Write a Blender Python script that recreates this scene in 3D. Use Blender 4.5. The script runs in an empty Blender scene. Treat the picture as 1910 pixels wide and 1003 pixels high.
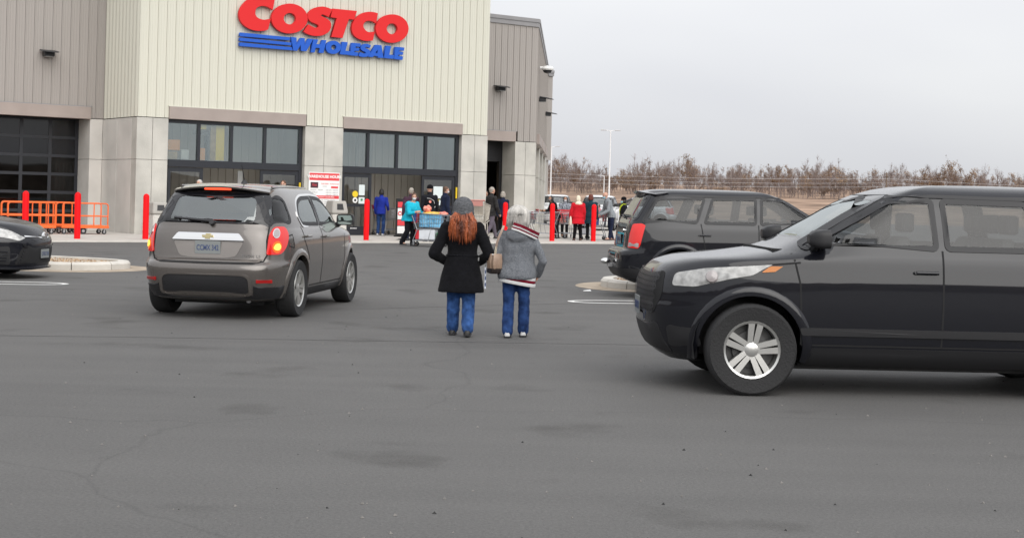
import bpy, bmesh, math, random
from mathutils import Vector, Matrix, noise, Euler
import numpy as np
random.seed(7)
PI = math.pi
scene = bpy.context.scene
COL = scene.collection

# ------------------------------------------------------------------ camera, world, sun, exposure
cam_d = bpy.data.cameras.new('camera'); cam = bpy.data.objects.new('camera', cam_d); COL.objects.link(cam)
cam.location = (0, 0, 1.55)
cam.rotation_euler = (math.radians(90), math.radians(-1.5), 0)
cam_d.sensor_width = 36.0
cam_d.lens = 2700 / 1910 * 36
cam_d.shift_x = 0.0
cam_d.shift_y = -134.5 / 1910
cam_d.clip_start = 0.1; cam_d.clip_end = 5000
scene.camera = cam

SUN_EL, SUN_AZ = math.radians(37), math.radians(158)      # azimuth clockwise from +Y: behind the camera
world = bpy.data.worlds.new('World'); scene.world = world; world.use_nodes = True
wn = world.node_tree; wn.nodes.clear()
w_out = wn.nodes.new('ShaderNodeOutputWorld'); w_bg = wn.nodes.new('ShaderNodeBackground')
w_sky = wn.nodes.new('ShaderNodeTexSky'); w_sky.sky_type = 'NISHITA'; w_sky.sun_disc = False
w_sky.sun_elevation = SUN_EL; w_sky.sun_rotation = SUN_AZ
w_sky.air_density = 1.0; w_sky.dust_density = 3.0; w_sky.ozone_density = 1.0
w_hs = wn.nodes.new('ShaderNodeHueSaturation'); w_hs.inputs['Saturation'].default_value = 0.10
w_mix = wn.nodes.new('ShaderNodeMixRGB'); w_mix.inputs['Fac'].default_value = 0.80      # an even cloud deck over the clear sky
w_cl = wn.nodes.new('ShaderNodeTexNoise'); w_cl.inputs['Scale'].default_value = 2.2; w_cl.inputs['Detail'].default_value = 3
w_tc = wn.nodes.new('ShaderNodeTexCoord')
w_mp = wn.nodes.new('ShaderNodeMapping'); w_mp.inputs['Scale'].default_value = (1, 1, 3.2)
w_cr = wn.nodes.new('ShaderNodeValToRGB')
w_cr.color_ramp.elements[0].position = 0.30; w_cr.color_ramp.elements[0].color = (0.80, 0.815, 0.87, 1)
w_cr.color_ramp.elements[1].position = 0.62; w_cr.color_ramp.elements[1].color = (0.93, 0.945, 0.97, 1)
w_mul = wn.nodes.new('ShaderNodeMixRGB'); w_mul.blend_type = 'MULTIPLY'; w_mul.inputs['Fac'].default_value = 1
w_mul.inputs['Color2'].default_value = (5.0, 5.0, 5.0, 1)
wn.links.new(w_tc.outputs['Generated'], w_mp.inputs['Vector']); wn.links.new(w_mp.outputs['Vector'], w_cl.inputs['Vector'])
wn.links.new(w_cl.outputs['Fac'], w_cr.inputs['Fac']); wn.links.new(w_cr.outputs['Color'], w_mul.inputs['Color1'])
wn.links.new(w_sky.outputs['Color'], w_hs.inputs['Color']); wn.links.new(w_hs.outputs['Color'], w_mix.inputs['Color1'])
w_sep = wn.nodes.new('ShaderNodeSeparateXYZ'); w_z = wn.nodes.new('ShaderNodeMath'); w_z.operation = 'MULTIPLY_ADD'; w_z.use_clamp = False      # an overcast sky brightens towards the zenith
w_zc = wn.nodes.new('ShaderNodeMath'); w_zc.operation = 'MAXIMUM'; w_zc.inputs[1].default_value = 0.0
w_z.inputs[1].default_value = 0.9; w_z.inputs[2].default_value = 0.95; w_g = wn.nodes.new('ShaderNodeMixRGB'); w_g.blend_type = 'MULTIPLY'; w_g.inputs['Fac'].default_value = 1
wn.links.new(w_tc.outputs['Generated'], w_sep.inputs[0]); wn.links.new(w_sep.outputs['Z'], w_zc.inputs[0]); wn.links.new(w_zc.outputs[0], w_z.inputs[0])
wn.links.new(w_mul.outputs['Color'], w_g.inputs['Color1']); wn.links.new(w_z.outputs[0], w_g.inputs['Color2'])
wn.links.new(w_g.outputs['Color'], w_mix.inputs['Color2']); wn.links.new(w_mix.outputs['Color'], w_bg.inputs['Color'])
w_bg.inputs['Strength'].default_value = 0.09
wn.links.new(w_bg.outputs['Background'], w_out.inputs['Surface'])

sun_d = bpy.data.lights.new('sun', 'SUN'); sun = bpy.data.objects.new('sun', sun_d); COL.objects.link(sun)
sun_d.energy = 1.1; sun_d.angle = math.radians(70); sun_d.color = (1.0, 0.965, 0.91)
sdir = Vector((math.sin(SUN_AZ) * math.cos(SUN_EL), math.cos(SUN_AZ) * math.cos(SUN_EL), math.sin(SUN_EL)))
sun.rotation_euler = sdir.to_track_quat('Z', 'Y').to_euler(); sun.location = (0, -20, 30)

scene.view_settings.view_transform = 'Standard'; scene.view_settings.look = 'None'
scene.view_settings.exposure = 1.05; scene.view_settings.gamma = 1.0; scene.view_settings.use_curve_mapping = False
scene.render.engine = 'CYCLES'
scene.cycles.max_bounces = 8; scene.cycles.transparent_max_bounces = 12
scene.cycles.use_denoising = True
scene.cycles.caustics_reflective = False; scene.cycles.caustics_refractive = False

# ------------------------------------------------------------------ materials
MATS = {}
def mat(name, col, rough=0.6, metal=0.0, spec=0.5, var=0.0, vscale=4.0, bump=0.0, bscale=40.0, coat=0.0, emit=None, estr=0.0,
        stretch=(1, 1, 1), col2=None, detail=4.0, sheen=0.0, coords='Object'):
    if name in MATS: return MATS[name]
    m = bpy.data.materials.new(name); m.use_nodes = True; MATS[name] = m
    nt = m.node_tree; b = nt.nodes['Principled BSDF']
    c = (*col, 1.0)
    b.inputs['Base Color'].default_value = c
    b.inputs['Roughness'].default_value = rough; b.inputs['Metallic'].default_value = metal
    b.inputs['Specular IOR Level'].default_value = spec
    if coat: b.inputs['Coat Weight'].default_value = coat; b.inputs['Coat Roughness'].default_value = 0.04
    if sheen: b.inputs['Sheen Weight'].default_value = sheen
    if emit: b.inputs['Emission Color'].default_value = (*emit, 1); b.inputs['Emission Strength'].default_value = estr
    if var or bump or col2:
        tc = nt.nodes.new('ShaderNodeTexCoord'); mp = nt.nodes.new('ShaderNodeMapping'); mp.inputs['Scale'].default_value = stretch
        nt.links.new(tc.outputs[coords], mp.inputs['Vector'])
    if var or col2:
        nz = nt.nodes.new('ShaderNodeTexNoise'); nz.inputs['Scale'].default_value = vscale; nz.inputs['Detail'].default_value = detail
        nt.links.new(mp.outputs['Vector'], nz.inputs['Vector'])
        cr = nt.nodes.new('ShaderNodeValToRGB')
        a = col; d = col2 if col2 else col
        lo = tuple(max(0, x * (1 - var)) for x in a); hi = tuple(min(1, x * (1 + var)) for x in d)
        cr.color_ramp.elements[0].position = 0.33; cr.color_ramp.elements[1].position = 0.67
        cr.color_ramp.elements[0].color = (*lo, 1); cr.color_ramp.elements[1].color = (*hi, 1)
        nt.links.new(nz.outputs['Fac'], cr.inputs['Fac']); nt.links.new(cr.outputs['Color'], b.inputs['Base Color'])
    if bump:
        bz = nt.nodes.new('ShaderNodeTexNoise'); bz.inputs['Scale'].default_value = bscale; bz.inputs['Detail'].default_value = 3
        nt.links.new(mp.outputs['Vector'], bz.inputs['Vector'])
        bp = nt.nodes.new('ShaderNodeBump'); bp.inputs['Strength'].default_value = bump; bp.inputs['Distance'].default_value = 0.02
        nt.links.new(bz.outputs['Fac'], bp.inputs['Height']); nt.links.new(bp.outputs['Normal'], b.inputs['Normal'])
    return m

def glass(name, tint=(0.6, 0.68, 0.68), refl=0.25, rough=0.02, gcol=(1, 1, 1)):
    if name in MATS: return MATS[name]
    m = bpy.data.materials.new(name); m.use_nodes = True; MATS[name] = m
    nt = m.node_tree; nt.nodes.clear()
    out = nt.nodes.new('ShaderNodeOutputMaterial'); mx = nt.nodes.new('ShaderNodeMixShader')
    tr = nt.nodes.new('ShaderNodeBsdfTransparent'); gl = nt.nodes.new('ShaderNodeBsdfGlossy')
    lw = nt.nodes.new('ShaderNodeFresnel'); lw.inputs['IOR'].default_value = 1.5
    mr = nt.nodes.new('ShaderNodeMath'); mr.operation = 'MULTIPLY_ADD'; mr.inputs[1].default_value = 1 - refl; mr.inputs[2].default_value = refl
    tr.inputs['Color'].default_value = (*tint, 1); gl.inputs['Color'].default_value = (*gcol, 1); gl.inputs['Roughness'].default_value = rough
    nt.links.new(lw.outputs['Fac'], mr.inputs[0]); nt.links.new(mr.outputs[0], mx.inputs['Fac'])
    nt.links.new(tr.outputs[0], mx.inputs[1]); nt.links.new(gl.outputs[0], mx.inputs[2]); nt.links.new(mx.outputs[0], out.inputs['Surface'])
    return m

# ------------------------------------------------------------------ object helpers
def props(o, label=None, cat=None, group=None, kind=None):
    if label: o['label'] = label
    if cat: o['category'] = cat
    if group: o['group'] = group
    if kind: o['kind'] = kind
    return o
def empty(name, loc=(0, 0, 0), rz=0.0, label=None, cat=None, group=None, kind=None):
    o = bpy.data.objects.new(name, None); COL.objects.link(o); o.empty_display_size = 0.2
    o.location = loc; o.rotation_euler = (0, 0, rz)
    return props(o, label, cat, group, kind)
def link(name, me, parent=None, loc=(0, 0, 0), rot=(0, 0, 0)):
    o = bpy.data.objects.new(name, me); COL.objects.link(o); o.location = loc; o.rotation_euler = rot
    if parent is not None: o.parent = parent
    return o
def kids(o): return [c for c in bpy.data.objects if c.parent == o]
def copy_tree(o, parent=None):
    c = o.copy(); COL.objects.link(c)
    if parent is not None: c.parent = parent
    for k in kids(o): copy_tree(k, c)
    return c

class MB:
    """collects shapes and links them as one mesh object"""
    def __init__(s): s.v = []; s.f = []; s.m = []; s.cur = 0
    def add(s, vs, fs, M=None):
        k = len(s.v)
        s.v += [tuple(M @ Vector(v)) if M is not None else tuple(v) for v in vs]
        s.f += [tuple(i + k for i in f) for f in fs]; s.m += [s.cur] * len(fs); return s
    def mat(s, i): s.cur = i; return s
    def box(s, x0, x1, y0, y1, z0, z1, M=None):
        vs = [(x0, y0, z0), (x1, y0, z0), (x1, y1, z0), (x0, y1, z0), (x0, y0, z1), (x1, y0, z1), (x1, y1, z1), (x0, y1, z1)]
        return s.add(vs, [(3, 2, 1, 0), (4, 5, 6, 7), (0, 1, 5, 4), (1, 2, 6, 5), (2, 3, 7, 6), (3, 0, 4, 7)], M)
    def tube(s, p0, p1, r0, r1=None, n=10, cap=True, M=None, sq=1.0):
        r1 = r0 if r1 is None else r1
        p0 = Vector(p0); p1 = Vector(p1); d = (p1 - p0)
        if d.length < 1e-6: return s
        q = d.to_track_quat('Z', 'Y'); vs = []
        for p, r in ((p0, r0), (p1, r1)):
            for i in range(n):
                a = 2 * PI * i / n; vs.append(tuple(p + q @ Vector((r * math.cos(a), r * sq * math.sin(a), 0))))
        fs = [(i, (i + 1) % n, n + (i + 1) % n, n + i) for i in range(n)]
        if cap: fs += [tuple(range(n - 1, -1, -1)), tuple(range(n, 2 * n))]
        return s.add(vs, fs, M)
    def path(s, pts, r, n=8, M=None):
        for a, b in zip(pts[:-1], pts[1:]): s.tube(a, b, r, r, n, True, M)
        return s
    def strand(s, pts, rad, n=5, M=None):
        """one continuous tapering tube through the points"""
        R = []; k = len(pts)
        for i, p in enumerate(pts):
            p = Vector(p); d = (Vector(pts[min(i + 1, k - 1)]) - Vector(pts[max(i - 1, 0)])); q = d.to_track_quat('Z', 'Y'); r = rad[i] if isinstance(rad, (list, tuple)) else rad
            R.append([tuple(p + q @ Vector((r * math.cos(2 * PI * j / n), r * math.sin(2 * PI * j / n), 0))) for j in range(n)])
        return s.rings(R, True, M)
    def lathe(s, prof, n=16, M=None, cap=True):
        vs = []; fs = []; k = len(prof)
        for r, z in prof:
            for i in range(n):
                a = 2 * PI * i / n; vs.append((r * math.cos(a), r * math.sin(a), z))
        for j in range(k - 1):
            for i in range(n): fs.append((j * n + i, j * n + (i + 1) % n, (j + 1) * n + (i + 1) % n, (j + 1) * n + i))
        if cap: fs += [tuple(range(n - 1, -1, -1)), tuple(range((k - 1) * n, k * n))]
        return s.add(vs, fs, M)
    def rings(s, rings, cap=True, M=None):
        n = len(rings[0]); vs = [tuple(p) for r in rings for p in r]; fs = []
        for j in range(len(rings) - 1):
            for i in range(n): fs.append((j * n + i, j * n + (i + 1) % n, (j + 1) * n + (i + 1) % n, (j + 1) * n + i))
        if cap: fs += [tuple(range(n - 1, -1, -1)), tuple(range((len(rings) - 1) * n, len(rings) * n))]
        return s.add(vs, fs, M)
    def ball(s, c, rx, ry, rz, n=12, k=8, M=None):
        rs = []
        for j in range(k + 1):
            t = PI * j / k; t = min(max(t, 0.04), PI - 0.04)
            rs.append([(c[0] + rx * math.sin(t) * math.cos(2 * PI * i / n), c[1] + ry * math.sin(t) * math.sin(2 * PI * i / n), c[2] - rz * math.cos(t)) for i in range(n)])
        return s.rings(rs, True, M)
    def poly(s, pts, y0, y1, M=None):
        """polygon in the xz plane extruded along y (front at y0)"""
        n = len(pts); vs = [(x, y0, z) for x, z in pts] + [(x, y1, z) for x, z in pts]
        fs = [tuple(range(n)), tuple(range(2 * n - 1, n - 1, -1))] + [(i, i + n, (i + 1) % n + n, (i + 1) % n) for i in range(n)]
        return s.add(vs, fs, M)
    def mesh(s, name, mats, smooth=False, bevel=0.0, fix=True):
        me = bpy.data.meshes.new(name); me.from_pydata(s.v, [], s.f)
        for m in (mats if isinstance(mats, (list, tuple)) else [mats]): me.materials.append(m)
        me.polygons.foreach_set('material_index', s.m)
        if fix or bevel:
            bm = bmesh.new(); bm.from_mesh(me)
            if bevel:
                bmesh.ops.remove_doubles(bm, verts=bm.verts, dist=1e-5)
                es = [e for e in bm.edges if len(e.link_faces) == 2 and e.calc_face_angle(0) > 0.5]
                bmesh.ops.bevel(bm, geom=es, offset=bevel, segments=1, affect='EDGES', profile=0.5, clamp_overlap=True)
            bmesh.ops.recalc_face_normals(bm, faces=bm.faces); bm.to_mesh(me); bm.free()
        if smooth:
            me.polygons.foreach_set('use_smooth', [True] * len(me.polygons))
            if smooth is not True: 
                bm = bmesh.new(); bm.from_mesh(me)
                for e in bm.edges:
                    if len(e.link_faces) == 2 and e.calc_face_angle(0) > smooth: e.smooth = False
                bm.to_mesh(me); bm.free()
        me.update(); return me
    def build(s, name, mats, parent=None, smooth=False, bevel=0.0, loc=(0, 0, 0), rot=(0, 0, 0), fix=True):
        return link(name, s.mesh(name, mats, smooth, bevel, fix), parent, loc, rot)

def evaluated_mesh(me, mods):
    """apply modifiers to a mesh without operators; mods is a list of (type, dict)"""
    o = bpy.data.objects.new('work', me); COL.objects.link(o)
    for t, kw in mods:
        md = o.modifiers.new(t.lower(), t)
        for k, v in kw.items(): setattr(md, k, v)
    dg = bpy.context.evaluated_depsgraph_get(); dg.update()
    out = bpy.data.meshes.new_from_object(o.evaluated_get(dg), preserve_all_data_layers=True, depsgraph=dg)
    bpy.data.objects.remove(o); return out

def text_mesh(body, size=1.0, extrude=0.01, offset=0.0, shear=0.0, spacing=1.0, align='CENTER', res=3):
    cu = bpy.data.curves.new('text', 'FONT'); cu.body = body; cu.size = size; cu.extrude = extrude; cu.offset = offset; cu.shear = shear
    cu.space_character = spacing; cu.align_x = align; cu.align_y = 'CENTER'; cu.resolution_u = res
    o = bpy.data.objects.new('text', cu); COL.objects.link(o)
    dg = bpy.context.evaluated_depsgraph_get(); dg.update()
    me = bpy.data.meshes.new_from_object(o.evaluated_get(dg), depsgraph=dg)
    bpy.data.objects.remove(o); bpy.data.curves.remove(cu); return me
def shape_mesh(outlines, extrude):
    """filled 2D outlines (holes by nesting), extruded"""
    cu = bpy.data.curves.new('shape', 'CURVE'); cu.dimensions = '2D'; cu.fill_mode = 'BOTH'; cu.extrude = extrude
    for ol in outlines:
        sp = cu.splines.new('POLY'); sp.points.add(len(ol) - 1); sp.use_cyclic_u = True
        for p, q in zip(sp.points, ol): p.co = (q[0], q[1], 0, 1)
    o = bpy.data.objects.new('shape', cu); COL.objects.link(o)
    dg = bpy.context.evaluated_depsgraph_get(); dg.update()
    me = bpy.data.meshes.new_from_object(o.evaluated_get(dg), depsgraph=dg)
    bpy.data.objects.remove(o); bpy.data.curves.remove(cu); return me
def set_mat(me, m):
    me.materials.clear(); me.materials.append(m); return me
# ------------------------------------------------------------------ ground
ALPHA = math.radians(35.2)
FO = Vector((-5.3, 52.0, 0.0))
FD = Vector((math.cos(ALPHA), math.sin(ALPHA), 0)); FN = Vector((math.sin(ALPHA), -math.cos(ALPHA), 0))
def W(s, t, z=0.0): return FO + FD * s + FN * t + Vector((0, 0, z))       # building frame: along the front, out from it, up

def asphalt_material():
    m = bpy.data.materials.new('asphalt'); m.use_nodes = True; nt = m.node_tree; b = nt.nodes['Principled BSDF']
    tc = nt.nodes.new('ShaderNodeTexCoord')
    def nz(scale, det, st=(1, 1, 1), rot=0):
        mp = nt.nodes.new('ShaderNodeMapping'); mp.inputs['Scale'].default_value = st; mp.inputs['Rotation'].default_value = (0, 0, rot)
        n = nt.nodes.new('ShaderNodeTexNoise'); n.inputs['Scale'].default_value = scale; n.inputs['Detail'].default_value = det
        nt.links.new(tc.outputs['Object'], mp.inputs['Vector']); nt.links.new(mp.outputs['Vector'], n.inputs['Vector']); return n
    big = nz(0.16, 5); mid = nz(1.3, 6); fine = nz(85, 2); streak = nz(0.9, 5, (0.10, 1.6, 1), -0.12)
    cr = nt.nodes.new('ShaderNodeValToRGB'); cr.color_ramp.elements[0].position = 0.36; cr.color_ramp.elements[1].position = 0.64
    cr.color_ramp.elements[0].color = (0.078, 0.0765, 0.075, 1); cr.color_ramp.elements[1].color = (0.132, 0.129, 0.125, 1)
    def mixn(a, bb, f):
        mx = nt.nodes.new('ShaderNodeMixRGB'); mx.inputs['Fac'].default_value = f; nt.links.new(a, mx.inputs['Color1']); nt.links.new(bb, mx.inputs['Color2']); return mx.outputs['Color']
    agg = nz(50, 3); h = mixn(mixn(mixn(mixn(big.outputs['Fac'], mid.outputs['Fac'], 0.35), streak.outputs['Fac'], 0.45), fine.outputs['Fac'], 0.30), agg.outputs['Fac'], 0.40)
    nt.links.new(h, cr.inputs['Fac'])
    # hairline cracks and sealed joints
    vo = nt.nodes.new('ShaderNodeTexVoronoi'); vo.feature = 'DISTANCE_TO_EDGE'; vo.inputs['Scale'].default_value = 0.16
    wp = nt.nodes.new('ShaderNodeMixRGB'); wp.blend_type = 'ADD'; wp.inputs['Fac'].default_value = 0.9
    wz = nz(0.7, 5); nt.links.new(tc.outputs['Object'], wp.inputs['Color1']); nt.links.new(wz.outputs['Color'], wp.inputs['Color2'])
    nt.links.new(wp.outputs['Color'], vo.inputs['Vector'])
    ck = nt.nodes.new('ShaderNodeValToRGB'); ck.color_ramp.elements[0].position = 0.0; ck.color_ramp.elements[1].position = 0.0018
    ck.color_ramp.elements[0].color = (0.86, 0.86, 0.86, 1); ck.color_ramp.elements[1].color = (1, 1, 1, 1)
    nt.links.new(vo.outputs['Distance'], ck.inputs['Fac'])
    # oil drips and small stains
    so = nt.nodes.new('ShaderNodeTexNoise'); so.inputs['Scale'].default_value = 0.8; so.inputs['Detail'].default_value = 6; nt.links.new(tc.outputs['Object'], so.inputs['Vector'])
    sr = nt.nodes.new('ShaderNodeValToRGB'); sr.color_ramp.elements[0].position = 0.60; sr.color_ramp.elements[1].position = 0.72
    sr.color_ramp.elements[0].color = (1, 1, 1, 1); sr.color_ramp.elements[1].color = (0.66, 0.65, 0.64, 1); nt.links.new(so.outputs['Fac'], sr.inputs['Fac'])
    m1 = nt.nodes.new('ShaderNodeMixRGB'); m1.blend_type = 'MULTIPLY'; m1.inputs['Fac'].default_value = 1
    m2 = nt.nodes.new('ShaderNodeMixRGB'); m2.blend_type = 'MULTIPLY'; m2.inputs['Fac'].default_value = 1
    nt.links.new(cr.outputs['Color'], m1.inputs['Color1']); nt.links.new(ck.outputs['Color'], m1.inputs['Color2'])
    nt.links.new(m1.outputs['Color'], m2.inputs['Color1']); nt.links.new(sr.outputs['Color'], m2.inputs['Color2'])
    nt.links.new(m2.outputs['Color'], b.inputs['Base Color'])
    b.inputs['Roughness'].default_value = 0.82; b.inputs['Specular IOR Level'].default_value = 0.35
    bp = nt.nodes.new('ShaderNodeBump'); bp.inputs['Strength'].default_value = 0.6; bp.inputs['Distance'].default_value = 0.012
    nt.links.new(fine.outputs['Fac'], bp.inputs['Height']); nt.links.new(bp.outputs['Normal'], b.inputs['Normal'])
    return m
M_asph = asphalt_material()
M_field = mat('dry_grass', (0.24, 0.165, 0.12), 0.95, spec=0.1, var=0.35, vscale=0.12, bump=0.5, bscale=3, detail=8, col2=(0.30, 0.21, 0.155))
g = MB(); g.add([(-1500, -400, 0), (1500, -400, 0), (1500, 2600, 0), (-1500, 2600, 0)], [(0, 1, 2, 3)])
props(g.build('ground', M_asph), kind='structure')

M_conc = mat('concrete_panel', (0.43, 0.42, 0.385), 0.85, spec=0.2, var=0.08, vscale=1.1, bump=0.25, bscale=30, col2=(0.50, 0.485, 0.445), detail=7)
M_conc2 = mat('concrete_flank', (0.56, 0.54, 0.505), 0.85, spec=0.2, var=0.10, vscale=0.9, bump=0.25, bscale=30, detail=8)
M_walk = mat('sidewalk_concrete', (0.47, 0.445, 0.41), 0.9, spec=0.2, var=0.09, vscale=1.6, bump=0.2, bscale=50, detail=8)
M_kerb = mat('kerb_concrete', (0.56, 0.535, 0.49), 0.88, spec=0.2, var=0.10, vscale=2.4, bump=0.3, bscale=40, detail=8)
M_apron = mat('gutter_concrete', (0.36, 0.30, 0.235), 0.9, spec=0.2, var=0.18, vscale=3.0, bump=0.2, bscale=40, detail=8)
M_cream = mat('cream_siding', (0.59, 0.58, 0.50), 0.5, spec=0.35, var=0.03, vscale=0.8, stretch=(1, 1, 0.12), detail=5)
M_grey = mat('taupe_siding', (0.33, 0.305, 0.285), 0.5, spec=0.3, var=0.05, vscale=0.9, stretch=(1, 1, 0.10), detail=5)
M_beam = mat('taupe_beam', (0.325, 0.275, 0.25), 0.45, spec=0.4, var=0.05, vscale=2.0, detail=4)
M_cope = mat('coping_metal', (0.25, 0.245, 0.25), 0.4, spec=0.5, var=0.05, vscale=2)
M_frame = mat('dark_frame', (0.018, 0.020, 0.026), 0.35, spec=0.5)
M_black = mat('black_paint', (0.012, 0.012, 0.014), 0.4)
M_glassw = glass('window_glass', (0.93, 0.96, 0.955), 0.12, 0.015, (0.86, 0.95, 0.97))
M_glassd = glass('door_glass', (0.82, 0.84, 0.83), 0.04, 0.01)
M_glassg = glass('garage_glass', (0.26, 0.26, 0.27), 0.0, 0.02)
M_dglass = mat('opaque_dark_glass', (0.010, 0.011, 0.014), 0.12, spec=0.5)
M_inwall = mat('interior_wall', (0.46, 0.41, 0.36), 0.7, spec=0.2, var=0.08, vscale=1.0, stretch=(1, 1, 0.2))
M_infloor = mat('interior_floor', (0.20, 0.19, 0.18), 0.5)
M_white = mat('white_paint', (0.78, 0.78, 0.77), 0.5)
M_road_line = mat('line_paint', (0.70, 0.70, 0.68), 0.7, var=0.12, vscale=9, detail=6)

# sidewalk along the front of the shop
sw = MB()
def band(mb, pts_front, pts_back, z0, z1):
    n = len(pts_front)
    vs = [(*p, z1) for p in pts_front] + [(*p, z1) for p in pts_back] + [(*p, z0) for p in pts_front]
    fs = [(i, i + 1, n + i + 1, n + i) for i in range(n - 1)] + [(2 * n + i, 2 * n + i + 1, i + 1, i) for i in range(n - 1)]
    mb.add(vs, fs)
def xy(v): return (v.x, v.y)
KT = 6.35
band(sw, [xy(W(-40, KT - 0.3)), xy(W(14, KT - 0.3)), xy(W(32, -12)), xy(W(44, -26))], [xy(W(-40, -5)), xy(W(9.0, -5)), xy(W(24, -24)), xy(W(34, -34))], 0.0, 0.022)
props(sw.build('sidewalk', M_walk), kind='structure')
ke = MB()
band(ke, [xy(W(-40, KT)), xy(W(14.2, KT)), xy(W(32.3, -11.8)), xy(W(44.3, -25.8))], [xy(W(-40, KT - 0.3)), xy(W(14, KT - 0.3)), xy(W(32, -12)), xy(W(44, -26))], 0.0, 0.026)
props(ke.build('kerb', M_kerb), kind='structure')

# ------------------------------------------------------------------ warehouse
BW = empty('warehouse', FO, ALPHA, 'large cream and taupe metal clad warehouse store with concrete base and glazed entrances', 'building')
def bx(name, m, *a, bevel=0.0, parent=None):
    return MB().box(*a).build(name, m, parent or BW, bevel=bevel)
Z1, ZB, ZT = 3.83, 4.23, 11.6      # top of the concrete, top of the beams, top of the tower
SL, SR, DP = -8.5, 5.25, 3.2       # tower ends and how far it stands proud
def panel_mesh(w, z0, z1, m, kind):
    mb = MB()
    if kind == 'front':      # flat pan with one standing seam and two soft pencil ribs
        prof = [(0.003, 0.0), (0.003, -0.024), (0.030, -0.024), (0.030, 0.0), (w * 0.38, 0.0), (w * 0.40, -0.007), (w * 0.43, -0.007), (w * 0.45, 0.0),
                (w * 0.66, 0.0), (w * 0.68, -0.007), (w * 0.71, -0.007), (w * 0.73, 0.0), (w - 0.003, 0.0)]
    else:                    # deep rounded corrugation
        prof = [(w * k / 8 + 0.0015 * (1 - k / 4), -0.022 + 0.022 * math.cos(2 * PI * k / 8)) for k in range(9)]
    n = len(prof)
    vs = [(x, y, z0) for x, y in prof] + [(x, y, z1) for x, y in prof] + [(prof[0][0], 0.03, z0), (prof[-1][0], 0.03, z0), (prof[0][0], 0.03, z1), (prof[-1][0], 0.03, z1)]
    fs = [(i, i + 1, n + i + 1, n + i) for i in range(n - 1)]
    fs += [(2 * n, 0, n, 2 * n + 2), (n - 1, 2 * n + 1, 2 * n + 3, 2 * n - 1)]
    fs.append(tuple(range(n - 1, -1, -1)) + (2 * n, 2 * n + 1)); fs.append(tuple(range(n, 2 * n)) + (2 * n + 3, 2 * n + 2))
    mb.add(vs, fs); return mb.mesh('siding_panel', m)
PM = {}
def run_panels(p0, p1, zlow, ztop, m, kind, pitch=0.305):
    """a row of siding panels from p0 to p1 in building-plan coordinates; zlow(x) gives each panel's foot"""
    a = Vector(p0); b = Vector(p1); L = (b - a).length; n = max(1, round(L / pitch)); w = L / n; ang = math.atan2(b.y - a.y, b.x - a.x)
    for i in range(n):
        q = a + (b - a) * (i / n); zc = zlow((i + 0.5) * w)
        key = (round(w, 4), zc, ztop, m.name, kind)
        if key not in PM: PM[key] = panel_mesh(w, zc, ztop, m, kind)
        link('siding_panel', PM[key], BW, (q.x, q.y, 0), (0, 0, ang))
def openings(spans, base): return lambda x: next((z for a, b, z in spans if a < x < b), base)
run_panels((SL, 0), (SR, 0), openings([(1.08, 6.05, ZB + 0.012), (7.57, 12.6, ZB + 0.012)], Z1 + 0.02), ZT, M_cream, 'front')
run_panels((SL, DP), (SL, 0), lambda x: Z1 + 0.02, ZT, M_cream, 'rib')
run_panels((SR, 0), (SR, DP), lambda x: Z1 + 0.02, ZT, M_cream, 'rib')
ZG = 8.62
LW0 = -26.8
run_panels((LW0, DP), (SL, DP), openings([(12.0, 17.80, ZB + 0.012)], Z1 + 0.02), 11.6, M_grey, 'front')
CX, CY = 9.86, DP                  # corner where the right wall turns away
EX, EY = 24.95, 22.8
run_panels((SR, DP), (CX, CY), openings([(0, 3.55, ZB + 0.012)], Z1 + 0.02), ZG, M_grey, 'front')
run_panels((CX, CY), (EX, EY), lambda x: Z1 + 0.02, ZG, M_grey, 'front')
run_panels((EX - 0.5, EY - 0.60), (EX - 0.06, EY - 0.54), lambda x: Z1 - 0.1, ZG, M_grey, 'front')
# solid backing of the walls and the roof: set behind the panels
core = MB()
def wall_seg(mb, p0, p1, z0, z1, th=0.25, off=0.032):
    a = Vector(p0); b = Vector(p1); d = (b - a).normalized(); nn = Vector((-d.y, d.x))
    a2 = a + nn * off; b2 = b + nn * off; a3 = a2 + nn * th; b3 = b2 + nn * th
    mb.add([(*a2, z0), (*b2, z0), (*b3, z0), (*a3, z0), (*a2, z1), (*b2, z1), (*b3, z1), (*a3, z1)],
           [(3, 2, 1, 0), (4, 5, 6, 7), (0, 1, 5, 4), (1, 2, 6, 5), (2, 3, 7, 6), (3, 0, 4, 7)])
wall_seg(core, (SL + 0.3, 0), (SR - 0.3, 0), ZB + 0.03, ZT - 0.02)
wall_seg(core, (SL, DP), (SL, 0.03), Z1 + 0.03, ZT - 0.02); wall_seg(core, (SR, 0.03), (SR, DP), Z1 + 0.03, ZT - 0.02)
wall_seg(core, (LW0, DP), (SL + 0.3, DP), ZB + 0.03, 11.58); wall_seg(core, (SR - 0.3, DP), (CX - 0.02, CY), ZB + 0.03, ZG)
wall_seg(core, (CX, CY), (EX, EY), Z1 + 0.03, ZG)
core.box(SL + 0.5, SR - 0.5, 0.4, DP + 0.1, ZT - 0.4, ZT - 0.1)
core.add([(LW0, DP + 0.4, 8.3), (CX - 0.3, CY + 0.4, 8.3), (EX - 0.4, EY + 0.2, 8.3), (EX - 4, EY + 26, 8.3), (LW0, EY + 26, 8.3)], [(0, 1, 2, 3, 4)])
core.build('wall_core', M_grey, BW)
# far side and back walls of the hall
wb = MB(); wall_seg(wb, (EX - 0.1, EY - 0.4), (EX - 4, EY + 26), 0, ZG); wall_seg(wb, (EX - 4, EY + 26), (LW0, EY + 26), 0, ZG); wall_seg(wb, (LW0, EY + 26), (LW0, DP), 0, ZG)
wb.build('rear_wall', M_grey, BW)
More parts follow.
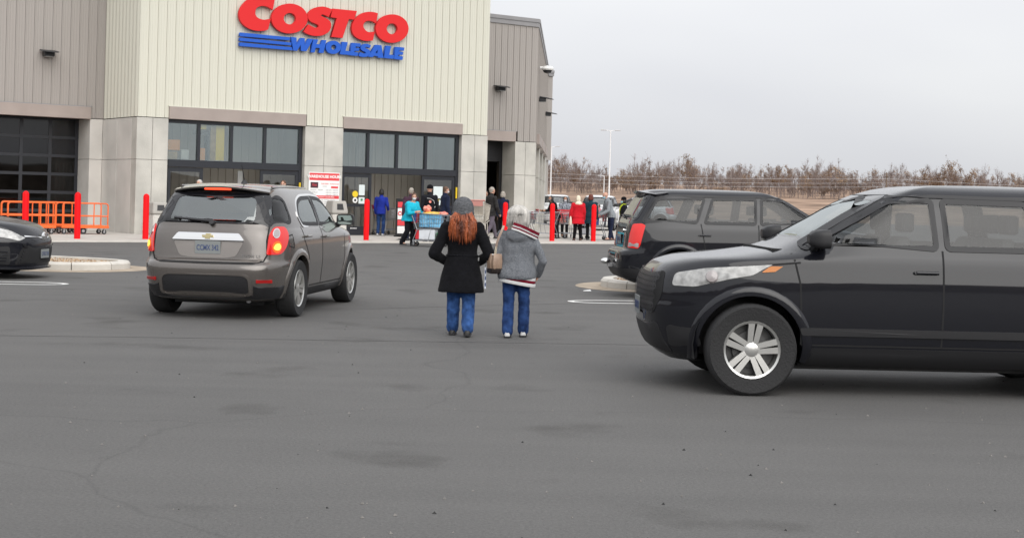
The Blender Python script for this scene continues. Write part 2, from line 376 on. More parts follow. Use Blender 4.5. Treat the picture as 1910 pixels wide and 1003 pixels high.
# parapet coping: two steps
def coping(p0, p1, ext0=0.0, ext1=0.0):
    a = Vector(p0); b = Vector(p1); d = (b - a).normalized(); a = a - d * ext0; b = b + d * ext1
    for k, (o0, z0, z1) in enumerate([(-0.05, ZG + 0.004, ZG + 0.19), (-0.085, ZG + 0.19, ZG + 0.34)]):
        mb = MB(); nn = Vector((-d.y, d.x)); p = [a + nn * o0, b + nn * o0, b + nn * 0.36, a + nn * 0.36]
        mb.add([(*q, z0) for q in p] + [(*q, z1) for q in p], [(3, 2, 1, 0), (4, 5, 6, 7), (0, 1, 5, 4), (1, 2, 6, 5), (2, 3, 7, 6), (3, 0, 4, 7)])
        mb.build('coping', M_cope, BW)
coping((SR + 0.05, DP), (CX, CY), 0, 0.03); coping((CX, CY), (EX, EY), -0.12, 0.0); coping((EX - 0.5, EY - 0.64), (EX - 0.05, EY - 0.58))
# concrete base: separate precast panels with open joints
def precast(s0, s1, y0, y1, zs, cols=2, m=M_conc):
    for c in range(cols):
        a = s0 + (s1 - s0) * c / cols + (0.007 if c else 0); b = s0 + (s1 - s0) * (c + 1) / cols - (0.007 if c < cols - 1 else 0)
        for z0, z1 in zip(zs[:-1], zs[1:]): bx('concrete_panel', m, a, b, y0, y1, z0 + 0.006, z1 - 0.006, bevel=0.006)
ZS = [0.0, 2.45, Z1]
precast(SL - 0.02, -7.45, -0.02, 0.45, ZS); precast(-2.43, -0.93, -0.02, 0.45, ZS); precast(4.10, SR + 0.02, -0.02, 0.45, ZS)
for z0, z1 in zip(ZS[:-1], ZS[1:]):
    bx('concrete_panel', M_conc2, SL - 0.02, SL + 0.35, 0.46, 1.80, z0 + 0.006, z1 - 0.006, bevel=0.006)
    bx('concrete_panel', M_conc2, SL - 0.02, SL + 0.35, 1.812, DP + 0.6, z0 + 0.006, z1 - 0.006, bevel=0.006)
    bx('concrete_panel', M_conc2, -8.97, SL - 0.032, DP - 0.02, DP + 1.15, z0 + 0.006, z1 - 0.006, bevel=0.006)
    bx('concrete_panel', M_conc2, SR - 0.35, SR + 0.02, 0.46, DP + 0.6, z0 + 0.006, z1 - 0.006, bevel=0.006)
    bx('concrete_panel', M_conc, -18.0, -14.85, DP - 0.02, DP + 1.15, z0 + 0.006, z1 - 0.006, bevel=0.006)
    bx('concrete_panel', M_conc, LW0, -18.014, DP - 0.02, DP + 0.4, z0 + 0.006, z1 - 0.006, bevel=0.006)
# right of the tower: pier beside the side opening, then the piers of the wall that turns away
precast(8.83, CX + 0.02, DP - 0.02, DP + 0.9, ZS, 2)
dW = (Vector((EX, EY)) - Vector((CX, CY))); LW = dW.length; angW = math.atan2(dW.y, dW.x)
RW = Matrix.Translation((CX, CY, 0)) @ Matrix.Rotation(angW, 4, 'Z')
for a, b in [(0.05, 1.1), (6.6, 8.2), (13.6, 15.2), (20.6, 24.6)]:
    for z0, z1 in zip(ZS[:-1], ZS[1:]): MB().box(a, b, -0.02, 1.0, z0 + 0.006, z1 - 0.006, RW).build('concrete_panel', M_conc, BW, bevel=0.006)
for a, b in [(1.1, 6.6), (8.2, 13.6), (15.2, 20.6)]:
    MB().box(a + 0.02, b - 0.02, 0.9, 1.1, 0, Z1, RW).build('recessed_panel', M_grey, BW)
    MB().box(a - 0.15, b + 0.15, -0.16, 0.3, Z1 - 0.03, ZB, RW).build('beam', M_beam, BW, bevel=0.01)
# beams over the openings
for s0, s1, y in [(-7.44, -2.43, 0), (-0.95, 4.10, 0), (-14.9, -8.96, DP), (SR + 0.06, 8.83, DP)]:
    bx('beam', M_beam, s0, s1, y - 0.07, y + 0.3, Z1 - 0.01, ZB, bevel=0.008)
    bx('flashing', M_cope if y else M_cream, s0 - 0.03, s1 + 0.03, y - 0.055, y + 0.02, ZB + 0.002, ZB + 0.03)
# glazed entrances -------------------------------------------------
def storefront(s0, s1, mull, leaf_l, leaf_r):
    y0, y1 = 0.16, 0.30
    fr = MB()
    for a, b in zip(mull, mull): fr.box(a - 0.05, a + 0.05, y0, y1, 2.49, 3.70)
    fr.box(s0, s1, y0 - 0.01, y1 + 0.01, 3.70, Z1 - 0.012)
    fr.box(s0, s0 + 0.06, y0 - 0.005, y1, 0.02, 3.70); fr.box(s1 - 0.12, s1, y0 - 0.005, y1, 0.02, 3.70)
    win = fr.build('window', M_frame, BW)
    edges = [s0 + 0.06] + list(mull) + [s1 - 0.12]
    for i in range(len(edges) - 1):
        a = edges[i] + (0.05 if i else 0); b = edges[i + 1] - (0.05 if i < len(edges) - 2 else 0)
        MB().box(a, b, y0 + 0.06, y0 + 0.075, 2.49, 3.70).build('pane', M_glassw, win)
    bx('door_header', M_frame, s0 + 0.06, s1 - 0.12, y0 - 0.06, y1 + 0.05, 2.25, 2.488, bevel=0.01)
    for a, b in (leaf_l, leaf_r):
        d = MB(); ya, yb = y0 + 0.0, y0 + 0.055
        d.box(a, a + 0.10, ya, yb, 0.03, 2.24); d.box(b - 0.10, b, ya, yb, 0.03, 2.24)
        d.box(a + 0.10, b - 0.10, ya, yb, 2.10, 2.24); d.box(a + 0.10, b - 0.10, ya, yb, 0.03, 0.34); d.box(a + 0.10, b - 0.10, ya, yb, 1.05, 1.15)
        dr = d.build('sliding_door', M_frame, BW)
        MB().box(a + 0.10, b - 0.10, ya + 0.02, ya + 0.03, 1.15, 2.10).build('pane', M_glassd, dr)
        MB().box(a + 0.10, b - 0.10, ya + 0.02, ya + 0.03, 0.34, 1.05).build('pane', M_glassd, dr)
        yield dr
M_paper = mat('paper_notice', (0.62, 0.68, 0.68), 0.8); M_yel = mat('yellow_sticker', (0.75, 0.52, 0.02), 0.6); M_grn = mat('green_print', (0.03, 0.22, 0.08), 0.7)
drsL = list(storefront(-7.44, -2.45, (-6.29, -5.11, -3.87), (-7.36, -6.12), (-4.02, -2.58)))
drsR = list(storefront(-0.92, 4.09, (0.20, 1.41, 2.65), (-0.84, 0.36), (2.50, 3.94)))
def notice(dr, s0, s1, z0, z1, m=M_paper, name='notice'):
    MB().box(s0, s1, 0.166, 0.172, z0, z1).build(name, m, dr)
def disc(dr, s, z, r, m, hole=None):
    mb = MB(); mb.tube((s, 0.158, z), (s, 0.166, z), r, r, 18); mb.build('sticker', m, dr)
    if hole:
        MB().tube((s, 0.150, z), (s, 0.157, z), r * 0.45, r * 0.3, 12).build('sticker_print', hole, dr)
d0 = drsR[0]
notice(d0, -0.14, 0.10, 1.46, 1.84); notice(d0, -0.14, 0.10, 1.16, 1.39); MB().box(-0.06, 0.02, 0.160, 0.165, 1.26, 1.34).build('notice_print', M_grn, d0)
disc(d0, -0.29, 1.50, 0.115, M_yel); disc(d0, -0.29, 1.28, 0.10, M_white, M_black)
d1 = drsR[1]
notice(d1, 3.02, 3.42, 1.42, 1.86); disc(d1, 3.12, 1.33, 0.13, M_yel); disc(d1, 3.14, 1.05, 0.11, M_white, M_black); notice(d1, 3.28, 3.5, 1.16, 1.36)
for k in range(5): MB().box(-0.46 + k * 0.055, -0.425 + k * 0.055, 0.155, 0.16, 0.255, 0.29).build('door_print', M_white, d0)
for i, (a, zz) in enumerate([(-2.58 + 0.03, 1.75), (3.98, 1.75)]): bx('door_edge_marker', M_yel, a, a + 0.05, 0.10, 0.15, zz - 0.32, zz + 0.1)
# vestibule behind the entrances
vb = MB(); vb.box(SL + 0.4, SR - 0.4, 0.5, 5.2, 3.9, 4.0); vb.build('vestibule_ceiling', M_inwall, BW)
vb = MB(); vb.box(SL + 0.4, SR - 0.4, 0.46, 5.4, 0.0, 0.03); vb.build('vestibule_floor', M_infloor, BW)
iw = MB(); n_ = 44; x0_, x1_ = SL + 0.4, SR - 0.4
for i in range(n_):
    a = x0_ + (x1_ - x0_) * i / n_; b = x0_ + (x1_ - x0_) * (i + 1) / n_
    iw.box(a, b - 0.09, 3.10, 3.3, 0.03, 3.9); iw.box(b - 0.09, b, 3.145, 3.3, 0.03, 3.9)
iw.build('vestibule_wall', M_inwall, BW)
for s in (SL + 0.38, -1.75, SR - 0.40):
    bx('vestibule_partition', M_inwall, s, s + 0.12, 0.46, 3.1, 0.03, 3.9)
for s in (1.02, 1.62): bx('vestibule_post', M_grey, s, s + 0.10, 2.5, 2.62, 0.03, 3.9)
bx('notice_post', M_white, -4.38, -4.20, 1.2, 1.25, 0.9, 2.2)
# made-up yellow and orange shapes standing in for a reflection in the left panes
M_refl_y = mat('reflection_yellow', (0.80, 0.55, 0.03), 0.5); M_refl_o = mat('reflection_orange', (0.72, 0.27, 0.05), 0.5); M_whiteb0 = mat('reflection_pale', (0.6, 0.58, 0.54), 0.7); M_refl_brown = mat('carton', (0.36, 0.24, 0.13), 0.8, var=0.2, vscale=5)
rk = empty('reflection_prop', W(-6.2, -0.42, 2.5), ALPHA, 'yellow and orange display made up for a reflection in the upper left entrance panes', 'placeholder')
MB().box(0.62, 0.92, -0.03, 0.03, 0.02, 1.25).build('reflection_panel', M_refl_y, rk); MB().box(0.42, 0.615, -0.02, 0.04, 0.0, 1.22).build('reflection_panel', M_refl_brown, rk)
MB().box(-0.2, 0.40, -0.03, 0.03, 0.86, 1.0).build('reflection_panel', mat('dark_reflection', (0.05, 0.045, 0.045), 0.7), rk); MB().box(-0.02, 0.26, -0.03, 0.03, 1.05, 1.28).build('reflection_panel', M_refl_y, rk)
for x0, x1, z0, h, m in [(-1.1, -0.62, 0.30, 0.36, M_refl_o), (-0.58, -0.30, 0.0, 0.34, M_whiteb0), (0.06, 0.28, 0.0, 0.42, M_refl_o), (-1.05, -0.7, 0.0, 0.26, M_refl_brown), (0.30, 0.40, 0.0, 0.85, M_frame)]:
    MB().box(x0, x1, 0.05, 0.25, z0, z0 + h).build('carton', m, rk, bevel=0.02)  # cartons made up as further shapes of that reflection
MB().box(-1.15, 1.0, -0.04, 0.30, -0.03, -0.005).build('prop_shelf', M_frame, rk)
for x in (-1.1, 0.95): MB().tube((x, 0.1, -0.02), (x, 0.1, 1.40), 0.008, 0.008, 6).build('prop_hanger', M_frame, rk)
# glazed sectional garage door on the left
gy = DP + 1.15
gd = MB(); S0, S1 = -14.85, -8.97
rows = [0.02, 0.66, 1.29, 1.92, 2.55, 3.18, 3.82]; ncol = 6; colw = (S1 - S0) / ncol
for i in range(ncol + 1):
    a = S0 + colw * i; wd = 0.055 if 0 < i < ncol else 0.11
    gd.box(max(S0, a - wd), min(S1, a + wd), gy, gy + 0.06, 0.02, 3.82)
for z in rows: gd.box(S0, S1, gy - 0.012, gy + 0.07, max(0.02, z - 0.05), min(3.83, z + 0.05))
GD = gd.build('garage_door', M_frame, BW)
for i in range(ncol):
    for j in range(6):
        MB().box(S0 + colw * i + 0.05, S0 + colw * (i + 1) - 0.05, gy + 0.025, gy + 0.035, rows[j] + 0.045, rows[j + 1] - 0.045).build('pane', M_dglass if j >= 4 else M_glassg, GD)
gb = MB(); gb.box(S0 - 0.5, S1 + 0.5, gy + 3.0, gy + 3.2, 0, 4); gb.box(S0 - 0.5, S0 - 0.4, gy + 0.2, gy + 3, 0, 4); gb.box(S1 + 0.2, S1 + 0.3, gy + 0.2, gy + 3, 0, 4); gb.box(S0 - .5, S1 + .4, gy + .1, gy + 3, 3.95, 4.05)
for i in range(8): gb.box(S1 - 0.1 - i * 0.13, S1 - 0.04 - i * 0.13, gy + 0.5, gy + 0.6, 0.1, 2.3)
gb.build('garage_room', mat('garage_room_wall', (0.36, 0.30, 0.23), 0.8), BW)
# side opening right of the tower
bx('side_opening_wall', M_refl_o if False else mat('tan_inner_wall', (0.25, 0.17, 0.09), 0.7), SR + 0.1, 8.83, DP + 2.2, DP + 2.3, 0, 3.0)
bx('side_opening_lintel', M_black, SR + 0.1, 8.83, DP + 0.9, DP + 2.3, 3.0, 3.9)
bx('door_jamb', M_black, 8.70, 8.82, DP + 0.92, DP + 1.1, 0, 3.4)
# ------------------------------------------------------------------ shop sign: outlines in metres along and up the front
SIGN = [
    ('C', 'r', [[[-3.804,8.189],[-3.871,8.197],[-3.952,8.207],[-4.033,8.214],[-4.112,8.216],[-4.193,8.214],[-4.273,8.207],[-4.352,8.195],[-4.431,8.179],[-4.509,8.155],[-4.589,8.122],[-4.669,8.081],[-4.743,8.037],[-4.81,7.989],[-4.872,7.937],[-4.927,7.884],[-4.975,7.831],[-5.016,7.776],[-5.051,7.72],[-5.08,7.659],[-5.102,7.597],[-5.117,7.54],[-5.124,7.494],[-5.125,7.453],[-5.12,7.41],[-5.11,7.361],[-5.095,7.31],[-5.074,7.263],[-5.047,7.219],[-5.014,7.179],[-4.976,7.141],[-4.933,7.106],[-4.884,7.074],[-4.832,7.046],[-4.778,7.021],[-4.722,7.0],[-4.665,6.984],[-4.61,6.973],[-4.554,6.966],[-4.499,6.962],[-4.443,6.96],[-4.388,6.961],[-4.332,6.965],[-4.275,6.971],[-4.218,6.98],[-4.166,6.991],[-4.119,7.005],[-4.078,7.021],[-4.043,7.034],[-3.943,7.428],[-3.976,7.416],[-4.015,7.402],[-4.058,7.389],[-4.103,7.377],[-4.152,7.366],[-4.201,7.36],[-4.249,7.36],[-4.298,7.364],[-4.344,7.373],[-4.388,7.387],[-4.43,7.405],[-4.465,7.428],[-4.492,7.455],[-4.513,7.487],[-4.527,7.52],[-4.534,7.555],[-4.534,7.592],[-4.53,7.629],[-4.521,7.665],[-4.506,7.7],[-4.485,7.731],[-4.456,7.757],[-4.42,7.778],[-4.38,7.796],[-4.335,7.811],[-4.287,7.821],[-4.238,7.827],[-4.189,7.828],[-4.14,7.825],[-4.094,7.817],[-4.051,7.804],[-4.01,7.787],[-3.972,7.77],[-3.938,7.753],[-3.908,7.737],[-3.882,7.723]]]),
    ('O', 'r', [[[-2.546,7.554],[-2.554,7.463],[-2.583,7.373],[-2.632,7.287],[-2.7,7.206],[-2.784,7.135],[-2.882,7.075],[-2.991,7.027],[-3.107,6.994],[-3.227,6.975],[-3.347,6.973],[-3.463,6.986],[-3.573,7.014],[-3.672,7.057],[-3.758,7.113],[-3.828,7.18],[-3.881,7.256],[-3.914,7.339],[-3.927,7.427],[-3.919,7.517],[-3.891,7.605],[-3.843,7.691],[-3.777,7.77],[-3.694,7.842],[-3.598,7.902],[-3.491,7.951],[-3.376,7.985],[-3.257,8.005],[-3.136,8.009],[-3.019,7.997],[-2.908,7.97],[-2.807,7.928],[-2.72,7.872],[-2.647,7.805],[-2.594,7.728],[-2.559,7.643]],[[-3.0,7.508],[-3.006,7.456],[-3.028,7.406],[-3.064,7.361],[-3.111,7.325],[-3.166,7.3],[-3.226,7.288],[-3.286,7.289],[-3.343,7.304],[-3.391,7.331],[-3.429,7.369],[-3.454,7.415],[-3.463,7.465],[-3.457,7.517],[-3.435,7.567],[-3.4,7.612],[-3.353,7.648],[-3.297,7.673],[-3.238,7.685],[-3.177,7.684],[-3.121,7.67],[-3.072,7.643],[-3.034,7.605],[-3.009,7.559]]]),
    ('S', 'r', [[[-1.6,7.96],[-1.649,7.974],[-1.707,7.991],[-1.766,8.005],[-1.824,8.015],[-1.884,8.023],[-1.943,8.026],[-2.002,8.023],[-2.06,8.016],[-2.119,8.004],[-2.178,7.988],[-2.236,7.967],[-2.292,7.943],[-2.346,7.915],[-2.396,7.884],[-2.439,7.85],[-2.474,7.812],[-2.502,7.771],[-2.523,7.731],[-2.537,7.692],[-2.544,7.653],[-2.544,7.617],[-2.538,7.583],[-2.524,7.55],[-2.504,7.52],[-2.477,7.494],[-2.442,7.471],[-2.403,7.451],[-2.354,7.435],[-2.3,7.422],[-2.252,7.409],[-2.212,7.397],[-2.178,7.385],[-2.15,7.373],[-2.13,7.36],[-2.117,7.346],[-2.112,7.332],[-2.116,7.315],[-2.128,7.298],[-2.148,7.284],[-2.175,7.273],[-2.21,7.266],[-2.247,7.264],[-2.287,7.27],[-2.329,7.283],[-2.373,7.297],[-2.421,7.315],[-2.47,7.335],[-2.512,7.352],[-2.695,7.09],[-2.658,7.07],[-2.614,7.045],[-2.564,7.024],[-2.509,7.007],[-2.449,6.993],[-2.389,6.983],[-2.331,6.977],[-2.272,6.975],[-2.214,6.975],[-2.156,6.979],[-2.097,6.986],[-2.039,6.997],[-1.98,7.014],[-1.921,7.036],[-1.865,7.062],[-1.81,7.093],[-1.759,7.128],[-1.716,7.164],[-1.684,7.199],[-1.661,7.235],[-1.643,7.272],[-1.63,7.314],[-1.623,7.357],[-1.621,7.398],[-1.625,7.437],[-1.634,7.474],[-1.65,7.509],[-1.674,7.539],[-1.705,7.566],[-1.741,7.59],[-1.786,7.611],[-1.836,7.63],[-1.882,7.645],[-1.92,7.657],[-1.955,7.666],[-1.983,7.676],[-2.007,7.687],[-2.025,7.698],[-2.035,7.709],[-2.034,7.721],[-2.025,7.732],[-2.01,7.741],[-1.99,7.746],[-1.964,7.749],[-1.935,7.748],[-1.903,7.742],[-1.868,7.733],[-1.833,7.721],[-1.798,7.708],[-1.762,7.694],[-1.731,7.681]]]),
    ('T', 'r', [[[-1.576,7.994],[-0.613,8.002],[-0.707,7.681],[-0.927,7.683],[-1.163,6.993],[-1.61,6.998],[-1.413,7.673],[-1.655,7.684]]]),
    ('C', 'r', [[[0.247,7.999],[0.204,8.007],[0.152,8.017],[0.093,8.023],[0.027,8.026],[-0.045,8.025],[-0.117,8.02],[-0.187,8.008],[-0.256,7.992],[-0.325,7.968],[-0.395,7.935],[-0.465,7.895],[-0.53,7.85],[-0.591,7.799],[-0.647,7.743],[-0.694,7.687],[-0.731,7.631],[-0.759,7.575],[-0.78,7.519],[-0.794,7.465],[-0.801,7.411],[-0.801,7.358],[-0.793,7.304],[-0.779,7.251],[-0.757,7.202],[-0.729,7.159],[-0.693,7.12],[-0.65,7.086],[-0.598,7.056],[-0.539,7.03],[-0.479,7.009],[-0.419,6.993],[-0.357,6.982],[-0.295,6.974],[-0.234,6.972],[-0.173,6.973],[-0.112,6.978],[-0.048,6.987],[0.017,6.999],[0.071,7.01],[0.14,7.337],[0.11,7.331],[0.074,7.324],[0.035,7.317],[-0.007,7.308],[-0.053,7.298],[-0.095,7.294],[-0.133,7.297],[-0.168,7.305],[-0.201,7.319],[-0.235,7.342],[-0.268,7.371],[-0.295,7.403],[-0.316,7.434],[-0.331,7.468],[-0.337,7.502],[-0.333,7.538],[-0.32,7.575],[-0.301,7.608],[-0.277,7.634],[-0.247,7.656],[-0.212,7.674],[-0.172,7.687],[-0.127,7.697],[-0.081,7.702],[-0.033,7.702],[0.017,7.697],[0.064,7.687],[0.108,7.669],[0.15,7.645],[0.184,7.625]]]),
    ('O', 'r', [[[1.544,7.565],[1.536,7.474],[1.507,7.384],[1.458,7.298],[1.391,7.219],[1.308,7.148],[1.211,7.088],[1.103,7.041],[0.988,7.008],[0.869,6.99],[0.75,6.988],[0.635,7.002],[0.526,7.031],[0.427,7.074],[0.342,7.13],[0.272,7.197],[0.22,7.273],[0.187,7.356],[0.174,7.444],[0.182,7.533],[0.21,7.622],[0.257,7.707],[0.322,7.786],[0.404,7.857],[0.499,7.917],[0.606,7.965],[0.72,7.999],[0.838,8.017],[0.957,8.021],[1.074,8.008],[1.184,7.981],[1.284,7.938],[1.371,7.883],[1.443,7.815],[1.496,7.738],[1.53,7.654]],[[1.082,7.517],[1.076,7.465],[1.054,7.416],[1.019,7.372],[0.973,7.337],[0.919,7.312],[0.86,7.3],[0.801,7.302],[0.745,7.317],[0.698,7.344],[0.66,7.382],[0.636,7.427],[0.627,7.477],[0.633,7.529],[0.654,7.578],[0.689,7.622],[0.735,7.657],[0.789,7.682],[0.848,7.694],[0.907,7.692],[0.963,7.678],[1.011,7.651],[1.048,7.613],[1.072,7.568]]]),
    ('stripe', 'b', [[[-5.062,6.852],[-3.206,6.847],[-3.227,6.741],[-5.077,6.725]]]),
    ('stripe', 'b', [[[-5.066,6.678],[-3.145,6.668],[-3.161,6.569],[-5.077,6.569]]]),
    ('stripe', 'b', [[[-5.071,6.515],[-3.13,6.509],[-3.095,6.406],[-5.077,6.395]]]),
    ('W', 'b', [[[-3.165,6.861],[-2.961,6.861],[-2.947,6.613],[-2.796,6.861],[-2.64,6.861],[-2.641,6.627],[-2.503,6.859],[-2.309,6.862],[-2.565,6.417],[-2.776,6.415],[-2.787,6.626],[-2.923,6.404],[-3.071,6.403]]]),
    ('H', 'b', [[[-2.304,6.856],[-2.116,6.86],[-2.179,6.694],[-2.019,6.693],[-1.958,6.858],[-1.797,6.86],[-1.902,6.402],[-2.09,6.403],[-2.045,6.563],[-2.208,6.566],[-2.253,6.396],[-2.395,6.394]]]),
    ('O', 'b', [[[-1.215,6.66],[-1.221,6.607],[-1.242,6.556],[-1.276,6.509],[-1.323,6.469],[-1.379,6.436],[-1.442,6.414],[-1.508,6.403],[-1.575,6.404],[-1.639,6.416],[-1.696,6.439],[-1.744,6.472],[-1.781,6.513],[-1.805,6.56],[-1.813,6.611],[-1.808,6.663],[-1.787,6.714],[-1.753,6.761],[-1.707,6.801],[-1.651,6.834],[-1.588,6.856],[-1.522,6.867],[-1.455,6.867],[-1.391,6.855],[-1.333,6.832],[-1.285,6.799],[-1.248,6.758],[-1.224,6.711]],[[-1.391,6.65],[-1.398,6.615],[-1.42,6.584],[-1.454,6.561],[-1.495,6.551],[-1.536,6.555],[-1.571,6.571],[-1.595,6.599],[-1.604,6.633],[-1.597,6.668],[-1.575,6.699],[-1.541,6.721],[-1.5,6.731],[-1.459,6.728],[-1.424,6.711],[-1.4,6.684]]]),
    ('L', 'b', [[[-1.167,6.861],[-0.946,6.863],[-1.029,6.554],[-0.828,6.552],[-0.85,6.416],[-1.249,6.417]]]),
    ('E', 'b', [[[-0.786,6.858],[-0.417,6.861],[-0.445,6.738],[-0.614,6.74],[-0.625,6.689],[-0.464,6.691],[-0.492,6.585],[-0.661,6.583],[-0.673,6.537],[-0.512,6.534],[-0.539,6.406],[-0.855,6.409]]]),
    ('S', 'b', [[[-0.002,6.826],[-0.063,6.848],[-0.135,6.866],[-0.215,6.867],[-0.292,6.853],[-0.359,6.82],[-0.407,6.775],[-0.424,6.722],[-0.417,6.671],[-0.384,6.636],[-0.337,6.609],[-0.281,6.592],[-0.231,6.579],[-0.208,6.561],[-0.204,6.544],[-0.222,6.528],[-0.256,6.517],[-0.307,6.521],[-0.361,6.532],[-0.398,6.544],[-0.426,6.556],[-0.509,6.429],[-0.45,6.41],[-0.382,6.393],[-0.317,6.387],[-0.252,6.391],[-0.184,6.406],[-0.122,6.431],[-0.07,6.471],[-0.033,6.519],[-0.02,6.573],[-0.028,6.622],[-0.059,6.652],[-0.103,6.674],[-0.159,6.694],[-0.209,6.711],[-0.234,6.726],[-0.241,6.738],[-0.233,6.75],[-0.21,6.757],[-0.174,6.757],[-0.132,6.752],[-0.092,6.741],[-0.057,6.73]]]),
    ('A', 'b', [[[0.186,6.865],[0.425,6.866],[0.526,6.417],[0.3,6.413],[0.286,6.463],[0.127,6.469],[0.089,6.413],[-0.108,6.414]],[[0.273,6.704],[0.184,6.57],[0.275,6.566]]]),
    ('L', 'b', [[[0.619,6.87],[0.833,6.871],[0.762,6.557],[0.963,6.557],[0.94,6.42],[0.539,6.42]]]),
    ('E', 'b', [[[1.007,6.86],[1.391,6.863],[1.368,6.745],[1.186,6.747],[1.174,6.699],[1.35,6.697],[1.326,6.59],[1.145,6.587],[1.138,6.54],[1.341,6.537],[1.323,6.41],[0.962,6.417]]]),
]
M_red = mat('sign_red', (0.66, 0.022, 0.024), 0.5, spec=0.25); M_blue = mat('sign_blue', (0.018, 0.10, 0.50), 0.5, spec=0.25)
M_redb = mat('bollard_red', (0.80, 0.006, 0.010), 0.5, spec=0.15, var=0.05, vscale=6)
sg = empty('shop_sign', W(-1.75, 0.05, 6.3), ALPHA, 'raised red COSTCO letters over blue stripes and WHOLESALE on the cream wall above the entrances', 'sign')
for ch, k, ols in SIGN:
    ols = [[(x + 1.75, z - 6.3) for x, z in o] for o in ols]
    me = shape_mesh(ols, 0.06); set_mat(me, M_red if k == 'r' else M_blue)
    link('stripe' if ch == 'stripe' else 'letter', me, sg, (0, -0.09, 0), (PI / 2, 0, 0))
# board of opening hours
hb = empty('hours_board', W(-1.665, 0.04, 1.05), ALPHA, 'white and red warehouse hours board on the concrete pier between the entrances', 'sign')
MB().box(-0.61, 0.61, -0.03, 0.0, 0, 1.18).build('board', M_white, hb, bevel=0.006)
M_rp = mat('red_print', (0.66, 0.05, 0.06), 0.6); M_gp = mat('grey_print', (0.25, 0.25, 0.27), 0.7); M_pp = mat('dark_picture', (0.06, 0.02, 0.03), 0.6)
MB().box(-0.59, 0.59, -0.034, -0.0305, 0.90, 1.155).build('red_band', M_rp, hb); MB().box(-0.40, 0.59, -0.034, -0.0305, 0.26, 0.37).build('red_band', M_rp, hb)
def words(parent, txt, size, x, y, z, m, align='CENTER', off=0.0, name='lettering', shear=0.0):
    me = text_mesh(txt, size, 0.0015, off, shear, 1.0, align, 2); set_mat(me, m); return link(name, me, parent, (x, y, z), (PI / 2, 0, 0))
words(hb, 'WAREHOUSE HOURS', 0.138, 0, -0.036, 1.03, M_white, off=0.006)
MB().box(-0.54, -0.24, -0.034, -0.0305, 0.63, 0.83).build('picture', M_pp, hb); words(hb, 'Gas', 0.12, -0.39, -0.036, 0.74, M_rp)
words(hb, 'GAS BAR', 0.075, 0.02, -0.033, 0.78, M_rp); words(hb, 'WAREHOUSE', 0.06, 0.40, -0.033, 0.78, M_rp)
words(hb, 'HOURS', 0.05, 0.02, -0.033, 0.69, M_gp); MB().box(0.27, 0.55, -0.034, -0.0305, 0.63, 0.70).build('red_band', M_rp, hb)
for z, a, b in [(0.56, 'MONDAY - FRIDAY', '6:00 A.M. - 9:30 P.M.'), (0.475, 'SATURDAY', '6:00 A.M. - 8:00 P.M.'), (0.39, 'SUNDAY', '6:00 A.M. - 7:00 P.M.')]:
    words(hb, a, 0.058, -0.55, -0.033, z, M_gp, 'LEFT'); words(hb, b, 0.058, 0.56, -0.033, z, M_gp, 'RIGHT')
words(hb, 'HOLIDAY CLOSURES', 0.075, 0.05, -0.036, 0.315, M_white)
for k in range(3): words(hb, 'New Year Day - Family Day - Canada Day', 0.042, 0.08, -0.033, 0.21 - k * 0.06, M_gp)
# wall lights
def wall_light(loc, rz, label, m, group='wall lights on the taupe cladding'):
    e = empty('wall_light', loc, rz, label, 'wall light', group)
    mb = MB(); mb.rings([[(x * 0.5, y, z) for x, y, z in r] for r in [
        [(-0.52, -0.02, 0.06), (0.52, -0.02, 0.06), (0.52, -0.40, 0.0), (0.3, -0.58, -0.03), (-0.3, -0.58, -0.03), (-0.52, -0.40, 0.0)],
        [(-0.55, -0.01, 0.02), (0.55, -0.01, 0.02), (0.58, -0.44, -0.04), (0.32, -0.64, -0.07), (-0.32, -0.64, -0.07), (-0.58, -0.44, -0.04)]]])
    mb.build('hood', m, e, bevel=0.008)
    MB().box(-0.17, 0.17, -0.30, 0.0, -0.17, 0.015).build('lamp_housing', m, e, bevel=0.02); MB().box(-0.13, 0.13, -0.27, -0.04, -0.185, -0.17).build('lens', mat('lamp_lens', (0.35, 0.36, 0.36), 0.2), e)
    return e
M_lampb = mat('lamp_black', (0.016, 0.017, 0.02), 0.4)
wall_light(W(-10.5, -DP + 0.04, 6.0), ALPHA, 'dark wall light high on the taupe wall above the glazed garage door', M_lampb)
wall_light(W(7.9, -DP + 0.04, 6.02), ALPHA, 'dark wall light on the narrow taupe wall right of the cream tower', M_lampb)
def on_turn(a, out, z):
    p = Vector((CX, CY)) + dW.normalized() * a; nn = Vector((dW.y, -dW.x)).normalized(); p = p + nn * out
    return FO + FD * p.x - FN * p.y + Vector((0, 0, z))
wall_light(on_turn(3.0, 0.04, 5.9), ALPHA + angW, 'dark wall light beneath the white camera on the taupe wall that turns away', M_lampb)
wall_light(on_turn(17.5, 0.04, 6.1), ALPHA + angW, 'small dark wall light at the far end of the taupe wall that turns away', M_lampb)
cm = empty('security_camera', on_turn(2.3, 0.04, 7.15), ALPHA + angW, 'white domed security camera near the upper corner of the taupe wall', 'camera')
MB().box(-0.12, 0.12, -0.30, 0, -0.05, 0.05).build('arm', M_white, cm, bevel=0.02)
MB().lathe([(0.02, 0.1), (0.22, 0.06), (0.28, -0.04), (0.24, -0.1)], 16, Matrix.Translation((0, -0.34, 0))).build('dome_cover', M_white, cm, smooth=0.6)
MB().lathe([(0.2, -0.1), (0.16, -0.2), (0.05, -0.24)], 16, Matrix.Translation((0, -0.34, 0))).build('dome', M_lampb, cm, smooth=0.6)
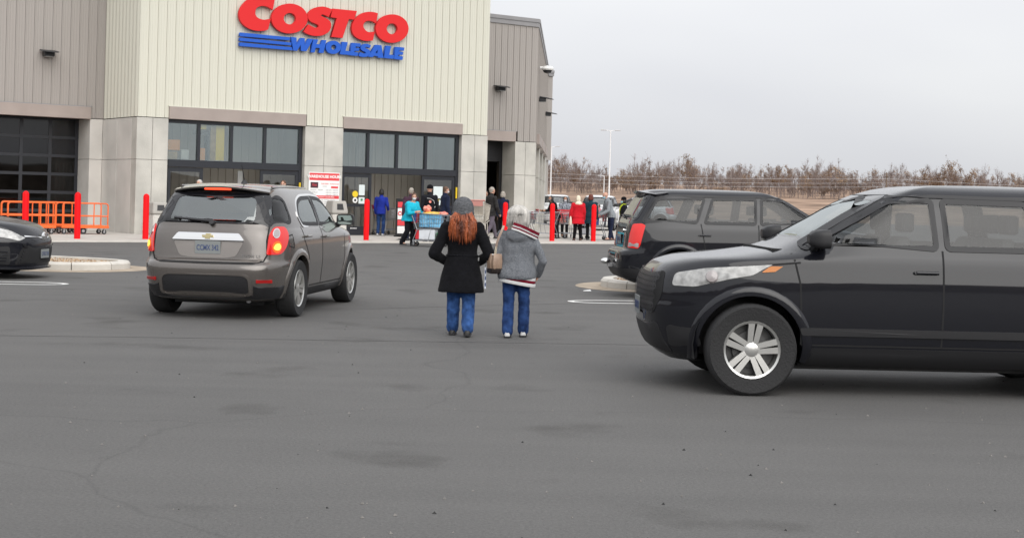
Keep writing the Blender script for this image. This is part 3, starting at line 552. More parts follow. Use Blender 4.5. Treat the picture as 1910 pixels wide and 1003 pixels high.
# bollards
def bollard_mesh():
    mb = MB(); R = 0.088
    mb.lathe([(R, 0), (R, 1.24)] + [(R * math.cos(t), 1.24 + R * 1.1 * math.sin(t)) for t in (0.35, 0.7, 1.05, 1.35)] + [(0.006, 1.337)], 20)
    return mb.mesh('bollard', M_redb, smooth=0.7)
bm_ = bollard_mesh()
bl = ['red bollard behind the hood of the dark minivan, in front of the garage door', 'red bollard in front of the right end of the orange carts', 'red bollard just left of the grey-brown SUV, before the bare concrete',
      'red bollard in front of the glass door with the yellow sticker', 'red bollard showing behind the white-haired woman in the grey hoodie', 'red bollard beside the woman leaning on an empty cart', 'red bollard between the red-coated woman and the man in a grey sweater']
for x, lab in zip([-13.37, -11.89, -9.86, -2.43, 3.05, 5.09, 6.95], bl):
    o = link('bollard', bm_, None, W(x, 4.5, 0.022)); o.rotation_euler = (random.uniform(-.008, .008), random.uniform(-.008, .008), 0)
    props(o, lab, 'bollard', 'red bollards along the kerb')
# concrete litter bins beside the piers
def litter_bin(loc, rz, label, w, h):
    e = empty('litter_bin', loc, rz, label, 'bin', 'concrete bins beside the piers')
    mb = MB(); mb.box(-w / 2, w / 2, -w / 2, w / 2, 0, h * 0.62); mb.build('body', M_conc2, e, bevel=0.03)
    mb = MB(); ww = w * 0.55
    mb.rings([[(-ww, -ww, h * 0.63), (ww, -ww, h * 0.63), (ww, ww, h * 0.63), (-ww, ww, h * 0.63)], [(-ww, -ww, h * 0.7), (ww, -ww, h * 0.7), (ww, ww, h * 0.7), (-ww, ww, h * 0.7)],
              [(-ww * 0.85, -ww * 0.75, h * 0.99), (ww * 0.85, -ww * 0.75, h * 0.99), (ww * 0.85, ww * 0.75, h * 0.99), (-ww * 0.85, ww * 0.75, h * 0.99)]])
    mb.build('lid', mat('bin_lid', (0.36, 0.345, 0.32), .85), e, bevel=0.03)
    mb = MB(); mb.rings([[(-.13, -ww * 1.0, h * .74), (.13, -ww * 1.0, h * .74), (.11, -ww * .84, h * .91), (-.11, -ww * .84, h * .91)], [(-.13, -ww * .6, h * .74), (.13, -ww * .6, h * .74), (.11, -ww * .5, h * .91), (-.11, -ww * .5, h * .91)]])
    mb.build('flap', M_black, e)
litter_bin(W(-8.0, 0.7, 0.022), ALPHA, 'squat concrete litter bin between the tower corner and the SUV', 0.5, 1.06)
litter_bin(W(-1.5, 0.7, 0.022), ALPHA, 'squat concrete litter bin under the warehouse hours board', 0.56, 1.24)
# orange platform carts
M_or = mat('cart_orange', (0.78, 0.135, 0.022), 0.45, var=0.10, vscale=5); M_rub = mat('rubber', (0.02, 0.02, 0.022), 0.75); M_gal = mat('zinc', (0.42, 0.42, 0.43), 0.35, metal=0.8)
def wheel_part(parent, x, y, r, w=0.04, fork=True):
    mb = MB(); mb.tube((x, y - w / 2, r), (x, y + w / 2, r), r, r, 14); wh = mb.build('wheel', M_rub, parent)
    h = MB(); h.tube((x, y - w / 2 - 0.006, r), (x, y + w / 2 + 0.006, r), r * 0.45, r * 0.45, 10)
    if fork: h.box(x - 0.02, x + 0.02, y - w / 2 - 0.014, y - w / 2 - 0.008, r, r * 2 + 0.02); h.box(x - 0.02, x + 0.02, y + w / 2 + 0.008, y + w / 2 + 0.014, r, r * 2 + 0.02); h.box(x - 0.03, x + 0.03, y - w / 2 - 0.014, y + w / 2 + 0.014, r * 2 + 0.01, r * 2 + 0.02)
    h.build('caster_fork', M_gal, wh)
def platform_cart(loc, rz, label, L=1.5):
    e = empty('platform_cart', loc, rz, label, 'cart', 'orange platform carts by the garage door')
    Wd = 0.66; zd = 0.25
    d = MB(); d.box(-L / 2, L / 2, -Wd / 2, Wd / 2, zd - 0.03, zd + 0.02); d.box(-L / 2 - .004, L / 2 + .004, -Wd / 2 - .02, -Wd / 2 + .03, zd - 0.06, zd + 0.03); d.box(-L / 2 - .004, L / 2 + .004, Wd / 2 - .03, Wd / 2 + .02, zd - 0.06, zd + 0.03)
    d.build('deck', M_or, e, bevel=0.006)
    for sy in (-1, 1):
        y = sy * (Wd / 2 - 0.01); f = MB(); r = 0.021; x0, x1 = -L / 2 + 0.03, L / 2 - 0.03
        f.path([(x0, y, zd), (x0, y, 0.90), (x0 + 0.02, y, 0.945), (x0 + 0.07, y, 0.97), (x1 - 0.07, y, 0.97), (x1 - 0.02, y, 0.945), (x1, y, 0.90), (x1, y, zd)], r)
        f.path([(x0, y, 0.57), (x1, y, 0.57)], r * 0.9); (f.path([(x1 - 0.45, y, zd), (x1 - 0.45, y, 0.97)], r * 0.9) if sy < 0 else None)
        f.build('side_rail', M_or, e, smooth=0.8)
    for x in (-L / 2 + 0.1, L / 2 - 0.12):
        for y in (-0.25, 0.25): wheel_part(e, x, y, 0.075)
    wheel_part(e, -0.05, -0.27, 0.105, 0.05, False); wheel_part(e, -0.05, 0.27, 0.105, 0.05, False)
    return e
for s, t, r, lab in [(-10.36, 0.35, 0.0, 'orange platform cart at the right end of the row, standing clear against bare concrete'), (-12.1, 0.55, 0.02, 'orange platform cart nearest the dark minivan hood'),
                     (-10.95, -0.75, -0.03, 'orange platform cart directly behind the rightmost one'), (-11.75, -0.75, 0.03, 'orange platform cart in the second row, behind the one by the minivan')]:
    platform_cart(W(s, t, 0.022), ALPHA + r, lab)
# notice stand by the right entrance and black rubber ramp
st_ = empty('notice_stand', W(1.05, 1.1, 0.022), ALPHA, 'black framed red and white notice stand behind the woman in turquoise', 'sign')
MB().box(-0.36, 0.36, -0.03, 0.03, 0.06, 1.36).build('frame', M_black, st_, bevel=0.008); MB().box(-0.30, 0.30, -0.25, 0.25, 0, 0.05).build('base', M_black, st_)
for z0, z1, m in [(1.05, 1.24, M_rp), (0.62, 1.02, M_white), (0.40, 0.60, M_rp), (0.12, 0.38, M_white)]: MB().box(-0.32, 0.32, -0.036, -0.031, z0, z1).build('poster', m, st_)
me = text_mesh('COVID', 0.2, 0.002, 0.01); set_mat(me, M_rp); link('lettering', me, st_, (0, -0.038, 0.82), (PI / 2, 0, 0))
rp_ = MB(); rp_.rings([[(-0.45, -0.35, 0.0), (0.45, -0.35, 0.0), (0.45, 0.35, 0.0), (-0.45, 0.35, 0.0)], [(-0.40, -0.30, 0.012), (0.40, -0.30, 0.012), (0.30, 0.25, 0.06), (-0.30, 0.25, 0.06)]])
o = rp_.build('rubber_mat', M_rub, None, loc=W(-0.55, 4.3, 0.022), rot=(0, 0, ALPHA)); props(o, 'black rubber ramp lying on the sidewalk behind the turquoise shopper', 'mat')
# traffic islands
M_mulch = mat('gravel_bed', (0.33, 0.235, 0.14), 0.95, spec=0.1, var=0.4, vscale=14, bump=1.0, bscale=35, detail=8)
def offset_loop(pts, dist):
    n = len(pts); out = []; area = sum(pts[i][0] * pts[(i + 1) % n][1] - pts[(i + 1) % n][0] * pts[i][1] for i in range(n)); sgn = 1 if area > 0 else -1
    for i in range(n):
        a = Vector(pts[i - 1]); b = Vector(pts[i]); c = Vector(pts[(i + 1) % n]); d1 = (b - a).normalized(); d2 = (c - b).normalized()
        nn = Vector((d1.y + d2.y, -d1.x - d2.x)).normalized() * sgn; out.append((b.x + nn.x * dist, b.y + nn.y * dist))
    return out
def loop_spline(pts, k=6):
    n = len(pts); out = []
    for i in range(n):
        p0, p1, p2, p3 = [Vector(pts[(i + j) % n]) for j in (-1, 0, 1, 2)]
        for q in range(k):
            t = q / k; out.append(tuple(0.5 * (2 * p1 + (p2 - p0) * t + (2 * p0 - 5 * p1 + 4 * p2 - p3) * t * t + (3 * p1 - p0 - 3 * p2 + p3) * t ** 3)))
    return out
def island(ctrl, label, stones=True, seed=1):
    rnd = random.Random(seed); lp = loop_spline(ctrl); inner = offset_loop(lp, -0.22); n = len(lp)
    cx = sum(p[0] for p in lp) / n; cy = sum(p[1] for p in lp) / n
    rel = lambda P: [(x - cx, y - cy) for x, y in P]
    e = empty('traffic_island', (cx, cy, 0), 0, label, 'traffic island')
    lo, li = rel(lp), rel(inner); top_o = offset_loop(lo, -0.035)
    segs = 10; per = [round(n * k / segs) for k in range(segs + 1)]
    for a, b in zip(per[:-1], per[1:]):        # cast kerb lengths with open joints
        ids = list(range(a, b + 1)); mb = MB(); R = []
        for q in ids:
            i = q % n; f = 0.0
            R.append([(*lo[i], 0.0), (*lo[i], 0.11), (*top_o[i], 0.15), (*li[i], 0.15), (*li[i], 0.0)])
        if len(R) > 2:
            for idx, nb in ((0, 1), (-1, -2)):
                R[idx] = [tuple(Vector(p).lerp(Vector(p2), 0.008 / max(0.05, (Vector(p) - Vector(p2)).length))) for p, p2 in zip(R[idx], R[nb])]
        mb.rings(R).build('kerb_stone', M_kerb, e, smooth=0.5)
    ap = MB(); oo = offset_loop(lo, 0.45); inn = offset_loop(lo, -0.02)
    ap.add([(*p, 0.004) for p in oo] + [(*p, 0.012) for p in inn], [(i, (i + 1) % n, n + (i + 1) % n, n + i) for i in range(n)]); ap.build('gutter_apron', M_apron, e)
    mb = MB(); mb.add([(*p, 0.11) for p in offset_loop(li, 0.01)], [tuple(range(n))]); mb.build('gravel_bed', M_mulch, e)
    if stones:
        mb = MB(); xs = [p[0] for p in li]; ys = [p[1] for p in li]
        def inside(x, y):
            c = False; j = n - 1
            for i in range(n):
                if (li[i][1] > y) != (li[j][1] > y) and x < (li[j][0] - li[i][0]) * (y - li[i][1]) / (li[j][1] - li[i][1]) + li[i][0]: c = not c
                j = i
            return c
        cnt = 0
        while cnt < 5000:
            x = rnd.uniform(min(xs), max(xs)); y = rnd.uniform(min(ys), max(ys))
            if not inside(x, y): continue
            cnt += 1; r = rnd.uniform(0.012, 0.035); h = r * rnd.uniform(.5, .9); a = rnd.uniform(0, 6); z = 0.108
            mb.mat(rnd.choice([0, 0, 1, 2]))
            mb.add([(x + r * math.cos(a), y + r * math.sin(a), z), (x + r * math.cos(a + 1.7), y + r * math.sin(a + 1.7), z), (x + r * math.cos(a + 3.1), y + r * math.sin(a + 3.1), z), (x + r * math.cos(a + 4.6), y + r * math.sin(a + 4.6), z), (x + rnd.uniform(-.3, .3) * r, y, z + h)],
                   [(0, 1, 4), (1, 2, 4), (2, 3, 4), (3, 0, 4)])
        o = mb.build('gravel', [mat('pebble_tan', (0.36, 0.24, 0.14), 0.9), mat('pebble_pale', (0.45, 0.40, 0.33), 0.9), mat('pebble_brown', (0.16, 0.09, 0.05), 0.9)], e, fix=False); o['kind'] = 'stuff'
    return e
island([(-7.18, 27.35), (-7.45, 27.85), (-8.2, 28.35), (-9.2, 28.75), (-11.5, 29.6), (-13.6, 30.1), (-13.9, 28.7), (-12.2, 27.75), (-10.2, 26.85), (-8.5, 26.2), (-7.75, 26.3), (-7.3, 26.8)], 'kerbed island of tan gravel beside the dark minivan', True, 3)
island([(1.62, 25.8), (1.75, 26.4), (2.15, 26.85), (3.0, 27.1), (5.5, 27.9), (8.5, 28.7), (8.9, 26.6), (5.5, 25.6), (3.0, 24.9), (2.3, 24.75), (1.9, 24.95), (1.68, 25.35)], 'rounded pale kerb island behind the hitch of the black SUV', True, 4)
# painted stall lines (hairpins)
def hairpin(tip, direction, L, w, label=None):
    dv = Vector((math.cos(direction), math.sin(direction))); nv = Vector((-dv.y, dv.x)); tip = Vector(tip); mb = MB(); r = w / 2; pts = []
    for k in range(9):
        a = PI / 2 + PI * k / 8; pts.append((r + r * math.cos(a) * 1.9 + r * 0.9, r * math.sin(a)))
    line = [(L, r)] + pts + [(L, -r)]; th = 0.05; O_ = []; I_ = []
    for i, (x, y) in enumerate(line):
        p0 = Vector(line[max(0, i - 1)]); p1 = Vector(line[min(len(line) - 1, i + 1)]); t = (p1 - p0).normalized(); nn = Vector((-t.y, t.x)) * th
        for q, s in ((O_, -1), (I_, 1)):
            p = tip + dv * (x + s * nn.x) + nv * (y + s * nn.y); q.append((p.x, p.y, 0.004))
    n = len(line); mb.add(O_ + I_, [(i, i + 1, n + i + 1, n + i) for i in range(n - 1)])
    o = mb.build('parking_line', M_road_line, None); o['kind'] = 'structure'
hairpin((-6.95, 22.68), math.radians(187), 5.2, 0.56); hairpin((0.92, 21.75), math.radians(12), 5.2, 0.56)
M_tar = mat('tar_seam', (0.055, 0.053, 0.052), 0.6, var=.25, vscale=3)
def seam(x0, y0, ang, L, w, seed):
    r = random.Random(seed); dv = Vector((math.cos(ang), math.sin(ang))); nv = Vector((-dv.y, dv.x)); mb = MB(); n = int(L / .35); l, q = [], []
    for i in range(n + 1):
        t = L * i / n; p = Vector((x0, y0)) + dv * t + nv * (.05 * noise.noise(Vector((t * .5, seed, 0)))); h = w * (.5 + .25 * r.random()); a = p + nv * h; b = p - nv * h; l.append((a.x, a.y, .003)); q.append((b.x, b.y, .003))
    mb.add(l + q, [(i, i + 1, n + 2 + i, n + 1 + i) for i in range(n)]); o = mb.build('asphalt_seam', M_tar); o['kind'] = 'structure'
seam(-14, 37.2, .52, 30, .03, 1); seam(-3.0, 18.6, .62, 9, .018, 2); seam(-16, 13.6, .11, 34, .016, 3)
gr_ = MB(); rg = random.Random(21)
for k in range(420):
    y = 6.5 + 34 * rg.random() ** 1.6; x = rg.uniform(-.42, .42) * y * 1.0 - .02 * y; r = rg.uniform(.004, .013); a = rg.uniform(0, 6); gr_.mat(rg.choice((0, 0, 1)))
    gr_.add([(x + r * math.cos(a), y + r * math.sin(a), .001), (x + r * math.cos(a + 2), y + r * math.sin(a + 2), .001), (x + r * math.cos(a + 4), y + r * math.sin(a + 4), .001), (x, y, r)], [(0, 1, 3), (1, 2, 3), (2, 0, 3)])
props(gr_.build('grit', [mat('grit_pale', (.19, .18, .17), .9), mat('grit_dark', (.03, .03, .03), .9)], None, fix=False), kind='stuff')
for k, (x, y, r, lab) in enumerate([(1.30, 24.3, .07, 'white paper scrap on the asphalt left of the right-hand parking line'), (-5.3, 27.3, .06, 'white paper scrap on the asphalt near the nose of the gravel island'), (-8.6, 25.1, .04, 'brown leaf scrap on the asphalt beside the gravel island')]):
    mb = MB(); mb.add([(-r, -r * .5, .004), (r, -r * .6, .006), (r * .8, r * .6, .03), (-r * .7, r * .5, .012), (0, 0, .022)], [(0, 1, 4), (1, 2, 4), (2, 3, 4), (3, 0, 4)]); props(mb.build('paper_scrap', M_white if k < 2 else mat('leaf_scrap', (.2, .08, .04), .9), None, loc=(x, y, 0)), lab, 'litter', 'litter on the asphalt')
# low wooded hills round the rest of the horizon, out of view, added to darken reflections and low skylight
M_hill = mat('unseen_hill', (0.075, 0.062, 0.052), 1.0, spec=0.05, var=0.45, vscale=0.35, bump=0.6, bscale=1.2, detail=9, col2=(0.12, 0.098, 0.082))
hb_ = MB(); na = 150; hv = []
for i in range(na + 1):
    a = math.radians(62 + (325 - 62) * i / na); e_ = min(1, 6 * i / na, 6 * (na - i) / na) * (1 - .80 * math.exp(-((math.degrees(a) - 106) / 26) ** 2)); h_ = 13 * e_ * (.75 + .5 * noise.noise(Vector((math.cos(a) * 4, math.sin(a) * 4, .3))) + .22 * noise.noise(Vector((math.cos(a) * 22, math.sin(a) * 22, .3))))  # added ridge dips where the shop windows mirror open sky
    for r_, z_ in ((95, -.1), (98, h_ * .45), (103, h_ * .9), (112, h_), (160, h_ * 1.1), (300, -.2)): hv.append((r_ * math.sin(a), 22 + r_ * math.cos(a), z_))
hb_.add(hv, [(i * 6 + k, i * 6 + k + 1, (i + 1) * 6 + k + 1, (i + 1) * 6 + k) for i in range(na) for k in range(5)]); props(hb_.build('unseen_hills', M_hill, None, smooth=True), kind='structure')
# car park lamp posts
M_pole = mat('white_pole', (0.72, 0.73, 0.74), 0.5)
def lamp_post(x, y, h, label, arms):
    e = empty('lamp_post', (x, y, 0), 0, label, 'lamp post', 'white car park lamp posts')
    MB().lathe([(0.30, 0), (0.30, 0.75), (0.28, 0.78)], 14).build('plinth', M_conc, e); mb = MB(); mb.tube((0, 0, 0.75), (0, 0, h), 0.10, 0.065, 10); mb.build('pole', M_pole, e, smooth=0.8)
    for s in arms:
        mb = MB(); mb.tube((0, 0, h - 0.1), (s * 0.6, 0, h - 0.02), 0.04, 0.04, 6); a = mb.build('arm', M_pole, e)
        MB().box(min(s * 0.5, s * 1.15), max(s * 0.5, s * 1.15), -0.18, 0.18, h - 0.06, h + 0.05).build('lamp_head', mat('lamp_head_grey', (0.5, 0.51, 0.52), 0.5), a, bevel=0.02)
lamp_post(11.38, 170, 9.66, 'tall white lamp post with twin heads above the bald man', (-1, 1)); lamp_post(5.3, 200, 8.65, 'white lamp post close beside the far corner of the warehouse', (1,))
lamp_post(15.83, 250, 5.6, 'short thin lamp post against the trees, left of the tall twin one', (-1,))
# power line on wooden poles
up = empty('power_line', (0, 240, 0), 0, 'three overhead wires strung on wooden poles before the wood', 'power line')
M_wood = mat('pole_wood', (0.16, 0.12, 0.09), 0.9); M_wire = mat('pale_wire', (0.55, 0.55, 0.56), 0.5)
xs_ = [-60, -15, 62, 140, 220]
for x in xs_:
    mb = MB(); mb.tube((x, 0, 0), (x, 0, 7.2), 0.14, 0.10, 8); mb.box(x - 0.06, x + 0.06, -0.9, 0.9, 6.4, 6.55); mb.build('pole', M_wood, up)
for k, zt in enumerate((5.95, 5.25, 4.62)):
    mb = MB()
    for a, b in zip(xs_[:-1], xs_[1:]):
        P_ = [(a + (b - a) * i / 14, (k - 1) * 0.8, zt + 0.2 - 0.75 * 4 * (i / 14) * (1 - i / 14) * (b - a) / 80) for i in range(15)]; mb.path(P_, 0.016, 4)
    mb.build('wire', M_wire, up)

# ------------------------------------------------------------------ field, bank and the wood behind
def bank_h(x, y):
    t = min(1, max(0, (y - 150) / 120)); u = min(1, max(0, (y - 275) / 160))
    return 2.5 * t * t * (3 - 2 * t) + 4.0 * u + 0.35 * noise.noise(Vector((x * 0.03, y * 0.03, 0))) * t
fb = MB(); nx, ny = 70, 40; vs = []
for j in range(ny + 1):
    y = 128 + (700 - 128) * (j / ny) ** 1.6
    for i in range(nx + 1): x = -500 + 1000 * i / nx; vs.append((x, y, bank_h(x, y) + (0.02 if j else -0.02)))
fb.add(vs, [(j * (nx + 1) + i, j * (nx + 1) + i + 1, (j + 1) * (nx + 1) + i + 1, (j + 1) * (nx + 1) + i) for j in range(ny) for i in range(nx)])
props(fb.build('field', M_field, None, smooth=True), kind='structure')
def bare_tree(seed, h, leafy, twigs=420):
    """trunk and limbs as tapered tubes, twigs as thin blades; returns trunk and crown builders"""
    r = random.Random(seed); tr = MB(); cr = MB(); tips = []
    def limb(p, d, L, rad, depth):
        q = p + d * L; (tr if depth < 2 else cr).tube(p, q, rad, rad * 0.6, 5 if depth < 2 else 3, False)
        if depth >= 3: tips.append((p, q)); return
        for k in range(r.choice((3, 4)) if depth else 5):
            a = r.uniform(0.3, 1.0) if depth else r.uniform(0.12, 1.0); st = p.lerp(q, a)
            nd = (d + Vector((r.uniform(-1, 1), r.uniform(-1, 1), r.uniform(-0.1, 0.7))) * 0.75).normalized()
            limb(st, nd, L * r.uniform(0.42, 0.68), rad * 0.45, depth + 1)
        limb(q, (d + Vector((r.uniform(-.3, .3), r.uniform(-.3, .3), 0.2))).normalized(), L * 0.55, rad * 0.55, depth + 1)
    limb(Vector((0, 0, -0.3)), Vector((r.uniform(-.06, .06), r.uniform(-.06, .06), 1)).normalized(), h * 0.50, 0.012 * h, 0)
    for k in range(twigs):
        p, q = r.choice(tips); b = p.lerp(q, r.random()); d = (Vector((r.uniform(-1, 1), r.uniform(-1, 1), r.uniform(-.2, 1))) ).normalized() * r.uniform(0.35, 0.95) * h / 8
        sd = Vector((r.uniform(-1, 1), r.uniform(-1, 1), 0)).normalized() * 0.022; cr.mat(0)
        cr.add([b - sd, b + sd, b + d], [(0, 1, 2)])
        if r.random() < leafy:
            cr.mat(1); c = b + d * r.random()
            for _ in range(3):
                o = Vector((r.uniform(-.25, .25), r.uniform(-.25, .25), r.uniform(-.25, .25))); s = r.uniform(0.08, 0.17); ax = Vector((r.uniform(-1, 1), r.uniform(-1, 1), r.uniform(-1, 1))).normalized(); bx_ = ax.orthogonal().normalized()
                cr.add([c + o - ax * s, c + o + bx_ * s * .6, c + o + ax * s, c + o - bx_ * s * .6], [(0, 1, 2, 3)])
    cr.mat(0); return tr, cr
M_bark = mat('hazed_bark', (0.15, 0.115, 0.10), 0.95, spec=0.1, var=0.3, vscale=2); M_twig = mat('twig', (0.225, 0.18, 0.165), 0.95, spec=0.1); M_dead = mat('dead_leaf', (0.25, 0.165, 0.10), 0.9, spec=0.1, var=0.3, vscale=0.6)  # bark and twigs lightened, distance haze put into their colour
kinds = [bare_tree(s, 8.0, lf) for s, lf in ((1, 0.0), (2, 0.06), (3, 0.25), (4, 0.03), (5, 0.0), (6, 0.45))]
wd = MB(); rr = random.Random(11)
V = []; Fc = []; Mi = []; base = 0
for k in range(900):
    y = 274 + 95 * rr.random() ** 1.35; x = rr.uniform(-22, 150)
    tr, cr = kinds[rr.choice((0, 0, 1, 1, 2, 3, 3, 4, 4, 5))]; s = rr.uniform(0.58, 1.02); a = rr.uniform(0, 6.28); z = bank_h(x, y); ca, sa = math.cos(a) * s, math.sin(a) * s
    s *= 0.86 + 0.42 * noise.noise(Vector((x * .07, y * .02, 1.7)))
    if rr.random() < .3: s *= rr.uniform(0.4, 0.75)
    for mb in (tr, cr):
        arr = np.array(mb.v); P_ = np.empty_like(arr); P_[:, 0] = arr[:, 0] * ca - arr[:, 1] * sa + x; P_[:, 1] = arr[:, 0] * sa + arr[:, 1] * ca + y; P_[:, 2] = arr[:, 2] * s * rr.uniform(.85, 1.1) + z
        V.append(P_); Fc += [tuple(i + base for i in f) for f in mb.f]; Mi += (mb.m if mb is cr else [0] * len(mb.f)); base += len(arr)
me = bpy.data.meshes.new('wood'); me.from_pydata(np.concatenate(V).tolist(), [], Fc); me.materials.append(M_twig); me.materials.append(M_dead); me.polygons.foreach_set('material_index', Mi); me.update()
props(link('wood', me), kind='stuff')
shared = [(t.mesh('trunk', M_bark), c.mesh('crown', [M_twig, M_dead], fix=False)) for t, c in kinds]
for k, (x, y, s, kd, lab) in enumerate([(9.2, 272, 1.02, 0, 'tall bare tree at the left end of the wood, above the two masked shoppers'), (13.0, 270, 0.88, 1, 'bare tree rising from the wood left of the twin lamp post'), (23.2, 271, 1.0, 4, 'tall thin bare tree standing above its neighbours near the black vehicles'),
                                       (17.2, 268, 0.75, 2, 'brown-leaved tree on the bank behind the lamp post')]):
    e = empty('bare_tree', (x, y, bank_h(x, y)), k * 1.3, lab, 'tree', 'single trees before the wood'); e.scale = (s, s, s)
    link('trunk', shared[kd][0], e); link('crown', shared[kd][1], e)
# ------------------------------------------------------------------ vehicles
from mathutils.geometry import delaunay_2d_cdt
M_tyre = mat('tyre', (0.016, 0.016, 0.017), 0.8, bump=0.3, bscale=60); M_alloy = mat('alloy', (0.62, 0.62, 0.60), 0.28, metal=0.85); M_chrome = mat('chrome', (0.80, 0.80, 0.80), 0.08, metal=1.0)
M_trim = mat('black_trim', (0.014, 0.014, 0.016), 0.55); M_gloss = mat('gloss_black', (0.008, 0.008, 0.010), 0.08, spec=0.6)
M_cglass = glass('car_glass', (0.50, 0.56, 0.56), 0.15, 0.01, (0.95, 1, 1)); M_tglass = glass('tinted_glass', (0.42, 0.45, 0.46), 0.0, 0.01)
M_seat = mat('seat_fabric', (0.12, 0.115, 0.11), 0.9); M_inner = mat('cabin_black', (0.012, 0.012, 0.013), 0.9)
M_lred = mat('lamp_red_lit', (0.60, 0.010, 0.008), 0.12, coat=0.6, emit=(1.0, 0.03, 0.015), estr=0.05); M_lred0 = mat('lamp_red', (0.45, 0.008, 0.008), 0.15, coat=0.6)
M_lamb = mat('lamp_amber_lit', (0.75, 0.10, 0.015), 0.15, emit=(1.0, 0.16, 0.01), estr=0.20); M_lyel = mat('lamp_core_lit', (0.9, 0.6, 0.1), 0.2, emit=(1.0, 0.62, 0.08), estr=0.50)
M_lbrk = mat('brake_strip_lit', (0.7, 0.03, 0.02), 0.15, emit=(1.0, 0.09, 0.03), estr=0.75)
M_lclr = mat('lamp_clear', (0.34, 0.31, 0.31), 0.12, coat=1.0); M_head = mat('headlamp', (0.34, 0.34, 0.335), 0.10, coat=1.0, var=0.35, vscale=16)
M_plate = mat('plate_white', (0.21, 0.225, 0.225), 0.5); M_pblue = mat('plate_blue', (0.05, 0.075, 0.17), 0.5); M_gold = mat('gold', (0.42, 0.36, 0.20), 0.3, metal=0.8)
def paint(name, c, metal=0.35, rough=0.32, spec=0.5): return mat(name, c, rough, metal, spec=spec, coat=0.9)

def pchip(xs, ys):
    xs = np.array(xs, float); ys = np.array(ys, float); h = np.diff(xs); d = np.diff(ys) / h; m = np.zeros(len(xs)); m[0] = d[0]; m[-1] = d[-1]
    for i in range(1, len(xs) - 1):
        if d[i - 1] * d[i] > 0: w1 = 2 * h[i] + h[i - 1]; w2 = h[i] + 2 * h[i - 1]; m[i] = (w1 + w2) / (w1 / d[i - 1] + w2 / d[i])
    def f(x):
        x = min(max(x, xs[0]), xs[-1]); i = min(int(np.searchsorted(xs, x, 'right')) - 1, len(xs) - 2); i = max(i, 0); t = (x - xs[i]) / h[i]
        return float((1 + 2 * t) * (1 - t) ** 2 * ys[i] + t * (1 - t) ** 2 * h[i] * m[i] + t * t * (3 - 2 * t) * ys[i + 1] + t * t * (t - 1) * h[i] * m[i + 1])
    return f
def in_poly(x, y, P_):
    c = False; j = len(P_) - 1
    for i in range(len(P_)):
        if (P_[i][1] > y) != (P_[j][1] > y) and x < (P_[j][0] - P_[i][0]) * (y - P_[i][1]) / (P_[j][1] - P_[i][1]) + P_[i][0]: c = not c
        j = i
    return c
def rounded(P_, r, k=5):
    out = []; n = len(P_)
    for i in range(n):
        a = Vector(P_[i - 1]); b = Vector(P_[i]); c = Vector(P_[(i + 1) % n]); rr = r[i] if isinstance(r, (list, tuple)) else r
        d1 = (a - b); d2 = (c - b); l = min(rr, d1.length * .48, d2.length * .48); p = b + d1.normalized() * l; q = b + d2.normalized() * l
        for j in range(k + 1):
            t = j / k; v = p * (1 - t) ** 2 + b * 2 * t * (1 - t) + q * t * t; out.append((v.x, v.y))
    return out
def grow(P_, d): return offset_loop(P_, d)

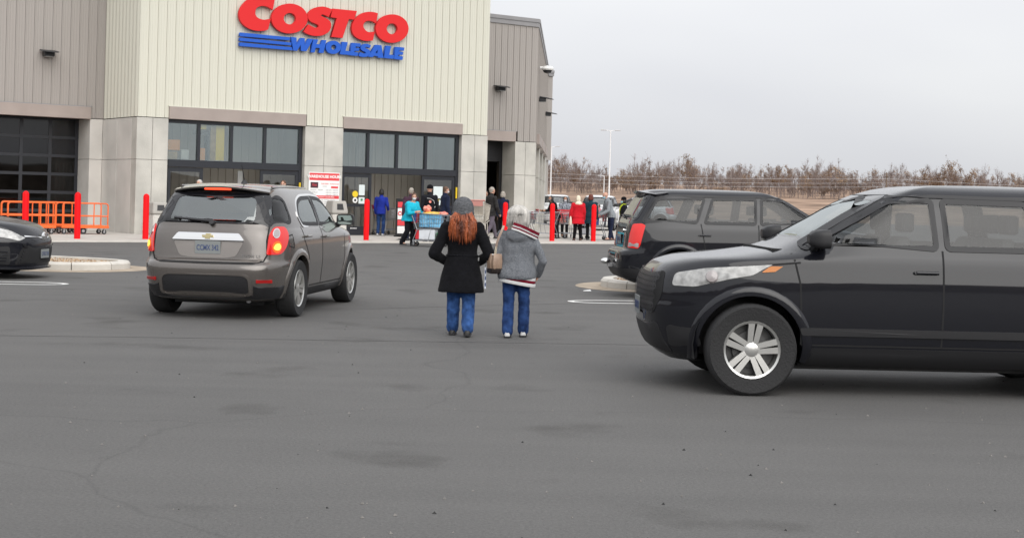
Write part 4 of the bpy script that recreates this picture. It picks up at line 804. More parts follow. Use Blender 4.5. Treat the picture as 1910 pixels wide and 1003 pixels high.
class Body:
    def __init__(s, table, xc=0.0):
        z = [t[0] for t in table]; s.z0, s.z1 = z[0], z[-1]; s.xc = xc; s.zs = z
        s.xr, s.xf, s.w, s.nr, s.nf = [pchip(z, [t[i] for t in table]) for i in range(1, 6)]; s.cache = {}
    def outline(s, z):
        k = round(z, 3)
        if k in s.cache: return s.cache[k]
        xr, xf, w, nr, nf = s.xr(z), s.xf(z), s.w(z), s.nr(z), s.nf(z); xc = min(max(s.xc, xr + 0.05), xf - 0.05); N = 170
        t = np.linspace(0, PI / 2, N); c = np.cos(t); sn = np.sin(t)
        def arc(n): e = 2.0 / n; return np.abs(c) ** e, np.abs(sn) ** e
        a, b = arc(nr); rear = np.stack([xc - (xc - xr) * a, w * b], 1); a, b = arc(nf); front = np.stack([xc + (xf - xc) * a, w * b], 1)[::-1]
        P_ = np.concatenate([rear, front[1:]]); q = np.concatenate([[0], np.cumsum(np.hypot(*np.diff(P_, axis=0).T))]); s.cache[k] = (P_, q); return s.cache[k]
    def side(s, x, z, sg):
        P_, q = s.outline(z); y = float(np.interp(x, P_[:, 0], P_[:, 1])); return Vector((x, sg * y, z))
    def rear(s, u, z):
        P_, q = s.outline(z); return Vector((float(np.interp(abs(u), q, P_[:, 0])), math.copysign(float(np.interp(abs(u), q, P_[:, 1])), u), z))
    def front(s, u, z):
        P_, q = s.outline(z); return Vector((float(np.interp(q[-1] - abs(u), q, P_[:, 0])), math.copysign(float(np.interp(q[-1] - abs(u), q, P_[:, 1])), u), z))
    def maps(s, kind, sg=1):
        return {'side': lambda a, b: s.side(a, b, sg), 'rear': s.rear, 'front': s.front}[kind]
    def point(s, kind, a, b, off=0.0, sg=1):
        f = s.maps(kind, sg); e = 0.006; p = f(a, b); n = (f(a + e, b) - f(a - e, b)).cross(f(a, b + e) - f(a, b - e))
        if n.length < 1e-9: n = Vector((0, sg, 0))
        n.normalize(); c = Vector((max(min(p.x, s.xf(p.z) - .5), s.xr(p.z) + .5) * 0.9, 0, p.z - 0.05))
        if n.dot(p - c) < 0: n = -n
        return p + n * off
    def patch(s, mb, kind, P_, off, th=0.0, sg=1, hole=None, d=0.07):
        """surface patch of the polygon (optionally with a hole), raised by off; th closes its rim down towards the body"""
        n = len(P_); xs = [p[0] for p in P_]; ys = [p[1] for p in P_]; V2 = [Vector(p) for p in P_]; E2 = [(i, (i + 1) % n) for i in range(n)]
        if hole: k = len(V2); V2 += [Vector(p) for p in hole]; E2 += [(k + i, k + (i + 1) % len(hole)) for i in range(len(hole))]
        x = min(xs) + d * .5
        while x < max(xs):
            y = min(ys) + d * .5
            while y < max(ys):
                if in_poly(x, y, P_) and not (hole and in_poly(x, y, hole)): V2.append(Vector((x, y)))
                y += d
            x += d
        v, e, f, *_ = delaunay_2d_cdt(V2, E2, [], 0, 1e-5); T = []
        for t in f:
            cx = sum(v[i].x for i in t) / len(t); cy = sum(v[i].y for i in t) / len(t)
            if in_poly(cx, cy, P_) and not (hole and in_poly(cx, cy, hole)): T.append(tuple(t))
        top = [s.point(kind, p.x, p.y, off, sg) for p in v]; c = Vector((0, 0, sum(p.z for p in top) / len(top)))
        fl = []
        for t in T:
            nrm = (top[t[1]] - top[t[0]]).cross(top[t[2]] - top[t[0]]); m = (top[t[0]] + top[t[1]] + top[t[2]]) / 3
            out = s.point(kind, v[t[0]].x, v[t[0]].y, off + 0.01, sg) - top[t[0]]; fl.append(t if nrm.dot(out) > 0 else t[::-1])
        mb.add(top, fl)
        if th:
            for loop in [P_] + ([hole] if hole else []):
                a = [s.point(kind, p[0], p[1], off, sg) for p in loop]; b = [s.point(kind, p[0], p[1], off - th, sg) for p in loop]; m = len(loop)
                mb.add(a + b, [(i, (i + 1) % m, m + (i + 1) % m, m + i) for i in range(m)])
        return mb
    def strip(s, mb, kind, pts, w, off, sg=1, step=0.05):
        D = []
        for a, b in zip(pts[:-1], pts[1:]):
            a = Vector(a); b = Vector(b); k = max(1, int((b - a).length / step)); D += [a.lerp(b, i / k) for i in range(k)]
        D.append(Vector(pts[-1])); L = []; R_ = []
        for i, p in enumerate(D):
            t = (D[min(i + 1, len(D) - 1)] - D[max(i - 1, 0)]).normalized(); nn = Vector((-t.y, t.x)) * w / 2
            L.append(s.point(kind, p.x + nn.x, p.y + nn.y, off, sg)); R_.append(s.point(kind, p.x - nn.x, p.y - nn.y, off, sg))
        m = len(D); mb.add(L + R_, [(i, i + 1, m + i + 1, m + i) for i in range(m - 1)]); return mb
    def shell(s, cut, rows=None, cols=120):
        zs = []
        for a, b in zip(s.zs[:-1], s.zs[1:]):
            k = max(1, int(math.ceil(max((b - a) / 0.028, abs(s.xf(b) - s.xf(a)) / 0.06, abs(s.w(b) - s.w(a)) / 0.04)))); zs += [a + (b - a) * i / k for i in range(k)]
        zs.append(s.zs[-1]); mb = MB(); nc = cols + 1; ring = 2 * cols; Q = []
        for z in zs:
            P_, q = s.outline(z); u = np.linspace(0, 1, nc) * q[-1]; X = np.interp(u, q, P_[:, 0]); Y = np.interp(u, q, P_[:, 1]); Q.append((u, q[-1]))
            for i in range(nc): mb.v.append((X[i], Y[i], z))
            for i in range(nc - 2, 0, -1): mb.v.append((X[i], -Y[i], z))
        for j in range(len(zs) - 1):
            for i in range(ring):
                i2 = (i + 1) % ring; f = (j * ring + i2, j * ring + i, (j + 1) * ring + i, (j + 1) * ring + i2)
                c = [sum(mb.v[k][a] for k in f) / 4 for a in range(3)]; ii = i + .5 if i < cols else ring - i - .5
                u = ii / cols * (Q[j][1] + Q[j + 1][1]) / 2; uf = (Q[j][1] + Q[j + 1][1]) / 2 - u
                if not cut(c, u, uf): mb.f.append(f); mb.m.append(0)
        top = (len(zs) - 1) * ring; mb.f.append(tuple(range(top + ring - 1, top - 1, -1))); mb.m.append(0)
        return mb

def wheel_meshes(r, wd, rim, spokes, rimm):
    t = MB(); h = wd / 2; prof = [(rim, -h * .86), (r * .93, -h), (r * .985, -h * .82), (r, -h * .55), (r, h * .55), (r * .985, h * .82), (r * .93, h), (rim, h * .86), (rim * .96, h * .6), (rim * .96, -h * .6)]
    Rx = Matrix.Rotation(PI / 2, 4, 'X'); t.lathe(prof + [prof[0]], 36, Rx, cap=False)
    for k in range(5):
        z = -h * .5 + k * h * .25
    tm = t.mesh('tyre', M_tyre, smooth=0.6)
    m = MB(); m.lathe([(rim * 1.0, h * .80), (rim * .97, h * .88), (rim * .90, h * .80), (rim * .88, h * .1), (rim * .88, -h * .7)], 36, Rx, cap=False)
    hub = 0.062
    m.lathe([(0.001, h * .74), (hub * .8, h * .74), (hub * 1.1, h * .66), (hub * 1.1, h * .3)], 16, Rx, cap=False)
    for k in range(spokes):
        a = 2 * PI * k / spokes
        for da in (-0.15, 0.15):
            M = Matrix.Rotation(a, 4, 'Y'); w0, w1 = 0.020, 0.026; x1 = rim * .92
            o0 = da * hub * 2.2; o1 = da * x1 * 1.1
            m.add([(hub * .6, -h * .70, o0 - w0), (x1, -h * .80, o1 - w1), (x1, -h * .80, o1 + w1), (hub * .6, -h * .70, o0 + w0), (hub * .6, -h * .35, o0 - w0), (x1, -h * .45, o1 - w1), (x1, -h * .45, o1 + w1), (hub * .6, -h * .35, o0 + w0)],
                  [(0, 1, 2, 3), (4, 7, 6, 5), (0, 4, 5, 1), (3, 2, 6, 7), (1, 5, 6, 2)], M)
    m2 = MB(); m2.v = [(x, y if True else y, z) for x, y, z in m.v]; m2.f = m.f; m2.m = m.m
    rm = m2.mesh('rim', rimm, smooth=0.5)
    b = MB(); b.lathe([(0.001, -h * .05), (rim * .62, -h * .05), (rim * .62, h * .1), (.001, h * .1)], 24, Rx, cap=False); b.lathe([(rim * .87, -h * .2), (0.001, -h * .21)], 24, Rx, cap=False)
    dm = b.mesh('brake_disc', mat('brake_steel', (0.10, 0.10, 0.10), 0.5, metal=0.6))
    return tm, rm, dm

def build_car(spec):
    """spec: table, axles (xr, xf), track, wheel radius, paint, windows, options; returns the Empty at the car's ground centre"""
    B = Body(spec['table']); e = empty(spec['name'], spec['loc'], spec['rz'], spec['label'], spec['cat'], spec.get('group')); pm = spec['paint']
    R = spec['R']; ax = spec['axles']; Ra = R * 1.17; zw = R + 0.02
    side_w = spec.get('side_windows', []); rear_w = spec.get('rear_window'); front_w = spec.get('front_window')
    cutS = [grow(p, -0.012) for p, *_ in side_w]; cutR = grow(rear_w, -0.012) if rear_w else None; cutF = grow(front_w, -0.012) if front_w else None
    def cut(c, u, uf):
        if abs(c[1]) > .45 and c[2] < zw + Ra:
            for xw in ax:
                if (c[0] - xw) ** 2 + (c[2] - zw) ** 2 < Ra ** 2: return True
        if abs(c[1]) > .3:
            for p in cutS:
                if in_poly(c[0], c[2], p): return True
        if cutR and c[0] < 0 and in_poly(math.copysign(u, c[1]), c[2], cutR): return True
        if cutF and c[0] > 0 and in_poly(math.copysign(uf, c[1]), c[2], cutF): return True
        return False
    mb = B.shell(cut, cols=spec.get('cols', 120))
    mb.build('body', pm, e, smooth=True, fix=False)
    # dark floor, wheel wells and cabin
    fl = MB(); zf = spec['belt'] - 0.22
    o = [tuple(p) for p in B.outline(B.z0)[0][::12]]; o = o + [(x, -y) for x, y in o[::-1]]; fl.add([(x, y, B.z0 + 0.004) for x, y in o], [tuple(range(len(o)))])
    fl.box(ax[0] - .35, ax[1] + .2, -.55, .55, B.z0 - 0.05, B.z0 + 0.05); fl.box(ax[0] - 0.07, ax[0] + .07, -spec['track'], spec['track'], zw - .06, zw + .05)
    for xw in ax:
        for sg in (-1, 1):
            n = 14; a = [(xw + (Ra + .03) * math.cos(PI * k / n * 1.16 - .08 * PI), sg * .36, zw + (Ra + .03) * math.sin(PI * k / n * 1.16 - .08 * PI)) for k in range(n + 1)]
            b = [(p[0], sg * (B.side(xw, zw, 1).y - 0.03), p[2]) for p in a]; fl.add(a + b, [(k, k + 1, n + 2 + k, n + 1 + k) for k in range(n)]); fl.add(a, [tuple(range(n + 1))])
    fl.build('underbody', M_trim, e)
    cb = MB(); xs = np.linspace(B.xr(zf) + .12, spec.get('dash', .9), 10)
    a = [(x, B.side(x, zf, 1).y - .04, zf) for x in xs]; cb.add([p for p in a] + [(x, -y, z) for x, y, z in a], [(k, k + 1, 10 + k + 1, 10 + k) for k in range(9)])
    cb.box(spec.get('dash', .9) - .05, spec.get('dash', .9) + .35, -.62, .62, zf, spec['belt'] + .0); cb.build('cabin_floor', M_inner, e)
    for sx, ys in spec.get('seats', [(.25, (-.38, .38)), (-.62, (-.42, 0, .42))]):
        for y in ys:
            sb = MB(); wv = .23 if abs(ys[0]) < .4 else .2; b0 = spec['belt']
            sb.rings([[(sx - .06, y - wv, zf - .02), (sx + .10, y - wv, zf - .02), (sx + .10, y + wv, zf - .02), (sx - .06, y + wv, zf - .02)], [(sx - .20, y - wv, b0 + .02), (sx - .08, y - wv, b0 + .02), (sx - .08, y + wv, b0 + .02), (sx - .20, y + wv, b0 + .02)],
                      [(sx - .23, y - wv * .7, b0 + .12), (sx - .14, y - wv * .7, b0 + .12), (sx - .14, y + wv * .7, b0 + .12), (sx - .23, y + wv * .7, b0 + .12)]])
            sb.box(sx - .27, sx - .17, y - .12, y + .12, b0 + .16, b0 + .32); sb.build('seat', M_seat, e, bevel=0.02)
    # glass, seals, trim
    gl = spec.get('glass', M_cglass)
    for sg in (1, -1):
        for p, nm, g2 in side_w:
            wm = B.patch(MB(), 'side', p, 0.002, 0, sg).build('window', g2 or gl, e, smooth=True, fix=False)
            B.patch(MB(), 'side', grow(p, 0.016), 0.006, 0.02, sg, hole=grow(p, -0.030)).build('window_seal', M_trim, wm, smooth=True, fix=False)
        if spec.get('dlo'):
            B.patch(MB(), 'side', grow(spec['dlo'], 0.022), 0.008, 0.016, sg, hole=grow(spec['dlo'], -0.004)).build('window_trim', spec.get('dlo_mat', M_chrome), e, smooth=True, fix=False)
        for p in spec.get('pillars', []): B.patch(MB(), 'side', p, 0.005, 0.014, sg).build('pillar', M_gloss, e, smooth=True, fix=False)
    if rear_w:
        r = B.patch(MB(), 'rear', rear_w, 0.002).build('rear_window', spec.get('rear_glass', gl), e, smooth=True, fix=False)
        B.patch(MB(), 'rear', grow(rear_w, 0.012), 0.005, 0.02, 1, hole=spec.get('rear_clear', grow(rear_w, -0.03))).build('window_border', spec.get('frit', M_gloss), r, smooth=True, fix=False)
    if front_w:
        r = B.patch(MB(), 'front', front_w, 0.002).build('windshield', spec.get('front_glass', gl), e, smooth=True, fix=False)
        B.patch(MB(), 'front', grow(front_w, 0.012), 0.005, 0.02, 1, hole=grow(front_w, -0.035)).build('window_border', M_gloss, r, smooth=True, fix=False)
    # arches, sills, shut lines
    for sg in (1, -1):
        for xw in ax:
            mbl = MB(); n = 26; rows_ = []
            a0, a1 = math.radians(-14), math.radians(194)
            for k in range(n + 1):
                a = a0 + (a1 - a0) * k / n; row = []
                for rr_, off in ((Ra - .02, -0.05), (Ra - .02, 0.016), (Ra + .015, 0.020), (Ra + .055, 0.010), (Ra + .065, -0.01)):
                    x, z = xw + rr_ * math.cos(a), max(B.z0 + .004, zw + rr_ * math.sin(a)); row.append(B.point('side', x, z, off, sg))
                rows_.append(row)
            mbl.rings(rows_, cap=False); mbl.build('wheel_arch', spec.get('arch_mat', pm), e, smooth=0.9)
        sl = spec.get('sill')
        if sl: B.patch(MB(), 'side', [(ax[0] + Ra - .01, sl[0]), (ax[1] - Ra + .01, sl[0]), (ax[1] - Ra - .0, sl[1]), (ax[0] + Ra + .0, sl[1])], 0.010, 0.03, sg).build('sill', spec.get('sill_mat', M_trim), e, smooth=True, fix=False)
        lines = MB()
        for pts in spec.get('lines', []): B.strip(lines, 'side', pts, 0.015, 0.0025, sg)
        if spec.get('lines'): lines.build('shut_line', M_inner, e, fix=False)
        for x, z in spec.get('handles', []):
            h = MB(); pa = B.point('side', x - .09, z, .03, sg); pb = B.point('side', x + .09, z, .03, sg); h.tube(B.point('side', x - .09, z, -.01, sg), pa, .012, .014, 8); h.tube(pa, pb, .015, .015, 8); h.tube(pb, B.point('side', x + .09, z, -.01, sg), .014, .012, 8)
            h.build('door_handle', spec.get('handle_mat', pm), e, smooth=0.8)
        mx = spec.get('mirror')
        if mx:
            x, z = mx; b = B.side(x, z, sg); mi = MB(); mi.tube(b + Vector((0, -sg * .03, -.02)), b + Vector((-.02, sg * .06, .03)), .045, .035, 8)
            c = b + Vector((-.03, sg * .135, .075)); rr_ = []
            for k, (dx, sy, sz) in enumerate([(.10, .45, .45), (.06, .85, .85), (0, 1, 1), (-.06, 1, 1)]):
                rr_.append([(c.x + dx, c.y + sy * p[0], c.z + sz * p[1]) for p in rounded([(-.115, -.075), (.115, -.075), (.115, .075), (-.115, .075)], .05, 4)])
            mi.rings(rr_); mo = mi.build('mirror', spec.get('mirror_mat', M_trim), e, smooth=0.7)
            gm = MB(); pp = rounded([(-.098, -.06), (.098, -.06), (.098, .06), (-.098, .06)], .035, 4); gm.add([(c.x - .062, c.y + p[0], c.z + p[1]) for p in pp], [tuple(range(len(pp)))]); gm.build('mirror_glass', mat('mirror_silver', (0.20, 0.24, 0.23), 0.03, metal=1.0), mo)
    # wheels
    tm, rm, dm = wheel_meshes(R, spec.get('tyre_w', .225), R * spec.get('rim', .64), spec.get('spokes', 5), spec.get('rim_mat', M_alloy))
    for xw in ax:
        for sg in (1, -1):
            w = link('wheel', tm, e, (xw, sg * spec['track'], R), (0, random.uniform(0, 6), 0 if sg < 0 else PI))
            link('rim', rm, w); link('brake_disc', dm, w)
    e['_'] = 1; del e['_']
    return e, B
def plate(parent, B, kind, u, z, txt, w=.305, h=.152, tilt=0.0, name='number_plate'):
    """flat plate stood on the rear or front face"""
    p = B.point(kind, u, z, 0.014); face = -1 if kind == 'rear' else 1
    mb = MB(); mb.box(-w / 2, w / 2, -.004, .004, -h / 2, h / 2); rz = -PI / 2 if face < 0 else PI / 2
    o = mb.build(name, M_plate, parent, bevel=0.002, loc=p, rot=(0, 0, rz))
    me = text_mesh(txt, h * .60, 0.001, 0.0012, 0, 1.0); set_mat(me, M_pblue); k_ = .86 * w / max(.01, max(v.co.x for v in me.vertices) - min(v.co.x for v in me.vertices)); me.transform(Matrix.Diagonal((k_, 1, 1, 1))); link('lettering', me, o, (0, -.006, -.006), (PI / 2, 0, 0)); return o
def car_loc(p, heading): return Vector((p[0], p[1], 0)), math.atan2(heading[1], heading[0])

# ---- grey-brown SUV waiting in the lane
SUVT = [(.21, -1.93, 1.98, .72, 6, 4), (.25, -2.08, 2.06, .80, 6, 4), (.34, -2.16, 2.13, .845, 6, 4), (.50, -2.212, 2.185, .872, 6, 4), (.60, -2.222, 2.20, .885, 6, 4), (.665, -2.20, 2.20, .89, 6, 4), (.70, -2.135, 2.19, .89, 6, 4),
        (.80, -2.118, 2.17, .888, 6, 4), (.93, -2.10, 2.10, .882, 6, 4), (1.00, -2.085, 1.95, .873, 6, 4), (1.04, -2.072, 1.60, .86, 6, 4.5), (1.07, -2.06, 1.27, .848, 6, 5), (1.10, -2.045, 1.08, .833, 6, 5), (1.16, -2.02, .96, .815, 6, 5),
        (1.30, -1.925, .72, .762, 6, 5), (1.45, -1.81, .44, .690, 7, 5), (1.53, -1.725, .24, .638, 7, 5), (1.58, -1.64, .02, .585, 7, 5), (1.61, -1.50, -.18, .50, 5, 4), (1.625, -1.3, -.45, .36, 4, 4), (1.63, -1.05, -.7, .15, 3, 3)]
hd = math.radians(7.4); fw = Vector((math.sin(hd), math.cos(hd), 0)); ra = Vector((-3.49, 18.02, 0)); og = ra + fw * 1.29
P_suv = paint('suv_paint', (0.128, 0.115, 0.106), 0.5, 0.26)
RWs = rounded([(-.745, 1.125), (.745, 1.125), (.63, 1.515), (-.63, 1.515)], [.06, .06, .10, .10]); RC = rounded([(-.52, 1.165), (-.06, 1.16), (.0, 1.195), (.10, 1.195), (.16, 1.16), (.52, 1.165), (.47, 1.46), (-.47, 1.46)], .07)
FD_ = rounded([(.84, 1.135), (.50, 1.325), (.16, 1.46), (-.20, 1.475), (-.24, 1.125)], [.03, .2, .12, .03, .02]); RD_ = rounded([(-.31, 1.125), (-.28, 1.475), (-.72, 1.465), (-.98, 1.40), (-1.12, 1.24), (-1.04, 1.135)], [.02, .03, .15, .12, .1, .05])
DLO = rounded([(.90, 1.125), (.52, 1.335), (.17, 1.478), (-.20, 1.495), (-.72, 1.485), (-1.0, 1.415), (-1.15, 1.24), (-1.06, 1.118)], [.05, .2, .15, .1, .15, .12, .1, .06])
QW = rounded([(-1.44, 1.16), (-1.42, 1.43), (-1.50, 1.475), (-1.80, 1.455), (-1.935, 1.15)], [.1, .06, .05, .03, .03])
suv, SB = build_car(dict(table=SUVT, axles=(-1.29, 1.36), track=.775, R=.352, paint=P_suv, name='suv', loc=og, rz=math.atan2(fw.y, fw.x), cat='suv', belt=1.10, dash=.75,
    label='grey-brown SUV seen from behind in the lane with its brake lights and indicators on', side_windows=[(FD_, 0, None), (RD_, 0, None), (QW, 0, M_tglass)], rear_window=RWs, rear_clear=RC, rear_glass=M_cglass,
    front_window=rounded([(-.70, 1.13), (.70, 1.13), (.56, 1.50), (-.56, 1.50)], .08), dlo=DLO, pillars=[rounded([(-.245, 1.125), (-.215, 1.475), (-.275, 1.475), (-.305, 1.125)], .006)], sill=(.225, .335),
    lines=[[(-.27, 1.10), (-.275, .6), (-.24, .36)], [(.98, 1.04), (.93, .9), (.92, .36)], [(-1.14, 1.11), (-1.12, .95), (-.93, .75), (-.86, .55), (-.86, .36)], [(-.86, .36), (.92, .36)], [(-1.52, .86), (-1.67, .88), (-1.70, 1.0), (-1.55, 1.02), (-1.52, .86)]],
    handles=[(-.12, .965), (-1.0, .985)], mirror=(.80, 1.10), seats=[(.20, (-.38, .38)), (-.70, (-.42, 0, .42))], rim=.66))
suv.scale = (1, 1.03, 1)
def on(kind, P_, off, th, m, name, parent, sg=1, hole=None): return SB.patch(MB(), kind, P_, off, th, sg, hole).build(name, m, parent, smooth=0.6, fix=False)
gs = MB()      # tailgate shut line
for s in (-1, 1): SB.strip(gs, 'rear', [(s * .70, 1.12), (s * .685, .95), (s * .70, .78), (s * .66, .705), (s * .55, .682), (0, .675)], .02, .003)
gs.build('shut_line', M_inner, suv, fix=False)
on('rear', rounded([(-.60, .685), (.60, .685), (.66, .735), (-.66, .735)], .01), .006, .02, mat('tailgate_lip', (0.10, 0.088, 0.08), 0.35, metal=.5), 'tailgate_lip', suv)
for sg in (1, -1):     # lamp clusters wrapped round the corners
    Lp = rounded([(sg * .685, .785), (sg * .90, .785), (sg * 1.02, .90), (sg * 1.05, 1.03), (sg * .96, 1.115), (sg * .75, 1.11), (sg * .70, 1.02)], [.02, .10, .12, .08, .06, .06, .05]); lo = on('rear', Lp, .016, .03, M_lred, 'tail_lamp', suv)
    circ = lambda cx, cz, r, k=18: [(cx + r * math.cos(2 * PI * i / k), cz + r * math.sin(2 * PI * i / k)) for i in range(k)]
    on('rear', circ(sg * .80, 1.035, .045), .022, .01, M_lclr, 'reversing_lens', lo); on('rear', circ(sg * .80, 1.035, .056), .019, .006, M_chrome, 'lens_ring', lo, hole=circ(sg * .80, 1.035, .045))
    on('rear', circ(sg * .82, .875, .070), .020, .008, M_lamb, 'indicator_lens', lo)
    on('rear', rounded([(sg * .76, .86), (sg * .80, .835), (sg * .85, .84), (sg * .875, .88), (sg * .84, .92), (sg * .79, .91)], .02), .028, .008, M_lyel, 'indicator_bulb', lo)
    on('rear', [(sg * .60, .455), (sg * .80, .455), (sg * .80, .492), (sg * .60, .492)], .016, .018, M_lred0, 'reflector', suv)
on('rear', rounded([(-.43, .94), (.43, .94), (.365, 1.02), (-.365, 1.02)], .02), .034, .05, M_chrome, 'tailgate_bar', suv)
on('rear', rounded([(-.42, .93), (.42, .93), (.335, .755), (.20, .735), (-.20, .735), (-.335, .755)], .04), .004, .01, paint('suv_recess', (0.22, 0.20, 0.185), 0.5, 0.4), 'plate_recess', suv)
bw = [(-.085, -.015), (-.028, -.015), (-.034, -.034), (.042, -.034), (.036, -.015), (.075, -.015), (.085, .015), (.028, .015), (.034, .034), (-.042, .034), (-.036, .015), (-.075, .015)]
on('rear', [(x * .85, .98 + z * .85) for x, z in bw], .046, .012, M_gold, 'badge', suv)
plate(suv, SB, 'rear', 0.0, .855, 'CCMX 342')
me = text_mesh('EQUINOX LS', .05, .001, .0, .1, 1.25); set_mat(me, M_chrome); pp = SB.point('rear', -.46, .765, .008); link('lettering', me, suv, pp, (PI / 2, 0, -PI / 2 - .06))
wp = MB(); a_ = SB.point('rear', .0, 1.155, .03); b_ = SB.point('rear', .44, 1.185, .028); wp.tube(a_, b_, .026, .020, 8, sq=.7); wp.tube(SB.point('rear', -.02, 1.14, .0), SB.point('rear', -.02, 1.14, .05), .034, .03, 10); wp.build('wiper', M_trim, suv, smooth=.8)
on('rear', rounded([(-.51, .325), (.51, .325), (.51, .50), (.45, .535), (-.45, .535), (-.51, .50)], .05), .006, .02, M_trim, 'bumper_insert', suv)
on('rear', rounded([(-.55, .30), (.55, .30), (.55, .51), (.46, .56), (-.46, .56), (-.55, .51)], .06), .014, .02, P_suv, 'bumper_frame', suv, hole=rounded([(-.51, .305), (.51, .305), (.51, .50), (.45, .535), (-.45, .535), (-.51, .50)], .05))
on('rear', [(-1.15, .225), (1.15, .225), (1.15, .42), (.565, .42), (.552, .30), (-.552, .30), (-.565, .42), (-1.15, .42)], .008, .02, M_trim, 'lower_bumper', suv)
sp = MB(); rws = []      # roof spoiler with the high brake light beneath
for y in np.linspace(-.585, .585, 15):
    x = SB.rear(y, 1.545).x; t = abs(y) / .585; rws.append([(x + .22, y, 1.585 - .035 * t), (x + .02, y, 1.602 - .05 * t * t), (x - .13 + .05 * t * t, y, 1.585 - .06 * t * t), (x - .125 + .05 * t * t, y, 1.568 - .06 * t * t), (x + .0, y, 1.525 - .03 * t)])
sp.rings(rws); so = sp.build('spoiler', P_suv, suv, smooth=.7)
sp = MB(); rws = []
for y in np.linspace(-.56, .56, 15):
    x = SB.rear(y, 1.545).x; t = abs(y) / .56; d = .115 - .05 * t * t; rws.append([(x - d, y, 1.567 - .06 * t * t), (x - d + .01, y, 1.560 - .06 * t * t), (x - .012, y, 1.505 - .01 * t), (x + .01, y, 1.53 - .03 * t)])
sp.rings(rws); sp.build('spoiler_underside', M_gloss, so)
MB().box(-.012, .012, -.16, .16, -.014, .014).build('brake_light', M_lbrk, so, loc=(SB.rear(0, 1.545).x - .105, 0, 1.553), bevel=.004)
an = MB(); an.lathe([(.045, 0), (.03, .03), (.012, .05)], 10, Matrix.Translation((-1.18, -.12, 1.625))); an.tube((-1.18, -.12, 1.66), (-1.30, -.12, 1.86), .007, .004, 6); an.build('antenna', M_trim, suv, smooth=.8)
for s in (-1, 1):
    rl_ = MB(); rl_.path([(x, s * .56, SB.zs[-1] - .028 - .02 * abs(x + .7)) for x in (-1.5, -1.1, -.6, -.2, .0)], .012, 6)
    rl_.build('roof_rail', P_suv, suv)
ex = MB(); ex.tube((-1.6, -.45, .27), (-1.95, -.45, .23), .03, .032, 12); ex.build('exhaust_pipe', M_gal, suv)

# ---- black minivan nosing in at the left edge
VANT = [(.15, -2.3, 2.42, .80, 6, 3.2), (.20, -2.4, 2.50, .88, 6, 3.2), (.34, -2.5, 2.53, .93, 6, 3.2), (.50, -2.53, 2.545, .955, 6, 3.2), (.64, -2.53, 2.54, .965, 6, 3.2), (.74, -2.52, 2.505, .965, 6, 3.0), (.84, -2.50, 2.43, .96, 6, 2.9), (.92, -2.48, 2.31, .955, 6, 3.0),
        (.98, -2.47, 2.08, .95, 6, 3.2), (1.03, -2.46, 1.76, .94, 6, 3.5), (1.08, -2.45, 1.38, .925, 6, 4), (1.12, -2.44, 1.12, .91, 6, 4.5), (1.20, -2.42, .94, .89, 6, 5), (1.40, -2.36, .52, .83, 6, 5), (1.58, -2.28, .14, .765, 6, 5), (1.67, -2.2, -.12, .69, 6, 5), (1.71, -2.0, -.4, .58, 5, 4), (1.73, -1.6, -.9, .3, 4, 3)]
P_blk = paint('black_car_paint', (0.006, 0.0065, 0.010), 0.0, 0.5, 0.1); P_wht = paint('white_car_paint', (0.72, 0.73, 0.74), 0.0, 0.35); P_sil = paint('silver_car_paint', (0.45, 0.46, 0.48), 0.6, 0.3)
vh = Vector((math.cos(math.radians(-6)), math.sin(math.radians(-6)), 0)); vp = Vector((-7.74, 24.0, 0)) - vh * 2.53
VW = [(rounded([(.76, 1.16), (.30, 1.46), (.06, 1.58), (.04, 1.16)], .05), 0, None), (rounded([(-.06, 1.16), (-.05, 1.58), (-1.0, 1.58), (-1.0, 1.16)], .05), 0, M_tglass), (rounded([(-1.1, 1.16), (-1.1, 1.58), (-2.05, 1.54), (-2.2, 1.18)], .06), 0, M_tglass)]
van, VB = build_car(dict(table=VANT, axles=(-1.50, 1.53), track=.83, R=.34, paint=P_blk, name='minivan', loc=vp, rz=math.radians(-6), cat='van', belt=1.13, dash=.95, label='dark minivan whose nose pokes in at the left edge beside the gravel island',
    side_windows=VW, front_window=rounded([(-.80, 1.15), (.80, 1.15), (.62, 1.60), (-.62, 1.60)], .1), rear_window=rounded([(-.7, 1.2), (.7, 1.2), (.6, 1.6), (-.6, 1.6)], .1), sill=(.18, .27), handles=[(.2, .95), (-.9, .95)], mirror=(.70, 1.12), seats=[(.15, (-.4, .4)), (-.8, (-.4, .4))],
    lines=[[(.0, 1.12), (-.02, .6), (0, .3)], [(1.05, 1.1), (1.03, .8), (1.0, .3)], [(-1.05, 1.12), (-1.05, .3)]]))
van.scale = (1, 1, .955)
def onb(Bd, kind, P_, off, th, m, name, parent, sg=1, hole=None): return Bd.patch(MB(), kind, P_, off, th, sg, hole, 0.05).build(name, m, parent, smooth=0.6, fix=False)
for sg in (1, -1):
    onb(VB, 'front', rounded([(sg * .50, .70), (sg * .62, .655), (sg * 1.15, .76), (sg * 1.66, .93), (sg * 1.60, 1.01), (sg * 1.1, .96), (sg * .66, .82)], [.01, .03, .1, .02, .02, .2, .03]), .012, .02, M_head, 'headlamp', van)
    h_ = onb(VB, 'front', rounded([(sg * .72, .25), (sg * 1.05, .27), (sg * 1.10, .40), (sg * .95, .55), (sg * .78, .57)], .05), .006, .015, M_trim, 'fog_lamp_recess', van)
    for z in (.31, .36, .41, .46): onb(VB, 'front', [(sg * .80, z), (sg * 1.0, z + .005), (sg * 1.0, z + .02), (sg * .80, z + .015)], .018, .012, P_blk, 'slat', h_)
gr = onb(VB, 'front', rounded([(-.52, .70), (-.30, .655), (.30, .655), (.52, .70), (.56, .765), (-.56, .765)], .02), .005, .012, M_gloss, 'upper_grille', van)
